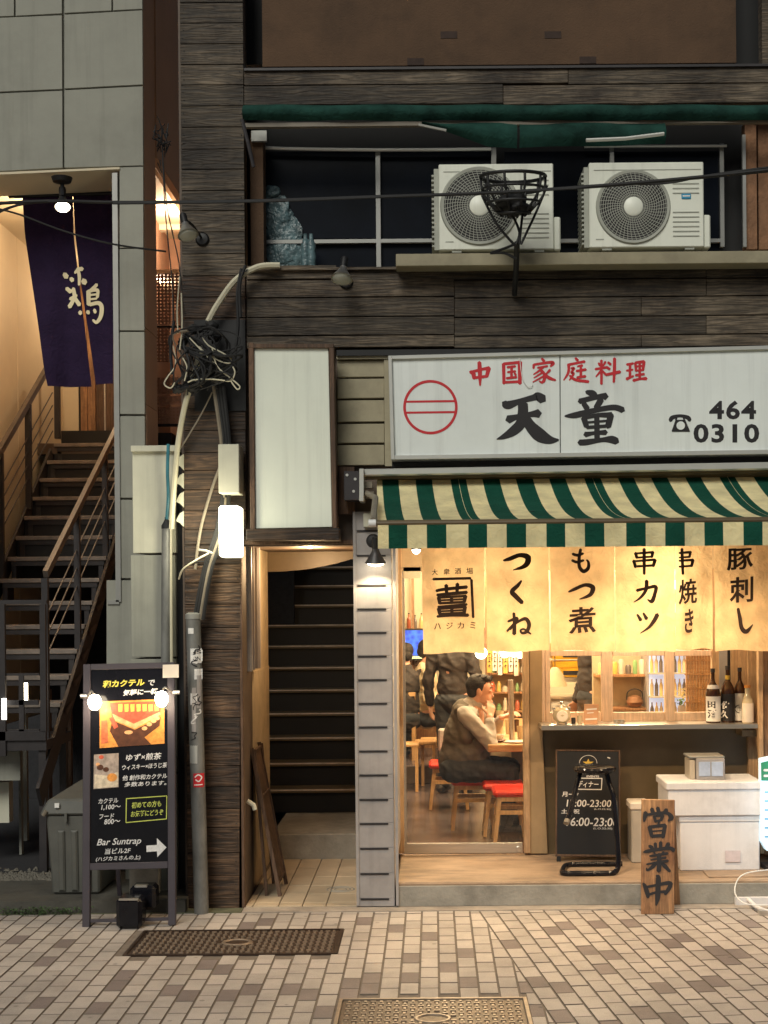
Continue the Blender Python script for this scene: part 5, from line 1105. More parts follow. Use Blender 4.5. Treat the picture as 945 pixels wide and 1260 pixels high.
# stools
def stool(px, D, lab, k, sw=.36):
    c = W(px, 960, D); x, y = c.x, D; H_ = .40
    t = thing('bar_stool', lab, 'stool', (x, y, ST), group='red-topped wooden stools at the bar')
    mb = MB(); s = sw / 2; mb.box(x - s, x + s, y - .16, y + .16, ST + H_ - .05, ST + H_); mb.build('seat', M_['seatred'], t, bevel=.018, smooth=True)
    for sx_ in (-1, 1):
        for sy_ in (-1, 1):
            mb = MB(); mb.tube([(x + sx_ * (s - .05), y + sy_ * .11, ST + H_ - .05), (x + sx_ * (s - .01), y + sy_ * .15, ST)], [.022, .018], 4); mb.build('leg', M_['stoolwood'], t)
    for sy_ in (-1, 1):
        mb = MB(); mb.box(x - s + .03, x + s - .03, y + sy_ * .13 - .01, y + sy_ * .13 + .01, ST + .22, ST + .25); mb.build('stretcher', M_['stoolwood'], t)
    for sx_ in (-1, 1):
        mb = MB(); mb.box(x + sx_ * (s - .03) - .01, x + sx_ * (s - .03) + .01, y - .12, y + .12, ST + .15, ST + .18); mb.build('stretcher', M_['stoolwood'], t)
    mb = MB(); mb.box(x - s + .04, x + s - .04, y - .13, y + .13, ST + H_ - .085, ST + H_ - .052); mb.build('apron', M_['stoolwood'], t)
stool(633, 10.55, 'red-topped wooden stool nearest the glass door', 0, .32)
stool(620, 10.9, 'red-topped wooden stool just behind the nearest one', 1, .32)
stool(582, 11.2, 'red-topped wooden stool the man in the vest sits on', 2, .34)
stool(553, 12.3, 'red-topped wooden stool behind the seated man', 3, .34)
# table and seats in the back
tb = thing('rear_table', 'wooden table and seat ends at the back left of the dining room', 'table', (-.2, 14.6, .33))
mb = MB(); mb.box(-.38, -.18, 14.3, 15.0, .98, 1.02); mb.build('tabletop', M_['countertop'], tb)
for x, y in [(-.36, 14.35), (-.2, 14.35), (-.2, 14.9), (-.36, 14.9)]:
    mb = MB(); mb.box(x - .02, x + .02, y - .02, y + .02, .33, .98); mb.build('leg', M_['stoolwood'], tb)
for k, px in enumerate((503, 524, 531)):
    x = X(px, 900, 13.4 + k * .2); y = 13.4 + k * .2; t = thing('rear_stool', ['wooden stool at far left of the dining room', 'wooden stool left of the standing man', 'wooden stool touching the standing man'][k], 'stool', (x, y, ST), group='plain stools at the rear')
    b0 = ST if y < 13.9 else .33; mb = MB(); mb.box(x - .10, x + .10, y - .12, y + .12, b0 + .42, b0 + .45); mb.build('seat', M_['stoolwood'], t, bevel=.006)
    for sx_ in (-1, 1):
        for sy_ in (-1, 1):
            mb = MB(); mb.box(x + sx_ * .08 - .014, x + sx_ * .08 + .014, y + sy_ * .1 - .014, y + sy_ * .1 + .014, b0, b0 + .42); mb.build('leg', M_['stoolwood'], t)
# kitchen seen through the window
kt = thing('kitchen_partition', 'plastered kitchen wall with a shelf seen through the middle window', 'wall', (1.6, 12.5, ST))
mb = MB(); mb.box(1.42, 2.05, 12.6, 12.7, ST, 2.75); mb.build('wall', M_['plaster'], kt)
mb = MB(); mb.box(1.42, 2.0, 12.35, 12.6, Z(780, 829, 12.4) - .02, Z(780, 829, 12.4)); mb.build('shelf', M_['signwood'], kt)
for k in range(9):
    x = 1.47 + k * .06; hh = rnd.uniform(.06, .13); r = rnd.uniform(.02, .028); z = Z(780, 829, 12.4); mb = MB(); mb.lathe([(0, 0), (r, 0), (r * 1.05, hh * .8), (r * .7, hh), (0, hh)], (x, 12.45, z), 12)
    tag(mb.build('spice_jar', hm[(k * 3) % 7], smooth=True), 'small jar, %s from the left in the row on the kitchen shelf' % ['first', 'second', 'third', 'fourth', 'fifth', 'sixth', 'seventh', 'eighth', 'ninth'][k], 'jar', 'jars on the kitchen shelf')
tk = thing('teapot', 'dark iron teapot hanging against the kitchen wall behind the middle pane', 'teapot', W(782, 865, 12.4))
p = W(782, 862, 12.4); mb = MB(); mb.lathe([(0, -.055), (.05, -.05), (.075, -.01), (.06, .035), (.02, .05), (0, .052)], p, 18); mb.build('body', M_['rusty'], tk, smooth=True)
mb = MB(); mb.tube([p + Vector((-.07, 0, .01)), p + Vector((-.06, 0, .08)), p + Vector((0, 0, .105)), p + Vector((.06, 0, .08)), p + Vector((.07, 0, .01))], .005, 6, smooth_path=4); mb.build('handle', M_['cable'], tk)
mb = MB(); mb.box(1.5, 1.95, 12.3, 12.6, p.z - .075, p.z - .056); mb.build('ledge', M_['signwood'], kt)
# drinks refrigerator with glass door
fg = thing('drinks_refrigerator', 'tall drinks refrigerator with cold bluish bottles behind glass, right of the middle sash', 'refrigerator', (2.2, 12.2, ST))
D = 12.2; x0, x1 = X(798, 840, D), X(852, 840, D)
mb = MB(); mb.box(x0, x1, D + .06, D + .6, ST, 2.2); mb.build('cabinet', M_['siding'], fg)
cold = emit('cold_shelf_light', (.62, .72, 1.0), .55)
mb = MB(); mb.box(x0 + .02, x1 - .02, D + .05, D + .058, .5, 2.1); mb.build('lit_back', cold, fg)
for k in range(7):
    z = .7 + k * .2; mb = MB(); mb.box(x0 + .01, x1 - .01, D - .1, D + .05, z, z + .012); mb.build('rack', M_['alulight'], fg)
    mb = MB()
    for q in range(9):
        xx_ = x0 + .03 + q * (x1 - x0 - .06) / 8; mb.m = (q * 5 + k) % 3; mb.lathe([(0, 0), (.016, 0), (.016, .09), (.006, .12), (.006, .145), (0, .145)], (xx_, D - .03, z + .013), 8)
    mb.build('bottle_row', [hm[0], hm[5], M_['clearbottle']], fg, smooth=True)['kind'] = 'stuff'
# bamboo blind at the right
bb = thing('bamboo_screen', 'pale bamboo screen with cross rails behind the right window', 'screen', W(860, 840, 11.2))
D = 11.2; n0 = X(846, 840, D)
for k in range(16):
    mb = MB(); mb.tube([(n0 + k * .022, D, .9), (n0 + k * .022, D, 2.4)], .0102, 6); mb.build('bamboo_cane', M_['pinex'], bb, smooth=True)
for k in range(6):
    z = Z(860, 880 - k * 17, D); mb = MB(); mb.box(n0 - .02, n0 + .37, D - .022, D - .011, z - .006, z + .006); mb.build('cross_rail', M_['pine'], bb)
# yellow crates behind the left pane
for k in range(4):
    D = 13.6; z = Z(700, 830, D) - .02 + (k % 2) * .17; xx_ = X(681, 820, D) + (k // 2) * .42
    t = thing('bottle_crate', ['lower left yellow bottle crate in the kitchen', 'upper left yellow bottle crate in the kitchen', 'lower right yellow bottle crate in the kitchen', 'upper right yellow bottle crate in the kitchen'][k], 'crate', (xx_, D, z), group='yellow bottle crates in the kitchen')
    mb = MB(); mb.box(xx_, xx_ + .4, D, D + .3, z, z + .15); mb.box(xx_ + .03, xx_ + .37, D - .008, D, z + .09, z + .13); mb.build('body', surf('crate_yellow', (.75, .42, .02), .4), t, bevel=.006)
    mb = MB(); mb.box(xx_ + .1, xx_ + .3, D - .01, D, z + .02, z + .06); mb.build('hand_hole', M_['ink'], t)
mb = MB(); z0 = Z(700, 830, 13.6) - .023; mb.box(X(670, 830, 13.6), X(770, 830, 13.6), 13.55, 13.95, z0 - .04, z0); rk = thing('kitchen_rack', 'steel kitchen rack under the yellow crates', 'rack', (1.3, 13.7, ST)); mb.build('top_shelf', M_['chrome'], rk)
for z in (z0 - .18, z0 - .36):
    mb = MB(); mb.box(X(670, 830, 13.6), X(770, 830, 13.6), 13.55, 13.95, z - .02, z); mb.build('shelf', M_['chrome'], rk)
mb = MB(); mb.box(X(679, 830, 13.6), X(712, 830, 13.6), 13.6, 13.9, z0 - .34, z0 - .19); mb.build('steel_tray', M_['white'], rk)
for x_ in (X(672, 830, 13.6), X(768, 830, 13.6)):
    mb = MB(); mb.box(x_, x_ + .03, 13.6, 13.63, ST, z0 + .3); mb.build('upright', M_['chrome'], rk)
lp = thing('paper_lampshade', 'cream cone shade hanging behind the left window pane', 'lamp', W(687, 842, 12.2))
p = W(684, 844, 12.9); mb = MB(); mb.lathe([(.11, 0), (.08, .10), (.03, .17), (0, .175)], p, 20); mb.build('shade', M_['plaster'], lp, smooth=True)
mb = MB(); mb.tube([p + Vector((0, 0, .17)), (p.x, p.y, 2.75)], .004, 6); mb.build('flex', M_['cable'], lp)

# ---------------------------------------------------------------- things on the outside shelf
BD = 9.83
bots = []
bots += [bottle('sake_bottle', 'brown sake bottle with a white label, leftmost of the bottles on the steel shelf', X(878.5, 887, BD), BD, SZ, Z(878, 822, BD) - SZ, .051, M_['brownglass'], M_['white'], group='sake bottles on the steel shelf', lh=.46, seg=20, neck=.26)]
bots += [bottle('sake_bottle', 'dark bottle with a black label and gold neck band, second from the left', X(896.5, 887, BD + .02), BD + .02, SZ, Z(896, 819, BD) - SZ, .050, M_['brownglass'], M_['ink'], group='sake bottles on the steel shelf', lh=.48, seg=20, neck=.26)]
bots += [bottle('sake_bottle', 'brown bottle with a round emblem label, behind the small clear bottle', X(911.5, 887, BD + .05), BD + .05, SZ, Z(911, 821, BD + .05) - SZ, .046, M_['brownglass'], M_['white'], group='sake bottles on the steel shelf', lh=.5, seg=20, neck=.26)]
bottle('clear_bottle', 'small pale bottle with orange cap at the right end of the shelf', X(921, 887, BD - .06), BD - .06, SZ, Z(920, 842, BD) - SZ, .040, M_['clearbottle'], M_['paper'], M_['orangecap'], lh=.5, seg=18, neck=.45)
def cyl_map(x0, y0, r, D, ox, oy, s):
    def f(a, b, l):
        p = W(ox + a / s, oy + b / s, D); dx = max(-r * .97, min(r * .97, p.x - x0)); return (x0 + dx, y0 - math.sqrt(r * r - dx * dx) - .0012 - l * .5, p.z)
    return f
bb_ = bots[0]; mm_ = cyl_map(bb_.location.x, bb_.location.y, .0522, BD - .05, 770, 795, 5.4)
letter_mesh('lettering', [('t', '田', (552, 362, 600, 410), dict(bold=.02, heavy=1, shear=-.05)), ('t', '酒', (552, 420, 606, 476), dict(bold=.02, heavy=1, shear=.05))], mm_, M_['ink'], bb_)
bb_ = bots[1]; mm_ = cyl_map(bb_.location.x, bb_.location.y, .0512, BD - .03, 770, 795, 5.4)
letter_mesh('lettering', [('t', '佐', (644, 364, 692, 416), dict(bold=.03, heavy=1)), ('t', '久', (640, 424, 684, 478), dict(bold=.03, heavy=1))], mm_, M_['white'], bb_)
mb = MB(); mb.lathe([(.0145, .0), (.016, .05)], (bb_.location.x, bb_.location.y, SZ + .275), 16); mb.build('gold_band', M_['gold'], bb_, smooth=True)
bb_ = bots[0]; mb = MB(); mb.lathe([(.036, .0), (.046, -.045), (.044, -.05)], (bb_.location.x, bb_.location.y, SZ + .262), 18, a0=pi * 1.02, a1=pi * 1.98); mb.build('shoulder_label', M_['white'], bb_, smooth=True)
bb_ = bots[2]; mm_ = cyl_map(bb_.location.x, bb_.location.y, .0475, BD, 770, 795, 5.4)
letter_mesh('lettering', [('s', [[(760 + 24 * cos(a), 415 + 26 * sin(a), 5) for a in [pi * .5 + i * pi / 6 for i in range(7)]]]), ('t', '巾', (750, 400, 772, 432), {})], mm_, M_['ink'], bb_)
# lucky ornament (round glazed figure), notice, small cups
og = thing('round_teapot', 'round cream glazed pot with a knob lid at the left end of the steel shelf', 'pot', W(692, 890, BD))
p = Vector((X(692, 885, BD), BD, SZ)); k_ = .0595
mb = MB(); mb.lathe([(0, .008), (.03, .008), (.055, .03), (.064, .062), (.055, .098), (.03, .115), (0, .118)], p, 24); mb.build('body', M_['clearbottle'], og, smooth=True)
mb = MB(); mb.lathe([(.03, .114), (.024, .13), (.008, .136), (.012, .15), (0, .158)], p, 18); mb.build('lid', M_['chrome'], og, smooth=True)
mb = MB(); mb.lathe([(0, -.01), (.036, -.01), (.04, 0)], p + Vector((0, -.052, .058)), 20, 'y'); mb.build('round_face', M_['paper'], og, smooth=True)
for dx in (-.03, .03):
    mb = MB(); mb.tube([p + Vector((dx, -.02, 0)), p + Vector((dx * .9, -.02, .02))], .008, 8); mb.build('foot', M_['chrome'], og)
for dx in (-.05, .05):
    mb = MB(); mb.lathe([(0, .0), (.014, .004), (.012, .022), (0, .026)], p + Vector((dx, 0, .092)), 10); mb.build('ear', M_['chrome'], og, smooth=True)
nt_ = thing('paper_notice', 'small brown card notice with white lettering standing on the shelf', 'notice', (X(728, 885, BD), BD, SZ))
mb = MB(); mb.pquad([(720, 866), (738, 866), (736, 891), (719, 891)], BD - .02, .012); mb.build('card', surf('kraft_card', (.50, .28, .16), .8), nt_)
letter_mesh('lettering', [('s', [[(495, 610, 14), (590, 604, 14)], [(500, 645, 8), (560, 640, 8)], [(485, 705, 16), (592, 700, 16)]])], pxmap(BD - .02, 660, 795, 7.875, .001), M_['white'], nt_)
for k, (px, h, r, mt) in enumerate([(706.5, .042, .016, 'ink'), (714, .055, .017, 'clearbottle'), (759, .025, .022, 'chrome'), (766, .025, .022, 'chrome')]):
    mb = MB(); mb.lathe([(0, 0), (r * .85, 0), (r, h), (r * .85, h), (r * .8, .006), (0, .006)], (X(px, 885, BD), BD, SZ), 14)
    tag(mb.build('small_cup', M_[mt], smooth=True), ['small black cup between the pot and the card', 'small glass cup beside the card', 'low steel cup in the middle of the shelf, left of a pair', 'low steel cup in the middle of the shelf, right of a pair'][k], 'cup')
vz = thing('flower_vase', 'small vase with pale flowers behind the right window pane', 'vase', W(841, 876, 10.25))
p = W(840, 880, 10.25); mb = MB(); mb.lathe([(0, 0), (.028, 0), (.032, .05), (.024, .075), (.02, .075), (0, .02)], p, 14); mb.build('vase', M_['siding'], vz, smooth=True)
mb = MB()
for k in range(60):
    a, rr, hh = rnd.uniform(0, 6.3), rnd.uniform(0, .035), rnd.uniform(.07, .20); q = p + Vector((cos(a) * rr, sin(a) * rr, hh)); s = .010; mb.m = 0 if hh > .12 else 1
    d1 = Vector((rnd.uniform(-1, 1), rnd.uniform(-1, 1), rnd.uniform(-1, 1))).normalized() * s; d2 = Vector((rnd.uniform(-1, 1), rnd.uniform(-1, 1), rnd.uniform(-1, 1))).normalized() * s; mb.add([q - d1, q + d2, q + d1, q - d2], [(0, 1, 2, 3)])
mb.build('flowers', [M_['cream_aw'], surf('vase_leaf', (.10, .25, .05), .6)], vz)['kind'] = 'stuff'
mb = MB(); mb.box(p.x - .1, p.x + .1, p.y - .06, p.y + .06, p.z - .012, p.z); mb.box(X(825, 880, 10.25), X(880, 880, 10.25), 10.13, 10.4, p.z - .03, p.z - .0125); mb.build('inner_sill', M_['sashes'], sf)

# ================================================================ LAMPS AT THE FRONT
WARM3 = (1.0, 0.70, 0.40)
def clamp_lamp(lab, p, aim, lit, e=0, r=.045, base=None, grp='clamp reflector lamps on the front', col=WARM2, spot=100, body='steel', lensmat='lens'):
    p = Vector(p); d = (Vector(aim) - p).normalized(); q = Vector((0, 0, 1)).rotation_difference(d)
    M = Matrix.Translation(p) @ q.to_matrix().to_4x4()
    t = thing('clamp_lamp', lab, 'lamp', p, group=grp)
    mb = MB(); mb.lathe([(.020, -.10), (.022, -.05), (.030, -.03), (r, .03), (r * .96, .03), (.024, -.02), (0, -.03)], (0, 0, 0), 20); mb.xform(M); mb.build('reflector_shade', M_['chrome'] if not lit else M_[body], t, smooth=True)
    mb = MB(); mb.lathe([(0, -.13), (.021, -.13), (.024, -.115), (.022, -.06), (.0, -.06)], (0, 0, 0), 16); mb.xform(M); mb.build('socket', M_['black'], t, smooth=True)
    mb = MB(); mb.lathe([(r * .88, .026), (r * .75, .040), (r * .4, .050), (0, .053)], (0, 0, 0), 20); mb.xform(M); mb.build('lens', M_[lensmat] if lit else M_['acgrey'], t, smooth=True)
    if base:
        b = Vector(base); mb = MB(); mb.tube([M @ Vector((0, 0, -.09)), (M @ Vector((0, 0, -.09)) + b) / 2 + Vector((0, -.03, .02)), b], .008, 8, smooth_path=4); mb.build('bracket', M_['black'], t, smooth=True)
        mb = MB(); mb.lathe([(0, -.02), (.035, -.015), (.045, 0), (0, 0)], b, 18, 'y'); mb.build('mount', M_['black'], t, smooth=True)
    if lit: light('lamp_glow', 'SPOT', M @ Vector((0, 0, .045)), e, col, t, .03, spot=spot, aim=tuple(M @ Vector((0, 0, 1))), blend=.6)
    return t
clamp_lamp('unlit silver spotlight on the plank column beside the upper window', W(231, 284, 8.82), W(243, 330, 8.72), False, base=W(250, 294, FR - .005), r=.066)
clamp_lamp('unlit silver spotlight on the plank beam above the blank sign', W(422, 338, 8.85), W(416, 380, 8.75), False, base=W(427, 347, FR - .005), r=.07)
clamp_lamp('lit spotlight shining down the grey siding pillar', W(463, 686, 8.90), W(463, 760, 8.97), True, 42, base=W(460, 665, 9.04), r=.066, spot=125)
clamp_lamp('lit spotlight at the left end behind the awning valance', W(513, 671, 8.90), W(514, 760, 8.80), True, 22, col=WARM3, base=W(512, 655, 9.2), r=.03, spot=120)
for k, px in enumerate((655, 800, 925)):
    clamp_lamp('lit spotlight behind the striped valance, above the ' + ['third noren panel', 'fourth noren panel', 'last noren panel'][k], W(px, 655, 8.45), W(px, 760, 8.50), True, 78, base=None, r=.03, spot=150, col=WARM3, grp='spotlights behind the awning valance')
light('noren_back_light', 'POINT', (X(803, 690, 9.6), 9.62, Z(803, 706, 9.6)), 20, WARM2, dr, .03)
light('noren_back_light', 'POINT', (X(640, 690, 9.6), 9.62, Z(640, 700, 9.6)), 9, WARM2, dr, .03)
light('noren_back_light', 'POINT', (X(555, 690, 9.6), 9.62, Z(555, 700, 9.6)), 6, WARM2, dr, .03)
# hall lamp
hl = thing('hall_lamp', 'small ceiling lamp inside the hall entrance', 'lamp', (-.85, 9.9, 2.38))
mb = MB(); mb.lathe([(0, .03), (.05, .03), (.05, 0), (0, -.01)], (-.85, 9.9, 2.33), 16); mb.build('globe', M_['bulb'], hl, smooth=True); light('hall_glow', 'POINT', (-.85, 9.9, 2.22), 24, WARM, hl, .05)
# left entrance lamp
clamp_lamp('lit black spotlight hanging in front of the purple noren', W(78, 250, 9.5), W(80, 330, 9.3), True, 18, r=.055, spot=110, col=(1, .86, .62), body='black', grp='lamps of the left entrance')
mb = MB(); mb.lathe([(0, 0), (.07, 0), (.06, -.03), (.02, -.04), (0, -.04)], W(77, 218, 9.5), 18)
ml = thing('spotlight_base', 'round black ceiling mount above the lit entrance spotlight', 'lamp mount', W(77, 218, 9.5)); mb.build('plate', M_['black'], ml, smooth=True)
mb = MB(); mb.tube([W(77, 220, 9.5), W(78, 240, 9.5)], .014, 8); mb.build('arm', M_['black'], ml)
el = thing('entrance_lamp', 'warm lamp above the noren rod inside the left entrance', 'lamp', (-3.2, 11.2, 4.9))
mb = MB(); mb.lathe([(0, .05), (.09, .05), (.09, 0), (0, -.01)], (-3.15, 11.5, 5.19), 18); mb.build('globe', M_['bulb'], el, smooth=True)
light('entrance_glow', 'POINT', (-3.1, 11.5, 5.0), 34, (1, .72, .45), el, .08)
light('entrance_glow', 'POINT', (-3.05, 13.6, 4.9), 14, (1, .72, .45), el, .06)
# ================================================================ AIR CONDITIONERS
def ac(px0, py0, px1, py1, lab, cxp, cyp, rp, badge):
    D = FR - .12; x0, x1, z0, z1 = rect(px0, py0, px1, py1, D); t = thing('air_conditioner', lab, 'air conditioner', ((x0 + x1) / 2, D, z0), group='outdoor air-conditioning units on the ledge')
    mb = MB(); mb.box(x0, x1, D, D + .28, z0 + .012, z1); mb.build('casing', M_['acwhite'], t, bevel=.006)
    mb = MB(); mb.box(x0 - .03, x0 - .001, D + .03, D + .27, z0 + .02, z1 - .02)
    for k in range(16): zz = z0 + .04 + k * (z1 - z0 - .08) / 16; mb.box(x0 - .045, x0 - .03, D + .03, D + .27, zz, zz + .012)
    mb.build('side_fins', M_['acgrey'], t)
    mb = MB(); mb.box(x1 + .001, x1 + .045, D + .02, D + .24, z0 + .01, z0 + (z1 - z0) * .40); mb.build('valve_cover', M_['acwhite'], t, bevel=.008)
    c = W(cxp, cyp, D); R_ = rp * D / F
    mb = MB(); mb.lathe([(0, -.001), (R_ * .99, -.001), (R_ * .99, 0), (0, 0)], (c.x, D - .001, c.z), 40, 'y'); mb.build('fan_opening', M_['ink'], t)
    mb = MB()
    for k in range(5):
        a0 = k * 2 * pi / 5; v = [(c.x + r * cos(a0 + da), D - .004 - .0 * r, c.z + r * sin(a0 + da)) for r, da in ((R_ * .22, 0), (R_ * .92, .25), (R_ * .95, .75), (R_ * .25, .55))]; mb.add(v, [(0, 1, 2, 3)])
    mb.build('fan_blades', M_['cable'], t)
    mb = MB(); mb.lathe([(R_ * .955, -.012), (R_ * 1.03, -.014), (R_ * 1.06, -.002), (R_ * 1.06, 0)], (c.x, D, c.z), 48, 'y'); mb.build('fan_ring', M_['acgrey'], t, smooth=True)
    mb = MB(); y = D - .014
    for k in range(48):
        a = 2 * pi * k / 48; a2 = a + .22; r0, r1 = R_ * .26, R_ * .97
        p = [Vector((c.x + r * cos(a + (a2 - a) * (r - r0) / (r1 - r0)), y, c.z + r * sin(a + (a2 - a) * (r - r0) / (r1 - r0)))) for r in (r0, (r0 + r1) / 2, r1)]
        for q0, q1 in zip(p[:-1], p[1:]):
            d = (q1 - q0).normalized(); nn = Vector((-d.z, 0, d.x)) * .0016; mb.add([q0 - nn, q1 - nn, q1 + nn, q0 + nn], [(0, 1, 2, 3)])
    for k in range(10):
        r = R_ * (.33 + .066 * k); mb.lathe([(r - .0016, y - D - .001), (r + .0016, y - D - .001)], (c.x, D, c.z), 40, 'y')
    mb.build('fan_grille', M_['acgrey'], t)
    mb = MB(); mb.lathe([(0, -.022), (R_ * .22, -.021), (R_ * .27, -.014), (R_ * .27, -.010)], (c.x, D, c.z), 28, 'y'); mb.build('hub_cap', M_['acwhite'], t, smooth=True)
    mb = MB(); xr2 = c.x + R_ * 1.12
    for k in range(13):
        if 4 <= k <= 6: continue
        zz = z1 - .11 - k * .030; mb.box(xr2, x1 - .03, D - .004, D + .001, zz, zz + .006)
    mb.box(x0 + .03, x1 - .015, D - .003, D + .001, z1 - .050, z1 - .046); mb.build('pressed_ribs', M_['acgrey'], t)
    mb = MB(); mb.box(x0 + .04, x0 + .09, D - .002, D + .001, z0 + .06, z0 + .067); mb.build('maker_plate', M_['acgrey'], t)
    if badge:
        mb = MB(); mb.box(xr2 + .055, xr2 + .115, D - .005, D + .001, z1 - .235, z1 - .20); mb.build('badge', M_['blue'], t, bevel=.004)
        mb = MB(); mb.box(xr2 + .062, xr2 + .108, D - .0065, D - .004, z1 - .220, z1 - .212); mb.build('badge_print', M_['white'], t)
    for fx in (x0 + .08, x1 - .12):
        mb = MB(); mb.box(fx, fx + .06, D + .01, D + .27, z0 - .002, z0 + .012); mb.build('foot', M_['acgrey'], t)
    return t
ac(541, 201, 682, 309, 'left outdoor air conditioner unit, partly behind the black iron basket', 591, 253, 46, False)
ac(726, 199, 867, 306, 'right outdoor air conditioner unit with a small blue badge', 780, 254, 43.5, True)
# plastic bags and bottles behind the upper left pane
pb = thing('plastic_bag', 'crumpled bluish plastic bag pressed inside the upper left window', 'bag', W(350, 325, FR + .25))
def blobby(c, r, n=14, seed=1, amp=.25):
    R = random.Random(seed); ph = [(R.uniform(2, 7), R.uniform(2, 7), R.uniform(0, 6)) for _ in range(5)]; mb = MB()
    for i in range(n + 1):
        th = pi * i / n
        for k in range(2 * n):
            f = 2 * pi * k / (2 * n); s = 1 + amp * sum(sin(a * th + b_ * cos(f) + c_) for a, b_, c_ in ph) / 5
            mb.v.append((c[0] + r[0] * s * sin(th) * cos(f), c[1] + r[1] * s * sin(th) * sin(f), c[2] + r[2] * s * cos(th)))
    for i in range(n):
        for k in range(2 * n): k2 = (k + 1) % (2 * n); mb.f.append((i * 2 * n + k, (i + 1) * 2 * n + k, (i + 1) * 2 * n + k2, i * 2 * n + k2)); mb.mi.append(0)
    return mb
from mathutils import noise as mnoise
def crumple(c, r, n=34, seed=1):
    mb = MB()
    for i in range(n + 1):
        th = pi * i / n
        for k in range(2 * n):
            f = pi * k / n; d = Vector((sin(th) * cos(f), sin(th) * sin(f), cos(th))); s = 1 + .35 * mnoise.noise(d * 1.6 + Vector((seed, 0, 0))) - .22 * abs(mnoise.noise(d * 5 + Vector((0, seed, 0)))) - .14 * abs(mnoise.noise(d * 11 + Vector((0, 0, seed))))
            mb.v.append((c[0] + r[0] * s * d.x, c[1] + r[1] * s * d.y, c[2] + r[2] * s * d.z))
    for i in range(n):
        for k in range(2 * n): k2 = (k + 1) % (2 * n); mb.f.append((i * 2 * n + k, (i + 1) * 2 * n + k, (i + 1) * 2 * n + k2, i * 2 * n + k2)); mb.mi.append(0)
    return mb
crumple(W(350, 300, FR + .36), (.15, .03, .19), 34, 3).build('sack', M_['bag'], pb)
crumple(W(342, 262, FR + .36), (.10, .028, .12), 26, 5).build('upper_sack', M_['bag'], pb)
crumple(W(336, 236, FR + .36), (.06, .025, .05), 18, 9).build('knot', M_['bag'], pb)
for k, (px, py) in enumerate(((377, 318), (384, 320))):
    p = W(px, 327, FR + .2); t = thing('plastic_bottle', ['clear plastic bottle beside the bag in the upper window, left one', 'clear plastic bottle beside the bag in the upper window, right one'][k], 'bottle', p)
    mb = MB(); mb.lathe([(0, 0), (.03, 0), (.033, .06), (.028, .10), (.033, .13), (.018, .17), (.013, .18), (.013, .21), (0, .21)], p, 16); mb.build('body', M_['bag'], t, smooth=True)
# old green canvas roll
ga = thing('green_canvas_awning', 'faded dark green canvas awning rolled up under the top beam, drooping at the middle', 'awning', W(600, 140, 8.98))
mb = MB(); nx = 40
def gcol(D, f0, f1, a, b, nn=40, wob=.01):
    mb = MB()
    for i in range(nn + 1):
        px = a + (b - a) * i / nn; y0_, y1_ = f0(px), f1(px)
        for j in range(5):
            t = j / 4; p = W(px, y0_ + (y1_ - y0_) * t, D); mb.v.append((p.x, D + wob * sin(px * .05 + t * 2) - .05 * sin(t * pi), p.z))
    for i in range(nn):
        for j in range(4): k = i * 5 + j; mb.f.append((k, k + 1, k + 6, k + 5)); mb.mi.append(0)
    return mb
gcol(8.97, lambda x: 128.5, lambda x: 148, 300, 1150).build('rolled_canvas', M_['greenold'], ga, smooth='all')
mb = MB(); mb.pbox(300, 147, 1150, 152, 8.98, .04); mb.build('bar', M_['cablegrey'], ga)
gcol(8.985, lambda x: 151, lambda x: 152 + (max(0, (x - 520)) * .34 if x < 600 else 29 + 1.5 * sin(x * .05)), 520, 637).build('drooping_canvas', M_['greenold'], ga, smooth='all')
gcol(8.98, lambda x: 151, lambda x: 181 - (x - 640) * .02 , 640, 819).build('drooping_canvas', M_['greenold'], ga, smooth='all')
mb = MB(); mb.tube([W(722, 172, 8.9), W(770, 170, 8.9), W(818, 164, 8.9)], .012, 8); mb.build('pull_rod', M_['alulight'], ga, smooth=True); mb = MB(); mb.tube([W(516, 153, 8.95), W(550, 160, 8.93)], .008, 6); mb.build('pull_rod', M_['alulight'], ga, smooth=True)
mb = MB(); mb.tube([W(299, 147, 8.9), W(306, 175, 8.85), W(313, 205, 8.85)], .012, 8); mb.build('arm', M_['steel'], ga)
# black iron basket on a bracket
ib = thing('iron_basket', 'black iron basket on a bent bracket in front of the left air conditioner', 'basket', W(637, 330, 8.7))
c = W(633, 247, 8.62); D = 8.62
mb = MB()
for (py, rp) in ((217, 40), (232, 38), (249, 33), (262, 20)):
    cc = W(632 + (py - 217) * .03, py, D); r = rp * D / F; mb.tube([cc + Vector((r * cos(a), r * sin(a) * .9, .018 * sin(a))) for a in [2 * pi * k / 28 for k in range(29)]], .011 if py < 220 else .008, 6, caps=False)
mb.build('ring', M_['black'], ib, smooth=True)
mb = MB()
for k in range(10):
    a = 2 * pi * k / 10; mb.tube([W(632, 217, D) + Vector((.197 * cos(a), .177 * sin(a), .018 * sin(a))), W(633, 240, D) + Vector((.18 * cos(a), .165 * sin(a), 0)), W(633, 263, D) + Vector((.085 * cos(a), .08 * sin(a), 0))], .008, 6, smooth_path=3)
mb.build('strap', M_['black'], ib, smooth=True)
blobby(W(632, 252, D), (.11, .10, .055), 12, 8, .5).build('dead_plant_mass', M_['cable'], ib, smooth='all')
mb = MB()
for pts in [[(594, 240), (612, 275), (635, 302)], [(648, 235), (643, 270), (640, 300)], [(674, 228), (660, 262), (642, 300)], [(632, 265), (640, 285), (636, 300)], [(604, 311), (622, 305), (634, 300)], [(604, 311), (622, 311), (636, 318)]]:
    mb.tube([W(a, b, 8.66) for a, b in pts], .008, 6, smooth_path=4)
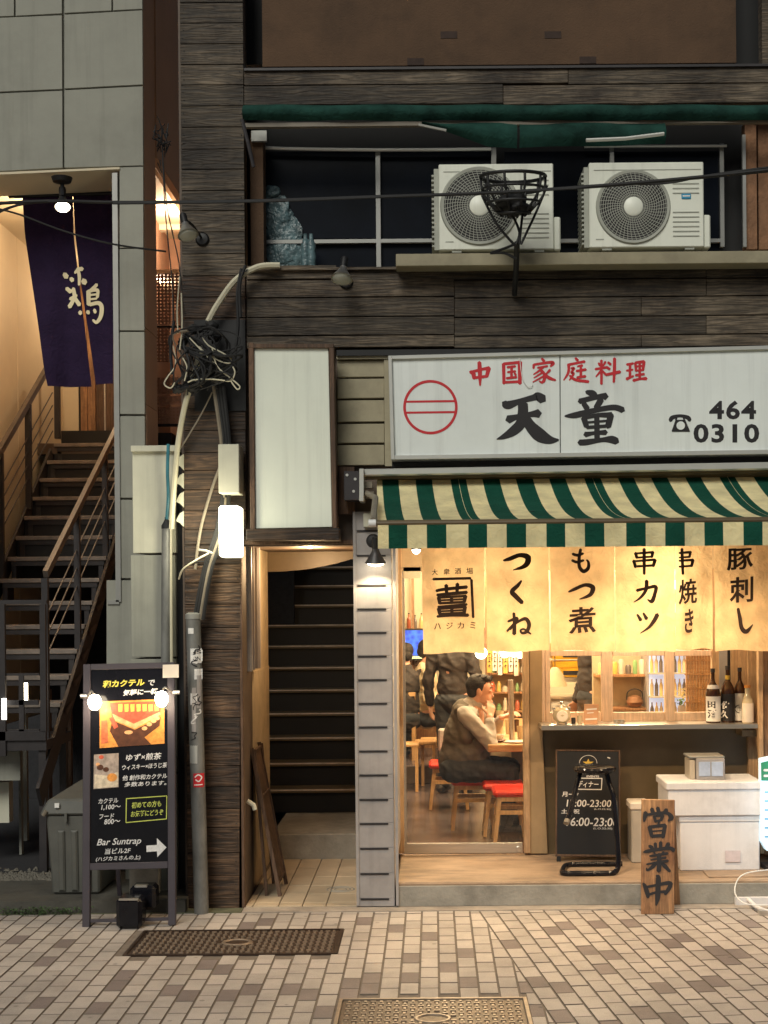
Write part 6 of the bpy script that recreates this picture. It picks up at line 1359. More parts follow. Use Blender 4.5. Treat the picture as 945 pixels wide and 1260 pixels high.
mb.tube([W(637, 298, 8.7), W(636, 330, 8.85), W(634, 362, 9.03)], .018, 8, smooth_path=3); mb.build('bracket_arm', M_['black'], ib, smooth=True)

# ================================================================ CABLES
def cable(name, lab, pts, r, mat, cat='cable', group=None, k=8):
    mb = MB(); mb.tube([W(a, b, d) for a, b, d in pts], r, 7, smooth_path=k); o = mb.build(name, M_[mat], smooth=True); return tag(o, lab, cat, group)
cable('overhead_cable', 'thick black cable crossing the whole front below the upper window', [(-40, 252, 8.2), (60, 247, 8.3), (150, 248.5, 8.4), (300, 247, 8.4), (480, 241, 8.4), (620, 236, 8.4), (800, 223, 8.3), (990, 204, 8.2)], .010, 'cable')
cable('overhead_cable', 'thinner black cable running just under the thick one', [(140, 250, 8.35), (300, 248, 8.36), (450, 243, 8.36), (700, 232, 8.35), (870, 218, 8.3), (990, 206, 8.2)], .006, 'cable')
cable('overhead_cable', 'black cable sagging below the others across the right air conditioner', [(630, 236, 8.42), (740, 227, 8.4), (820, 225, 8.4), (880, 214, 8.3), (990, 200, 8.2)], .006, 'cable')
cable('overhead_cable', 'thin black cable slanting down from far left to the gap', [(-30, 250, 8.3), (20, 262, 8.3), (80, 284, 8.35), (140, 300, 8.4), (205, 309, 8.6)], .006, 'cable')
cable('overhead_cable', 'black cable bundle coming in at the far left edge', [(-30, 275, 8.3), (10, 256, 8.3), (40, 249, 8.3), (80, 247, 8.3)], .008, 'cable')
cable('overhead_cable', 'thin black wire hanging down in the gap left of the column', [(200, 158, 9.2), (203, 240, 9.2), (208, 300, 9.2), (213, 350, 9.2), (214, 400, 9.0)], .004, 'cable')
cable('overhead_cable', 'thin black wire running beside the hanging one towards the tangle', [(201, 190, 9.15), (206, 250, 9.15), (214, 290, 9.15), (222, 330, 9.1), (226, 400, 9.0)], .004, 'cable')
cable('cream_conduit', 'thick cream conduit curving from the beam down behind the cable tangle', [(345, 326, 9.0), (318, 328, 8.98), (290, 345, 8.96), (268, 375, 8.96), (257, 395, 8.96)], .020, 'cablecream', 'conduit')
cable('cream_conduit', 'thick cream conduit descending through the tangle to the pillar edge', [(250, 425, 8.94), (238, 465, 8.94), (228, 500, 8.95), (220, 545, 8.98), (215, 600, 9.0), (212, 650, 9.05)], .018, 'cablecream', 'conduit')
ct = thing('cable_tangle', 'messy tangle of black and cream cables tied to the wooden column', 'cables', W(250, 460, 8.9))
mb = MB(); mb.pbox(240, 393, 303, 505, FR - .012, .01); mb.build('backing_plate', M_['black'], ct)
R2 = random.Random(11)
def tg(pts, r, mat, name='loose_cable'):
    mb = MB(); mb.tube([W(a, b, d) for a, b, d in pts], r, 6, smooth_path=5); mb.build(name, M_[mat], ct, smooth=True)
for k in range(26):
    a0 = R2.choice([(228, 410), (245, 405), (262, 400), (220, 425)]); a1 = R2.choice([(218, 478), (235, 480), (265, 465), (232, 470), (252, 478)])
    m = (R2.uniform(208, 300), R2.uniform(415, 475)); m2_ = ((a0[0] + m[0]) / 2 + R2.gauss(0, 10), (a0[1] + m[1]) / 2 + R2.gauss(0, 8)); d = 8.9
    tg([(a0[0], a0[1], d), (m2_[0], m2_[1], d - R2.uniform(0, .12)), (m[0], m[1], d - R2.uniform(0, .1)), (a1[0] + R2.gauss(0, 4), a1[1] + R2.gauss(0, 4), d)], R2.choice([.004, .005, .007, .009]), R2.choice(['cable'] * 5 + ['cablegrey']))
for pts in [[(214, 425), (217, 448), (208, 462), (203, 472), (211, 477), (216, 470)], [(250, 415), (258, 425), (275, 434), (284, 440), (284, 446), (272, 444), (252, 432), (245, 426)], [(232, 470), (240, 467), (258, 466), (272, 467), (285, 468), (290, 458), (287, 450)],
            [(262, 428), (268, 450), (285, 465), (296, 475), (292, 478), (283, 465)], [(226, 440), (231, 452), (228, 468)], [(234, 415), (250, 432), (266, 448)], [(224, 360), (225, 400), (222, 430)], [(222, 340), (219, 380), (220, 410)]]:
    tg([(a, b, 8.84) for a, b in pts], .0045, 'cablecream')
for pts in [[(252, 425), (258, 445), (265, 470)], [(250, 420), (262, 450), (268, 478)], [(298, 330), (293, 360), (294, 400), (290, 440), (292, 460)], [(303, 326), (296, 350), (297, 390)], [(215, 395), (211, 430), (213, 460)]]:
    tg([(a, b, 8.93) for a, b in pts], .011, 'cable', 'thick_cable')
for (px, py, r) in [(240, 405, .05), (226, 420, .04), (262, 400, .05), (265, 415, .05), (220, 478, .05), (238, 478, .045), (268, 467, .04)]:
    blobby(W(px, py, 8.92), (r * .8, .04, r * .6), 8, int(px), .4).build('junction', M_['cable'], ct, smooth='all')
for k, (x0_, x1_, x2_) in enumerate([(268, 278, 251), (272, 281, 247), (264, 275, 255), (276, 284, 244)]):
    cable('riser_cable', ['thick dark cable dropping from the tangle to the steel pipe, leftmost', 'thick dark cable second from the left below the tangle', 'thick cable third from the left below the tangle', 'thick dark cable rightmost below the tangle'][k],
          [(x0_, 475, 8.95), (x1_, 560, 8.97), (270 + k * 3, 640, 8.97), (252 + k * 3, 700, 8.95), (240 + k * 3.5, 762, 8.95)], .013, ['cable', 'cable', 'cablegrey', 'cable'][k], group='cables feeding the steel pipe')
cable('riser_cable', 'brown-grey cable bowing left of the riser cables', [(277, 560, 8.98), (262, 600, 8.98), (248, 650, 8.98), (241, 700, 8.97)], .010, 'cablegrey')
cable('loose_wire', 'thin cream wire hooked across below the column clamp', [(258, 680, 8.9), (240, 690, 8.88), (226, 700, 8.9), (221, 712, 8.95)], .006, 'cablecream')
cable('loose_wire', 'thin dark wire crossing the column to the light box', [(221, 705, 8.95), (238, 692, 8.95), (255, 690, 8.98), (274, 684, 9.0)], .005, 'cable')
cable('loose_wire', 'thin brown wire slanting down from the tangle across the planks', [(262, 482, 8.98), (248, 510, 9.0), (230, 540, 9.0), (222, 552, 9.0)], .005, 'cablegrey')
mb = MB(); mb.tube([W(246, 676, 8.95), W(254, 677, 8.93), (W(262, 680, 8.95))], .008, 6); tag(mb.build('cable_clamp', M_['alulight'], smooth=True), 'pale clamp strapping the riser cables to the column', 'clamp')
hw_ = thing('dead_vine', 'clump of dead dark vine hanging on a wire in the gap', 'plant', W(200, 175, 9.2))
mb = MB()
for k in range(26):
    p = W(200 + R2.gauss(0, 4), 172 + R2.gauss(0, 11), 9.2 + R2.gauss(0, .02)); mb.tube([p, p + Vector((R2.gauss(0, .02), R2.gauss(0, .02), R2.gauss(0, .03))), p + Vector((R2.gauss(0, .03), 0, R2.gauss(0, .04)))], .004, 5)
mb.build('twigs', M_['cable'], hw_)['kind'] = 'stuff'

# steel pipe with stickers
sp_ = thing('steel_pipe', 'tall grey steel pipe covered with torn stickers in front of the wooden column', 'pipe', W(248, 1117, 8.95))
a_, b_ = W(238.5, 757, 8.95), W(249, 1118, 8.93); b_.z = 0.0
mb = MB(); mb.tube([a_, b_], .046, 20); mb.build('tube', M_['galv'], sp_, smooth=True)
mb = MB(); mb.lathe([(.049, -.02), (.049, .01), (.03, .02), (0, .02)], a_, 18); mb.build('top_collar', M_['alu'], sp_, smooth=True)
def onpipe(a, b, l):
    p = W(a, b, 8.93); t = (a_.z - p.z) / (a_.z - b_.z); c = a_.lerp(b_, t); dx = max(-.044, min(.044, p.x - c.x)); return (p.x, c.y - math.sqrt(.0472 ** 2 - dx * dx) - .0006 - l, p.z)
def sticker(px0, py0, px1, py1, mat, name='sticker', txt=None, tm=None):
    mb = MB(); n = 8
    for j in range(3):
        for i in range(n + 1): mb.v.append(onpipe(px0 + (px1 - px0) * i / n, py0 + (py1 - py0) * j / 2 + (i % 2) * .5, 0))
    for j in range(2):
        for i in range(n): k = j * (n + 1) + i; mb.f.append((k, k + n + 1, k + n + 2, k + 1)); mb.mi.append(0)
    o = mb.build(name, M_[mat], sp_)
    if txt: letter_mesh('lettering', [('t', txt[0], txt[1], dict(bold=.03))], lambda a, b, l: (onpipe(a, b, l)[0], onpipe(a, b, l)[1] - .001, onpipe(a, b, l)[2]), M_[tm], o)
for q in [(236, 797, 249, 815, 'chalk'), (233, 772, 240, 779, 'chalk'), (241, 822, 250, 835, 'chalk'), (236, 852, 244, 866, 'chalk'), (235, 916, 245, 938, 'alulight'), (244, 830, 249, 870, 'siding'), (238, 845, 243, 900, 'siding')]: sticker(*q)
sticker(238, 799, 250, 813, 'white', 'sticker', ('JS', (239, 799.5, 249, 805), ), 'ink'); sticker(240, 950, 252.5, 967, 'red', 'red_sticker')
letter_mesh('lettering', [('t', 'ON', (239, 807, 248, 812), dict(bold=.02))], lambda a, b, l: (onpipe(a, b, l)[0], onpipe(a, b, l)[1] - .001, onpipe(a, b, l)[2]), M_['ink'], sp_)
letter_mesh('lettering', [('s', [[(242, 955, 1.5), (246, 952, 1.5), (250, 955, 1.5), (247, 960, 1.5), (243, 958, 1.5)], [(241.5, 964.5, 1.2), (251, 964, 1.2)]])], lambda a, b, l: (onpipe(a, b, l)[0], onpipe(a, b, l)[1] - .001, onpipe(a, b, l)[2]), M_['white'], sp_)

RS = random.Random(5)
for k in range(9):      # scrawled tags and torn sticker edges
    cx_, cy_ = RS.uniform(239, 248), RS.uniform(775, 905)
    letter_mesh('scribble', [('s', [[(cx_ + RS.uniform(-4, 4), cy_ + i * 2.2 + RS.uniform(-2, 2), RS.uniform(.8, 1.6)) for i in range(5)]])], lambda a, b, l: (onpipe(a, b, l)[0], onpipe(a, b, l)[1] - .0014, onpipe(a, b, l)[2]), M_['ink'] if k % 3 else M_['chalk'], sp_)

# ================================================================ MENU EASEL (A-board)
D = 8.60; base = W(160, 1137, D); SC = D / F
eb = thing('menu_easel', 'tall black menu easel with two glowing clip lamps, handwritten bar menu and white arrow', 'signboard', (base.x, D, 0))
LEAN = radians(6.5); Mb = Matrix.Translation((base.x, D, 0)) @ Matrix.Rotation(radians(-.9), 4, 'Y') @ Matrix.Rotation(-LEAN, 4, 'X')
SZc = 1 / cos(LEAN) * 1.02
def L2(px, py): return ((px - 160) * SC, (1137 - py) * SC * SZc)       # board-plane coordinates
def lb_box(px0, py0, px1, py1, y0, y1, name, mat, bevel=.002, par=None):
    (x0, z1), (x1, z0) = L2(px0, py0), L2(px1, py1); mb = MB(); mb.box(x0, x1, y0, y1, z0, z1); mb.xform(Mb); return mb.build(name, M_[mat], par or eb, bevel=bevel)
M_['easel'] = surf('easel_paint', (.055, .045, .055), .5, var=.1)
lb_box(103, 822, 112, 1137, -.02, .02, 'side_rail', 'easel'); lb_box(208.5, 822, 217.5, 1137, -.02, .02, 'side_rail', 'easel')
lb_box(112.2, 822, 208.3, 829, -.019, .02, 'cross_rail', 'easel'); lb_box(112.2, 1062, 208.3, 1070, -.019, .02, 'cross_rail', 'easel'); lb_box(112.2, 1128, 208.3, 1132, -.01, .012, 'cross_rail', 'easel')
bp_ = lb_box(112.2, 829.2, 208.3, 1061.8, -.006, .006, 'board_panel', 'blackgloss', 0)
for px in (126, 196):
    mb = MB(); x = (px - 160) * SC + base.x; mb.tube([(x, D + .17, 1.40), (x, D + .52, 0)], .017, 4); mb.build('rear_leg', M_['easel'], eb)
def Lm(ox, oy, s, off=.0075):
    def f(a, b, l): x, z = L2(ox + a / s, oy + b / s); return tuple(Mb @ Vector((x, -off - l, z)))
    return f
ml_ = Lm(98.5, 810, 3.707)     # crop coordinates of the photo, shifted for the lean of the board
HB = dict(bold=.015, slant=.15, shear=.03)
HBb = dict(bold=.035, slant=.12, shear=.03)
letter_mesh('lettering', [('t', '和カクテル', (105, 118, 300, 153), HBb)], ml_, M_['yellow'], bp_)
letter_mesh('lettering', [('t', 'で', (318, 122, 348, 148), HB), ('t', '気軽に一杯', (200, 160, 362, 192), HBb), ('t', 'ゆず×煎茶', (214, 450, 378, 484), HB), ('t', 'ウィスキー×ほうじ茶', (196, 494, 404, 524), HB), ('t', '他 創作和カクテル', (198, 545, 404, 572), HB),
    ('t', '多数あります。', (206, 576, 400, 600), HB), ('t', 'カクテル', (86, 648, 178, 672), HB), ('t', '1,100〜', (100, 676, 190, 702), HB), ('t', 'フード', (92, 716, 160, 740), HB), ('t', '800〜', (114, 740, 188, 764), HB),
    ('t', 'Bar Suntrap', (80, 826, 284, 862), dict(bold=.01, slant=.3, shear=.02)), ('t', '当ビル2F', (116, 870, 236, 896), HB), ('t', '(ハジカミさんの上)', (76, 902, 280, 930), HB)], ml_, M_['chalk'], bp_)
letter_mesh('lettering', [('t', '初めての方も', (240, 664, 376, 696), HB), ('t', 'お気軽にどうぞ', (236, 704, 386, 734), HB), ('s', [[(216, 652, 4), (402, 644, 4)], [(402, 644, 4), (400, 746, 4)], [(400, 746, 4), (214, 758, 4)], [(214, 758, 4), (216, 652, 4)]])], ml_, surf('chalk_lime', (.55, .60, .12), .8), bp_)
mb = MB(); mb.add([ml_(a, b, .0005) for a, b in [(308, 862), (356, 860), (356, 830), (400, 872), (358, 914), (356, 888), (308, 890)]], [(0, 6, 5, 4, 3, 2, 1)]); mb.build('arrow', M_['chalk'], bp_)
# printed photographs (flat prints)
def prn(c, r=.35): return surf('print_%d' % len(bpy.data.materials), c, r, var=.35, scale=35)
def poly(pts, mat, l, par, name='print_area'):
    mb = MB(); mb.add([ml_(a, b, l) for a, b in pts], [tuple(range(len(pts)))[::-1]]); return mb.build(name, mat, par)
cO, cD, cP, cR, cY = prn((.75, .30, .06)), prn((.10, .035, .015)), prn((.85, .42, .18)), prn((.55, .10, .05)), prn((.95, .55, .10))
ph = poly([(92, 214), (392, 210), (392, 410), (92, 424)], cO, .0003, bp_, 'bar_photo')
poly([(140, 222), (380, 218), (372, 285), (250, 320), (150, 290)], cR, .0006, ph)
for k in range(7): x = 178 + k * 28; poly([(x, 228 + k), (x + 20, 227 + k), (x + 19, 262), (x + 2, 264)], cY, .0009, ph)
poly([(150, 270), (250, 318), (370, 268), (375, 280), (255, 340), (160, 300)], cP, .0012, ph)
poly([(150, 300), (255, 345), (375, 290), (370, 330), (300, 380), (330, 412), (180, 420), (140, 350)], cD, .001, ph)
for x, y in [(226, 356), (300, 340), (322, 322), (342, 308), (358, 296)]: poly([(x + 20 * cos(a) * (1 if x < 250 else .65), y + 9 * sin(a)) for a in [2 * pi * k / 12 for k in range(12)]], cP, .0015, ph)
poly([(136, 290), (156, 284), (178, 330), (160, 340)], cR, .0013, ph); poly([(100, 300), (128, 300), (132, 400), (100, 405)], prn((.6, .15, .06)), .0013, ph)
p2 = poly([(66, 452), (180, 448), (180, 600), (64, 606)], prn((.42, .33, .27)), .0003, bp_, 'food_photo')
poly([(70, 540), (130, 548), (178, 530), (178, 598), (68, 603)], prn((.70, .58, .42)), .0006, p2)
for x, y, r, m in [(95, 510, 16, cD), (122, 520, 14, cD), (100, 464, 12, cR), (150, 556, 24, cO), (84, 496, 10, cP)]: poly([(x + r * cos(a), y + r * .8 * sin(a)) for a in [2 * pi * k / 10 for k in range(10)]], m, .0009, p2)
lb_box(203, 825, 223, 841, -.026, -.021, 'white_card', 'paper', 0)
# clip lamps
for k, (px, py, sgn) in enumerate(((121, 869, -1), (204, 867, 1))):
    x, z = L2(px, py); p = Mb @ Vector((x, -.09, z)); t = thing('clip_lamp', ['glowing clip lamp on the left edge of the menu easel', 'glowing clip lamp on the right edge of the menu easel'][k], 'lamp', p, group='clip lamps on the menu easel')
    mb = MB(); mb.lathe([(r_ * 1, h_) for r_, h_ in [(0, .048), (.026, .040), (.040, .015), (.042, -.006), (.030, -.036), (.014, -.050), (0, -.050)]], p, 16); mb.build('bulb', M_['lens'], t, smooth=True)
    mb = MB(); q = Mb @ Vector((x + sgn * .05, -.03, z + .04)); mb.tube([p + Vector((0, 0, .03)), p + Vector((sgn * .02, 0, .07)), q], .006, 6, smooth_path=4); mb.lathe([(0, -.02), (.014, -.02), (.014, .02), (0, .02)], q + Vector((sgn * .03, 0, 0)), 10, 'x'); mb.build('arm', M_['chrome'], t, smooth=True)
    light('clip_glow', 'POINT', p + Vector((0, -.05, -.02)), 3.2, (1, .78, .55), t, .03)
# black box lamp / transformer at its feet
tr = thing('black_case', 'small black rounded power case under the menu easel', 'case', W(161, 1137, 8.55))
x0, x1, z0, z1 = rect(143, 1105, 175, 1136, 8.5); mb = MB(); mb.box(x0, x1, 8.5, 8.66, 0.0, z1); mb.build('body', M_['blackgloss'], tr, bevel=.022, smooth=True)
mb = MB(); mb.box(x0 + .02, x1 - .02, 8.497, 8.52, z1 - .012, z1 - .002); mb.build('edge_strip', M_['chrome'], tr)
mb = MB(); mb.pbox(160, 1090, 192, 1120, 8.68, .14); mb.build('rear_body', M_['blackgloss'], tr, bevel=.02, smooth=True); mb = MB(); mb.pbox(166, 1089, 182, 1093, 8.69, .05); mb.build('handle', M_['chrome'], tr, bevel=.004)
mb = MB(); mb.pbox(160, 1068, 196, 1100, 9.05, .1); tag(mb.build('concrete_block', M_['concrete'], bevel=.004), 'pale block standing behind the black case', 'block')

# bin
bn = thing('rubbish_bin', 'large olive-green plastic bin behind the menu easel', 'bin', W(90, 1100, 9.1))
D = 9.12; x0, x1 = X(60, 1040, D), X(122, 1040, D); zb, zt3 = .085, Z(90, 1002, D)
mb = MB(); v = [(x0 + .02, D + .02, zb), (x1, D + .02, zb), (x1, D + .5, zb), (x0 + .02, D + .5, zb), (x0 - .012, D, zt3), (x1, D, zt3), (x1, D + .55, zt3), (x0 - .012, D + .55, zt3)]
mb.add(v, [(0, 3, 2, 1), (4, 5, 6, 7), (0, 1, 5, 4), (1, 2, 6, 5), (2, 3, 7, 6), (3, 0, 4, 7)]); mb.build('body', M_['bin'], bn, bevel=.012)
for a in (72, 88, 104):
    mb = MB(); xx_ = X(a, 1050, D); mb.add([(xx_, D - .004, zt3 - .1), (xx_ + .045, D - .004, zt3 - .1), (xx_ + .045, D + .012, zb + .02), (xx_, D + .012, zb + .02), (xx_ + .012, D - .012, zt3 - .11), (xx_ + .033, D - .012, zt3 - .11), (xx_ + .033, D + .004, zb + .03), (xx_ + .012, D + .004, zb + .03)], [(4, 7, 6, 5), (0, 3, 7, 4), (1, 5, 6, 2), (0, 4, 5, 1), (3, 2, 6, 7)]); mb.build('rib', M_['bin'], bn)
lid = MB(); zl = zt3; v = [(x0 - .05, D - .02, zl), (x1, D - .02, zl), (x1, D + .60, zl), (x0 - .05, D + .60, zl), (x0 + .0, D + .0, zl + .10), (x1, D + .0, zl + .10), (x1, D + .58, zl + .16), (x0 + .08, D + .58, zl + .16)]
lid.add(v, [(0, 3, 2, 1), (4, 5, 6, 7), (0, 1, 5, 4), (1, 2, 6, 5), (2, 3, 7, 6), (3, 0, 4, 7)]); lid.build('lid', M_['bin'], bn, bevel=.012)
mb = MB(); mb.pbox(68, 988, 73.5, 993.5, D - .03, .01); mb.build('white_tag', M_['white'], bn); mb = MB(); mb.pbox(80, 1000, 83, 1011, D - .03, .03); mb.build('latch', M_['bin'], bn)
mb = MB(); mb.tube([W(54, 1003, D - .02), W(58, 997, D - .02)], .014, 8); mb.build('hinge_pin', M_['cablegrey'], bn)

# leaning folded sign in the hall
lf = thing('folded_frame', 'folded brown wooden sign frame leaning on the hall wall', 'frame', (lw + .15, 9.8, 0))
def bar3(p, q, r=.016, name='rail', mat='frame_wood'):
    mb = MB(); mb.tube([p, q], r, 4); mb.build(name, M_[mat], lf)
for yy_ in (9.35, 9.75):
    bar3((lw + .02, yy_ + .1, .98), (lw + .21, yy_, .014), .017); bar3((lw + .035, yy_ + .12, .97), (lw + .12, yy_ + .02, .014), .014)
for t_ in (.05, .35, .92):
    bar3((lw + .02 + .19 * t_, 9.45 - .1 * t_, .98 * (1 - t_) + .02), (lw + .02 + .19 * t_, 9.85 - .1 * t_, .98 * (1 - t_) + .02), .012, 'cross_rail')
mb = MB(); mb.add([(lw + .03, 9.46, .94), (lw + .03, 9.84, .94), (lw + .20, 9.75, .08), (lw + .20, 9.36, .08)], [(0, 1, 2, 3)]); mb.build('panel', M_['frame_wood'], lf)
mb = MB(); mb.tube([(lw + .02, 9.2, Z(300, 985, 9.2)), (lw + .06, 9.2, Z(300, 990, 9.2)), (lw + .07, 9.2, Z(300, 996, 9.2))], .016, 8); tag(mb.build('tap_bracket', M_['beigebox'], smooth=True), 'small cream hook-shaped fitting on the hall jamb', 'bracket')

# ================================================================ ON THE STEP
# blackboard leaning on the wall
D = 9.86; bb0 = W(723, 1062, D - .12)
bk = thing('opening_hours_board', 'black chalk board with opening hours and a gold star, behind the black stool', 'signboard', (bb0.x, D - .12, ST))
ML = Matrix.Translation((W(723, 1000, D - .06).x, D - .12, ST)) @ Matrix.Rotation(radians(1.2), 4, 'Y') @ Matrix.Rotation(radians(-7), 4, 'X')
sc_b = (D - .06) / F; hb = 132 * sc_b
def Bq(px, py): return ((px - 724.5) * sc_b, (1055 - py) * sc_b * 1.01)
def bbx(a, b, c_, d, y0, y1, name, mat, bev=.002):
    (x0, z1), (x1, z0) = Bq(a, b), Bq(c_, d); mb = MB(); mb.box(x0, x1, y0, y1, z0, z1); mb.xform(ML); return mb.build(name, M_[mat], bk, bevel=bev)
bpan = bbx(686.5, 923, 762, 1047, -.004, .004, 'board_panel', 'black', 0)
bbx(684.5, 921, 686.4, 1050, -.010, .012, 'edge_strip', 'frame_wood'); bbx(762.1, 921, 764, 1050, -.010, .012, 'edge_strip', 'frame_wood'); bbx(686.5, 921, 762, 922.8, -.010, .012, 'edge_strip', 'frame_wood'); bbx(686.5, 1047.2, 762, 1049.5, -.010, .012, 'edge_strip', 'frame_wood')
bbx(686, 1049.6, 691, 1056, -.012, .012, 'foot', 'black'); bbx(758, 1049.6, 763, 1056, -.012, .012, 'foot', 'black')
def Bm(a, b, l):
    px, py = 675 + a / 7.0, 910 + b / 7.0; x, z = Bq(px + (py - 985) * -.035, py); return tuple(ML @ Vector((x, -.0055 - l, z)))
star = [(335 + (50 if k % 2 == 0 else 20) * cos(-pi / 2 + k * pi / 5), 190 + (38 if k % 2 == 0 else 16) * sin(-pi / 2 + k * pi / 5)) for k in range(10)]
mb = MB(); cpt = len(star); mb.add([Bm(a, b, .001) for a, b in star] + [Bm(335, 190, .001)], [(i, 10, (i + 1) % 10) for i in range(10)]); mb.build('star', M_['gold'], bpan)
CH = dict(bold=.01, slant=.1)
ring = [(335 + 76 * cos(a), 190 + 66 * sin(a), 4) for a in [pi * 1.0 + k * pi / 8 for k in range(9)]]
letter_mesh('lettering', [('s', [ring, [(236, 318, 8), (458, 318, 8)], [(458, 318, 8), (456, 412, 8)], [(456, 412, 8), (236, 412, 8)], [(236, 412, 8), (236, 318, 8)], [(500, 140, 8), (522, 146, 10)]]), ('t', 'ディナー', (250, 340, 430, 396), dict(bold=.02)),
    ('t', '月−金', (118, 432, 262, 476), dict(bold=.02)), ('t', '17:00-23:00', (160, 500, 545, 560), CH), ('t', '(L.O.22:30)', (400, 570, 545, 588), {}), ('t', '土日祝', (118, 580, 275, 620), dict(bold=.02)), ('t', '16:00-23:00', (165, 650, 610, 722), CH), ('t', '(L.O.22:30)', (398, 732, 560, 752), {}), ('t', 'EVENTS', (325, 294, 432, 310), dict(bold=.03))], Bm, M_['chalk'], bpan)
# black cantilever stool
cs = thing('black_stool', 'black tubular cantilever stool standing in front of the chalk board', 'stool', W(728, 1070, 9.4))
r = .0175; D1, D2 = 9.22, 9.52
def q3(px, py, D): return W(px, py, D)
zb_ = ST + r; sxa = .105
def gq(px, D, z): return Vector((X(px, 1000, D), D, z))
seatz = Z(732, 945, 9.40)
# right tube: seat -> down -> base ; base loop; left short tube
mb = MB()
pth = [gq(747, 9.42, seatz - .02), gq(751, 9.40, seatz - .10), gq(757, 9.34, .62), gq(761, 9.28, .30), gq(761, 9.26, .21), gq(757, 9.24, .175), gq(748, 9.22, zb_), gq(705, 9.22, zb_), gq(694, 9.24, zb_), gq(692, 9.30, zb_), gq(695, 9.46, zb_), gq(700, 9.52, zb_), gq(712, 9.54, zb_), gq(766, 9.54, zb_)]
mb.tube(pth, r, 10, smooth_path=6); mb.build('frame_tube', M_['blackgloss'], cs, smooth=True)
mb = MB(); mb.tube([gq(716, 9.42, seatz - .02), gq(711, 9.38, seatz - .10), gq(705, 9.30, .60), gq(699, 9.22, .52)], r, 10, smooth_path=5); mb.build('frame_tube', M_['blackgloss'], cs, smooth=True)
mb = MB(); e0 = gq(699, 9.22, .52); mb.tube([e0, e0 + (e0 - gq(705, 9.30, .60)).normalized() * .03], r * 1.1, 10); mb.build('tube_end', M_['cablegrey'], cs, smooth=True)
mb = MB(); mb.lathe([(0, -.028), (.11, -.028), (.135, -.018), (.143, 0), (.135, .014), (.11, .020), (0, .016)], (X(732.5, 945, 9.40), 9.40, seatz), 32); mb.build('seat', M_['blackgloss'], cs, smooth=True)
# wooden OPEN sign
ws = thing('open_sign', 'wooden folding board with three large black brush characters on the paving edge', 'signboard', (X(811, 1125, 8.78), 8.78, 0))
D = 8.78; zt4 = Z(811, 983.5, D + .06); ln = .10
q = [(790, 1125), (830.5, 1126.5), (831.5, 984), (790.5, 983)]
def wsq(a, b, l=0):
    p = W(a, b, D); t = max(0, p.z) / zt4; return (X(a, b, D + ln * t), D - l + ln * t, Z(a, b, D + ln * t))
mb = MB(); f_ = [wsq(*k) for k in q]; f_[0] = (f_[0][0], f_[0][1], 0.002); f_[1] = (f_[1][0], f_[1][1], 0.002)
mb.add([Vector(a) for a in f_] + [Vector(a) + Vector((0, .02, 0)) for a in f_], [(0, 1, 2, 3), (7, 6, 5, 4), (0, 4, 5, 1), (1, 5, 6, 2), (2, 6, 7, 3), (3, 7, 4, 0)]); fb = mb.build('front_board', M_['signwood'], ws, bevel=.003)
mb = MB(); A2 = [Vector((f_[3][0] + .01, f_[3][1] + .022, f_[3][2] - .01)), Vector((f_[2][0] + .0, f_[2][1] + .022, f_[2][2] - .01))]; B2 = [Vector((X(798, 1110, 9.0), 9.03, 0.006)), Vector((X(839, 1112, 9.0), 9.03, 0.006))]
mb.add([B2[0], B2[1], A2[1], A2[0]] + [k + Vector((0, .018, 0)) for k in (B2[0], B2[1], A2[1], A2[0])], [(0, 1, 2, 3), (7, 6, 5, 4), (0, 4, 5, 1), (1, 5, 6, 2), (2, 6, 7, 3), (3, 7, 4, 0)]); mb.build('rear_board', M_['signwood'], ws)
ei = [[(168, 182, 28), (184, 222, 28)], [(222, 172, 26), (234, 214, 28)], [(304, 190, 30), (285, 215, 26), (262, 228, 14)], [(112, 215, 30), (104, 262, 28), (98, 298, 12)], [(116, 238, 18), (220, 222, 20), (310, 222, 24), (348, 262, 34), (318, 292, 14)],
      [(190, 250, 22), (204, 300, 20)], [(190, 250, 14), (268, 240, 20)], [(268, 242, 24), (252, 288, 20)], [(204, 294, 16), (254, 284, 16)], [(235, 298, 16), (226, 335, 16)],
      [(148, 345, 30), (168, 430, 26)], [(150, 348, 22), (290, 332, 26)], [(290, 332, 30), (270, 440, 28)], [(165, 388, 12), (278, 378, 10)], [(170, 432, 24), (272, 424, 24)]]
gyo = [[(200, 498, 24), (208, 556, 22)], [(250, 488, 26), (248, 556, 24)], [(146, 520, 20), (168, 534, 26), (182, 556, 18)], [(322, 500, 32), (300, 532, 22), (284, 550, 12)], [(92, 578, 10), (130, 568, 24), (230, 552, 24), (330, 540, 26), (370, 560, 28)],
       [(190, 580, 14), (202, 598, 12)], [(276, 574, 16), (262, 594, 12)], [(150, 612, 14), (230, 600, 18), (312, 588, 20)], [(160, 648, 12), (230, 636, 14), (296, 626, 16)], [(122, 688, 12), (230, 668, 18), (316, 656, 20)],
       [(234, 596, 30), (236, 680, 32), (232, 748, 34)], [(205, 680, 26), (170, 716, 26), (128, 742, 14), (122, 722, 10)], [(255, 672, 16), (290, 706, 30), (334, 752, 18)]]
chu = [[(90, 862, 18), (108, 890, 34), (128, 950, 38), (134, 990, 24)], [(112, 896, 20), (200, 880, 22), (320, 858, 34), (346, 876, 36)], [(340, 880, 34), (318, 920, 34), (290, 960, 24)], [(132, 968, 20), (210, 944, 22), (310, 936, 26)],
       [(212, 790, 18), (228, 812, 42), (226, 900, 42), (222, 990, 42), (208, 1062, 14)]]
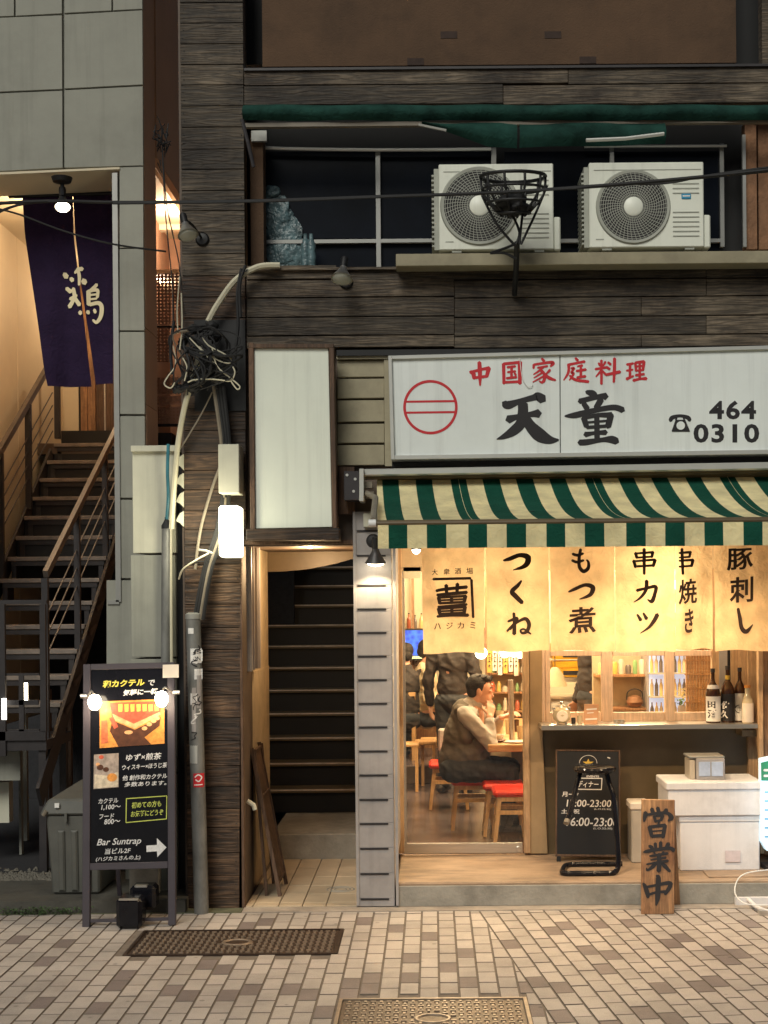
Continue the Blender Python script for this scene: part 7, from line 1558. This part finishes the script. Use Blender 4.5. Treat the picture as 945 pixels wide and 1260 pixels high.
letter_mesh('lettering', [('s', fat(ei, 1.3)), ('s', fat(gyo, 1.3)), ('s', fat(chu, 1.12))], lambda a, b, l: wsq(780 + a / 7.41, 970 + b / 7.41, .003 + l), M_['ink'], fb)
# foam boxes, tray stack
def bx_(name, lab, q, D, dep, mat='foam', lidpx=8, grp=None, z0f=None):
    x0, x1, z0, z1 = rect(*q, D)
    if z0f is not None: z0 = z0f
    t = thing(name, lab, 'box', ((x0 + x1) / 2, D, z0), group=grp); zl = z1 - lidpx * D / F
    mb = MB(); mb.box(x0 + .006, x1 - .006, D + .006, D + dep - .006, z0, zl - .001); mb.build('body', M_[mat], t, bevel=.006)
    mb = MB(); mb.box(x0, x1, D, D + dep, zl, z1); mb.build('lid', M_[mat], t, bevel=.006); return x0, x1, z1
_, _, zlo = bx_('foam_box', 'lower white foam box with scuffs, standing on the step', (837, 1003, 937, 1065), 9.36, .40, grp='white foam boxes stacked on the step', z0f=ST)
x0, x1, z0, z1 = rect(821, 962, 941, 1002, 9.33); t = thing('foam_box', 'upper white foam box with a wide lid, on top of the lower one', 'box', ((x0 + x1) / 2, 9.33, zlo), group='white foam boxes stacked on the step')
mb = MB(); mb.box(x0 + .012, x1 - .012, 9.342, 9.76, zlo + .001, z1 - .05); mb.build('body', M_['foam'], t, bevel=.006); mb = MB(); mb.box(x0, x1, 9.33, 9.77, z1 - .05, z1); mb.build('lid', M_['foam'], t, bevel=.006); ztop = z1
mb = MB(); mb.box(X(893, 1050, 9.36), X(912, 1050, 9.36), 9.357, 9.36, Z(900, 1060, 9.36), Z(900, 1046, 9.36)); o = mb.build('faded_sticker', surf('pale_pink_patch', (.60, .52, .53), .6), bpy.data.objects['foam_box'])
ty = thing('plastic_case', 'small clear plastic drawer case on top of the foam boxes', 'case', (X(873, 955, 9.45), 9.45, ztop))
D = 9.45; x0, x1, z0, z1 = rect(858, 933, 893, 956, D); z0 = ztop
mb = MB(); mb.box(x0, x1, D, D + .22, z0, z1); mb.build('body', M_['siding'], ty, bevel=.004); xm = (x0 + x1) / 2
for a, b in ((x0 + .014, xm - .004), (xm + .004, x1 - .014)):
    mb = MB(); mb.box(a, b, D - .006, D, z0 + .025, z1 - .02); mb.build('drawer_front', surf('pale_blue_plastic_%d' % int(a * 1000), (.42, .50, .66), .25), ty, bevel=.002)
mb = MB(); mb.box(x0 - .045, x1 + .003, D + .02, D + .24, z1 + .0, z1 + .014); mb.build('top_tray', M_['alu'], ty, bevel=.003)
mb = MB(); mb.box(x0 - .04, x0 - .004, D + .03, D + .22, z0, z1 - .01); mb.build('side_tray', M_['trans'], ty, bevel=.003)
tc = thing('storage_tub', 'cloudy plastic tub with a lid between the stool and the wooden sign', 'tub', (X(785, 1055, 9.7), 9.7, ST))
D = 9.65; x0, x1, z0, z1 = rect(778, 996, 800, 1057, D); mb = MB(); mb.box(x0, x1, D, D + .2, ST, z1); mb.build('body', M_['trans'], tc, bevel=.008)
mb = MB(); mb.box(x0 - .008, x1 + .008, D - .008, D + .21, z1, z1 + .05); mb.build('lid', M_['paper'], tc, bevel=.008)
mb = MB(); mb.box(X(870, 1070, 9.2), X(960, 1070, 9.2), 9.13, 9.34, ST + .001, ST + .008); tag(mb.build('access_hatch', M_['concrete_top'], bevel=.002), 'flat metal hatch set into the step in front of the foam boxes', 'hatch')
# lit menu sign at the right edge
mg = thing('lit_menu_sign', 'glowing menu sign with a green heading cut by the right edge', 'sign', W(960, 1060, 9.3))
D = 9.3; mb = MB(); mb.pquad([(937.5, 934), (1010, 918), (1012, 1062), (944, 1046), (938.5, 1036)], D, .08); mb.build('face', emit('menu_face_light', (.62, .85, 1.0), .5), mg)
mb = MB(); mb.pquad([(937.3, 938), (1010, 921), (1010, 962), (937.8, 960)], D - .004, .003); mb.build('green_heading', surf('heading_green', (.02, .25, .12), .5), mg)
letter_mesh('lettering', [('s', [[(942 + c_, y, 1.6), (946 + c_, y, 1.6)] for y in (974, 985, 996, 1007, 1018, 1029) for c_ in (0, 6)])], pxmap(D, off=.002), M_['blue'], mg)
letter_mesh('lettering', [('t', '田中', (940, 944, 956, 957), dict(bold=.03))][:0] + [('s', [[(941, 947, 3), (948, 947, 3)], [(941, 954, 3), (948, 954, 3)]])], pxmap(D, off=.006), M_['white'], mg)
mb = MB(); mb.tube([(X(1000, 1050, D), D + .04, ST), (X(1000, 1050, D), D + .04, Z(950, 1050, D))], .02, 8); mb.box(X(945, 1050, D), X(1030, 1050, D), D, D + .2, ST, ST + .03); mb.build('stand', M_['steel'], mg)
light('menu_glow', 'POINT', (X(985, 980, 9.1), 9.05, Z(980, 980, 9)), 3.0, (.75, .9, 1.0), mg, .12)
# white conduit pieces and flex on the paving
cb = thing('loose_conduit', 'short white plastic conduit lengths lying at the foot of the step', 'conduit', W(925, 1108, 8.9))
mb = MB(); mb.box(X(905, 1102, 9.03), X(990, 1102, 9.03), 9.01, 9.045, .004, .05); mb.build('flat_conduit', M_['foam'], cb)
mb = MB(); mb.tube([gq(921, 9.0, .04), gq(932, 8.85, .022), gq(950, 8.7, .02)], .014, 8, smooth_path=4); mb.build('round_conduit', M_['foam'], cb, smooth=True)
mb = MB(); mb.box(X(934, 1120, 8.75), X(990, 1120, 8.75), 8.72, 8.77, 0, .03); mb.build('cover_strip', M_['chrome'], cb)
cable('white_flex', 'thin white flex looping off the step at the right edge', [(990, 1068, 9.1), (935, 1071, 9.05), (912, 1078, 9.02), (905, 1095, 8.98), (912, 1108, 8.85), (930, 1113, 8.8), (990, 1112, 8.8)], .004, 'white')

from mathutils import noise as mnoise
# ================================================================ PEOPLE
def caps(mb, p0, p1, r0, r1, seg=14):
    p0, p1 = Vector(p0), Vector(p1); d = (p1 - p0).normalized(); n = 4
    P_, R_ = [], []
    for k in range(n): a = pi / 2 * (1 - k / n); P_.append(p0 - d * r0 * sin(a)); R_.append(max(r0 * cos(a), .0008))
    P_.append(p0); R_.append(r0); P_.append(p1); R_.append(r1)
    for k in range(1, n + 1): a = pi / 2 * k / n; P_.append(p1 + d * r1 * sin(a)); R_.append(max(r1 * cos(a), .0008))
    mb.tube(P_, R_, seg)
def ell(mb, c, r, M=None, n=10):
    o = len(mb.v); c = Vector(c)
    for i in range(n + 1):
        th = pi * i / n
        for k in range(2 * n):
            f = pi * k / n; q = Vector((r[0] * max(sin(th), .01) * cos(f), r[1] * max(sin(th), .01) * sin(f), r[2] * cos(th))); q = M @ q if M else q; mb.v.append(tuple(c + q))
    for i in range(n):
        for k in range(2 * n): k2 = (k + 1) % (2 * n); mb.f.append((o + i * 2 * n + k, o + (i + 1) * 2 * n + k, o + (i + 1) * 2 * n + k2, o + i * 2 * n + k2)); mb.mi.append(0)
def fuse(mb, name, mat, parent, voxel=.008, sm=3):
    folds = {'vest': .007, 'shirt': .008, 'trousers': .007, 'jacket': .010}.get(name, .003 if name == 'hair' else 0)
    me = bpy.data.meshes.new('tmp'); me.from_pydata(mb.v, [], mb.f); bm = bmesh.new(); bm.from_mesh(me); bmesh.ops.recalc_face_normals(bm, faces=bm.faces); bm.to_mesh(me); bm.free()
    o = bpy.data.objects.new('tmp', me); COL.objects.link(o)
    m = o.modifiers.new('r', 'REMESH'); m.mode = 'VOXEL'; m.voxel_size = voxel; s = o.modifiers.new('s', 'SMOOTH'); s.factor = .5; s.iterations = sm
    dg = bpy.context.evaluated_depsgraph_get(); me2 = bpy.data.meshes.new_from_object(o.evaluated_get(dg)); bpy.data.objects.remove(o)
    if folds:
        me2.update(); nn = [v.normal.copy() for v in me2.vertices]
        for v, nv in zip(me2.vertices, nn):
            p = v.co; w1 = mnoise.noise(Vector((p.x * 9, p.y * 5, p.z * 13 + p.x * 7))); w2 = mnoise.noise(Vector((p.x * 24 + 3, p.y * 14, p.z * 30)))
            v.co = p + nv * folds * ((.5 - abs(w1) * 2.2) + .45 * w2)
    me2.name = name; me2.materials.clear(); me2.materials.append(mat); me2.polygons.foreach_set('use_smooth', [True] * len(me2.polygons)); me2.polygons.foreach_set('material_index', [0] * len(me2.polygons))
    ob = bpy.data.objects.new(name, me2); COL.objects.link(ob); attach(ob, parent); return ob
# --- seated man in profile, facing right
DM = 11.15
def m_(px, py, dy=0): return W(px, py, DM) + Vector((0, dy, 0))
man = thing('person', 'seated man in a brown vest and grey shirt lifting a hand to his mouth', 'person', m_(580, 965))
def head(mb, c, face_dir, s=1.0):
    """skull, jaw, nose, ears, eyes pointing along FACE_DIR (unit, horizontal)"""
    f = Vector(face_dir).normalized(); up = Vector((0, 0, 1)); sd_ = f.cross(up); R = Matrix((f, -sd_, up)).transposed()
    ell(mb, c + up * .025 * s, (.094 * s, .076 * s, .092 * s), R, 12); ell(mb, c + f * .030 * s - up * .045 * s, (.062 * s, .058 * s, .072 * s), R, 12); ell(mb, c + f * .060 * s - up * .098 * s, (.026 * s, .030 * s, .020 * s), R, 8)
    caps(mb, c + f * .088 * s - up * .0 * s, c + f * .103 * s - up * .030 * s, .008 * s, .012 * s, 8); ell(mb, c + f * .090 * s - up * .070 * s, (.014 * s, .026 * s, .011 * s), R, 8); ell(mb, c + f * .085 * s + up * .012 * s, (.014 * s, .05 * s, .012 * s), R, 8)
    for q in (-1, 1): ell(mb, c + sd_ * q * .078 * s - f * .004 * s - up * .012 * s, (.020 * s, .011 * s, .033 * s), R, 8)
def hand(mb, wrist, palm_dir, normal, s=1.0, curl=.6):
    """palm and five bent fingers; palm_dir along the fingers, normal out of the back of the hand"""
    d = Vector(palm_dir).normalized(); n = Vector(normal); n = (n - d * n.dot(d)).normalized(); sd_ = d.cross(n)
    w0 = Vector(wrist); 
    for k in range(4): caps(mb, w0 + sd_ * (k - 1.5) * .012 * s, w0 + d * .085 * s + sd_ * (k - 1.5) * .020 * s, .014 * s, .0115 * s, 8)
    for k, ln_ in enumerate((.070, .080, .074, .056)):
        b0 = w0 + d * .088 * s + sd_ * (k - 1.5) * .0205 * s; d1 = (d * cos(curl * .5) - n * sin(curl * .5)).normalized(); d2 = (d * cos(curl * 1.3) - n * sin(curl * 1.3)).normalized()
        b1 = b0 + d1 * ln_ * .5 * s; b2 = b1 + d2 * ln_ * .5 * s; caps(mb, b0, b1, .0095 * s, .0085 * s, 8); caps(mb, b1, b2, .0085 * s, .007 * s, 8)
    t0 = w0 + d * .025 * s - sd_ * .03 * s; t1 = t0 + (d * .6 - sd_ * .7 - n * .2).normalized() * .038 * s; t2 = t1 + (d * .9 - sd_ * .25 - n * .35).normalized() * .032 * s; caps(mb, t0, t1, .0125 * s, .010 * s, 8); caps(mb, t1, t2, .010 * s, .008 * s, 8)
hc = m_(591.5, 849); fdir = (.97, -.05, -.18)
sh_n, sh_f = m_(572, 876, -.17), m_(583, 874, .17)          # near and far shoulders
el_n, el_f = m_(604, 913, -.20), m_(612, 898, .24)
wr_n, wr_f = m_(602.5, 880, -.13), m_(619, 884, .12)
hip_n, hip_f = m_(563, 945, -.09), m_(563, 945, .09); kn_n, kn_f = m_(628, 947, -.12), m_(630, 945, .12); an_n, an_f = m_(624, 1008, -.12), m_(632, 1006, .14)
bd = MB(); head(bd, hc, fdir); caps(bd, m_(580, 868), hc + Vector((-.02, 0, -.05)), .062, .055)
caps(bd, m_(577, 882), m_(566, 930), .13, .14); caps(bd, sh_n, el_n, .045, .036); caps(bd, el_n, wr_n, .036, .026); caps(bd, sh_f, el_f, .045, .036); caps(bd, el_f, wr_f, .036, .026)
caps(bd, hip_n, kn_n, .075, .055); caps(bd, hip_f, kn_f, .075, .055); caps(bd, kn_n, an_n, .048, .034); caps(bd, kn_f, an_f, .048, .034)
hand(bd, wr_n, (hc + Vector((.10, -.03, -.045))) - wr_n + Vector((0, 0, .02)), (.4, -1, 0), 1.0, .75); hand(bd, wr_f, (.8, -.3, .35), (0, -.3, 1), 1.0, .8)
fuse(bd, 'body', M_['skin'], man, .0065, 2)
hr = MB(); Rm = Matrix.Rotation(0, 3, 'Y'); ell(hr, hc + Vector((-.022, 0, .042)), (.092, .083, .088), None, 12); ell(hr, hc + Vector((-.055, 0, .0)), (.052, .074, .07), None, 10); ell(hr, hc + Vector((.045, 0, .088)), (.055, .06, .030), None, 10)
ell(hr, hc + Vector((-.0, -.072, .01)), (.018, .010, .035), None, 8)
for k in range(22): 
    a, b2_ = R2.uniform(-.09, .08), R2.uniform(-.06, .06); p = hc + Vector((a, b2_, .10 + .02 * R2.random() - abs(a) * .2)); caps(hr, p, p + Vector((.03, R2.gauss(0, .01), .012)), .010, .004, 6)
fuse(hr, 'hair', M_['hair'], man, .0065, 1)
sh = MB(); caps(sh, sh_n, m_(592, 897, -.20), .066, .062); caps(sh, m_(592, 897, -.20), el_n, .062, .056); caps(sh, el_n, wr_n + (el_n - wr_n) * .12, .052, .036); caps(sh, sh_f, el_f, .064, .055); caps(sh, el_f, wr_f + (el_f - wr_f) * .12, .050, .036)
caps(sh, m_(578, 866, -.02), m_(587, 869, .0), .066, .062); ell(sh, m_(577, 876), (.10, .19, .07), None, 10); fuse(sh, 'shirt', M_['shirt'], man, .008, 5)
vt = MB(); ell(vt, m_(573, 880), (.115, .165, .10), None, 12); ell(vt, m_(567, 905), (.135, .16, .16), None, 12); ell(vt, m_(566, 930), (.155, .165, .12), None, 12); ell(vt, m_(574, 922, -.02), (.15, .155, .12), None, 12); ell(vt, m_(556, 940), (.075, .15, .06), None, 10); ell(vt, m_(585, 930), (.12, .15, .09), None, 10)
caps(vt, m_(567, 873, -.12), m_(574, 905, -.15), .055, .05); caps(vt, m_(583, 876, -.10), m_(592, 915, -.12), .03, .05); caps(vt, m_(574, 876), m_(562, 935), .115, .145); fuse(vt, 'vest', M_['vest'], man, .008, 14)
trz = MB(); caps(trz, hip_n + Vector((-.03, 0, 0)), kn_n, .105, .078); caps(trz, hip_f + Vector((-.03, 0, 0)), kn_f, .105, .078); caps(trz, kn_n, an_n, .070, .052); caps(trz, kn_f, an_f, .070, .052); ell(trz, m_(566, 947), (.16, .19, .09), None, 12); fuse(trz, 'trousers', M_['trousers'], man, .008, 3)
se = MB(); 
for a in (an_n, an_f): caps(se, a + Vector((-.03, 0, -.05)), a + Vector((.13, 0, -.06)), .038, .032)
fuse(se, 'shoes', M_['ink'], man, .008, 1)
mb = MB(); p = hc + Vector((.094, -.030, .004)); 
for q in (-1, 1): mb.lathe([(0, 0), (.007, 0), (.006, .004), (0, .005)], hc + Vector((.083, q * .030, .002)), 10, 'x')
mb.build('eyes', M_['ink'], man, smooth=True)
mb = MB(); mb.tube([hc + Vector((.080, -.045, .022)), hc + Vector((.094, -.030, .026)), hc + Vector((.097, -.015, .022))], .0035, 6); mb.tube([hc + Vector((.080, .045, .022)), hc + Vector((.094, .030, .026)), hc + Vector((.097, .015, .022))], .0035, 6); mb.build('eyebrows', M_['hair'], man)
# --- standing people
def stander(lab, px, D, face, cloth_, pants, height=1.70, floor_=ST, lean=0.0, arm='down', hairm='hair', sit=False):
    x = X(px, 900, D); o = Vector((x, D, floor_)); s = height / 1.72; f = Vector(face).normalized(); sd_ = f.cross(Vector((0, 0, 1)))
    t = thing('person', lab, 'person', o); low = .45 if sit else 0
    Q = lambda a, b, c_: o + sd_ * a * s + f * (b * s) + Vector((0, 0, c_ * s)); V = lambda a, b, c_: Q(a, b + lean * (c_ - .9), c_ - low)
    KN = (lambda q: Q(q * .13, .44, .50)) if sit else (lambda q: Q(q * .10, .02, .50)); AN = (lambda q: Q(q * .13, .42, .09)) if sit else (lambda q: Q(q * .10, -.01, .09)); FT = .42 if sit else 0
    bd = MB(); hcc = V(0, .03, 1.58); head(bd, hcc, f, s); caps(bd, V(0, -.01, 1.40), hcc - Vector((0, 0, .05)), .055 * s, .052 * s); caps(bd, V(0, 0, 1.27), V(0, 0, .95), .095 * s, .095 * s)
    hd = []
    for q in (-1, 1):
        S_, E_ = V(q * .18, -.01, 1.36), V(q * .25, -.02, 1.08); Wr = V(q * .26, .06, .84) if arm == 'down' else V(q * .16, .28, 1.10); caps(bd, S_, E_, .048 * s, .038 * s); caps(bd, E_, Wr, .036 * s, .026 * s); hand(bd, Wr, (Wr - E_), sd_ * q, s, .5); hd.append((S_, E_, Wr))
        caps(bd, V(q * .09, 0, .92), KN(q), .08 * s, .055 * s); caps(bd, KN(q), AN(q), .052 * s, .036 * s); caps(bd, Q(q * .12, FT - .03, .04), Q(q * .12, FT + .14, .03), .038 * s, .03 * s)
    fuse(bd, 'body', M_['skin'], t, .010, 2)
    hr = MB(); ell(hr, hcc - f * .02 * s + Vector((0, 0, .05 * s)), (.092 * s, .092 * s, .085 * s), None, 10); ell(hr, hcc - f * .05 * s + Vector((0, 0, .0)), (.07 * s, .07 * s, .07 * s), None, 10); fuse(hr, 'hair', M_[hairm], t, .010, 1)
    jk = MB(); ell(jk, V(0, 0, 1.27), (.175 * s, .125 * s, .17 * s), Matrix((sd_, f, Vector((0, 0, 1)))).transposed(), 12); ell(jk, V(0, 0, 1.05), (.165 * s, .125 * s, .22 * s), Matrix((sd_, f, Vector((0, 0, 1)))).transposed(), 12); ell(jk, V(0, 0, .88), (.165 * s, .13 * s, .12 * s), Matrix((sd_, f, Vector((0, 0, 1)))).transposed(), 12)
    for S_, E_, Wr in hd: caps(jk, S_, E_, .072 * s, .060 * s); caps(jk, E_, E_.lerp(Wr, .88), .058 * s, .045 * s)
    caps(jk, V(0, -.02, 1.36), V(0, -.01, 1.42), .085 * s, .072 * s); fuse(jk, 'jacket', M_[cloth_], t, .010, 3)
    tz = MB()
    for q in (-1, 1): caps(tz, V(q * .09, 0, .88), KN(q), .10 * s, .075 * s); caps(tz, KN(q), AN(q), .072 * s, .058 * s)
    ell(tz, V(0, 0, .90), (.17 * s, .14 * s, .10 * s), Matrix((sd_, f, Vector((0, 0, 1)))).transposed(), 10); fuse(tz, 'trousers', M_[pants], t, .010, 2)
    sh = MB()
    for q in (-1, 1): caps(sh, Q(q * .12, FT - .04, .045), Q(q * .12, FT + .16, .035), .046 * s, .036 * s)
    fuse(sh, 'shoes', M_['ink'], t, .010, 1)
    return t
sm_ = stander('standing man in a dark jacket with his back to the door, behind the seated man', 559, 13.2, (.35, .95, 0), 'jacket', 'trousers', 1.66)
mb = MB(); p = W(547, 893, 12.5); mb.box(p.x - .05, p.x + .05, p.y - .05, p.y + .04, p.z - .22, p.z - .02); bgm = mb.build('shoulder_bag', M_['shirt'], bevel=.015); tag(bgm, 'small pale patterned bag hanging at the standing man', 'bag')
stander('cook in a black jacket seen through the left pane of the shop window', 729, 13.1, (-1, -.25, 0), 'jacket', 'trousers', 1.70)
stander('seated figure in a cream jacket partly hidden behind the standing man', 525, 14.5, (1, .2, 0), 'creamcloth', 'trousers', 1.66, .33, sit=True, arm='fwd')
stander('seated figure in dark clothes cut off by the left door post', 501, 14.4, (-.3, .9, 0), 'jacket', 'trousers', 1.62, .33, sit=True, arm='fwd')
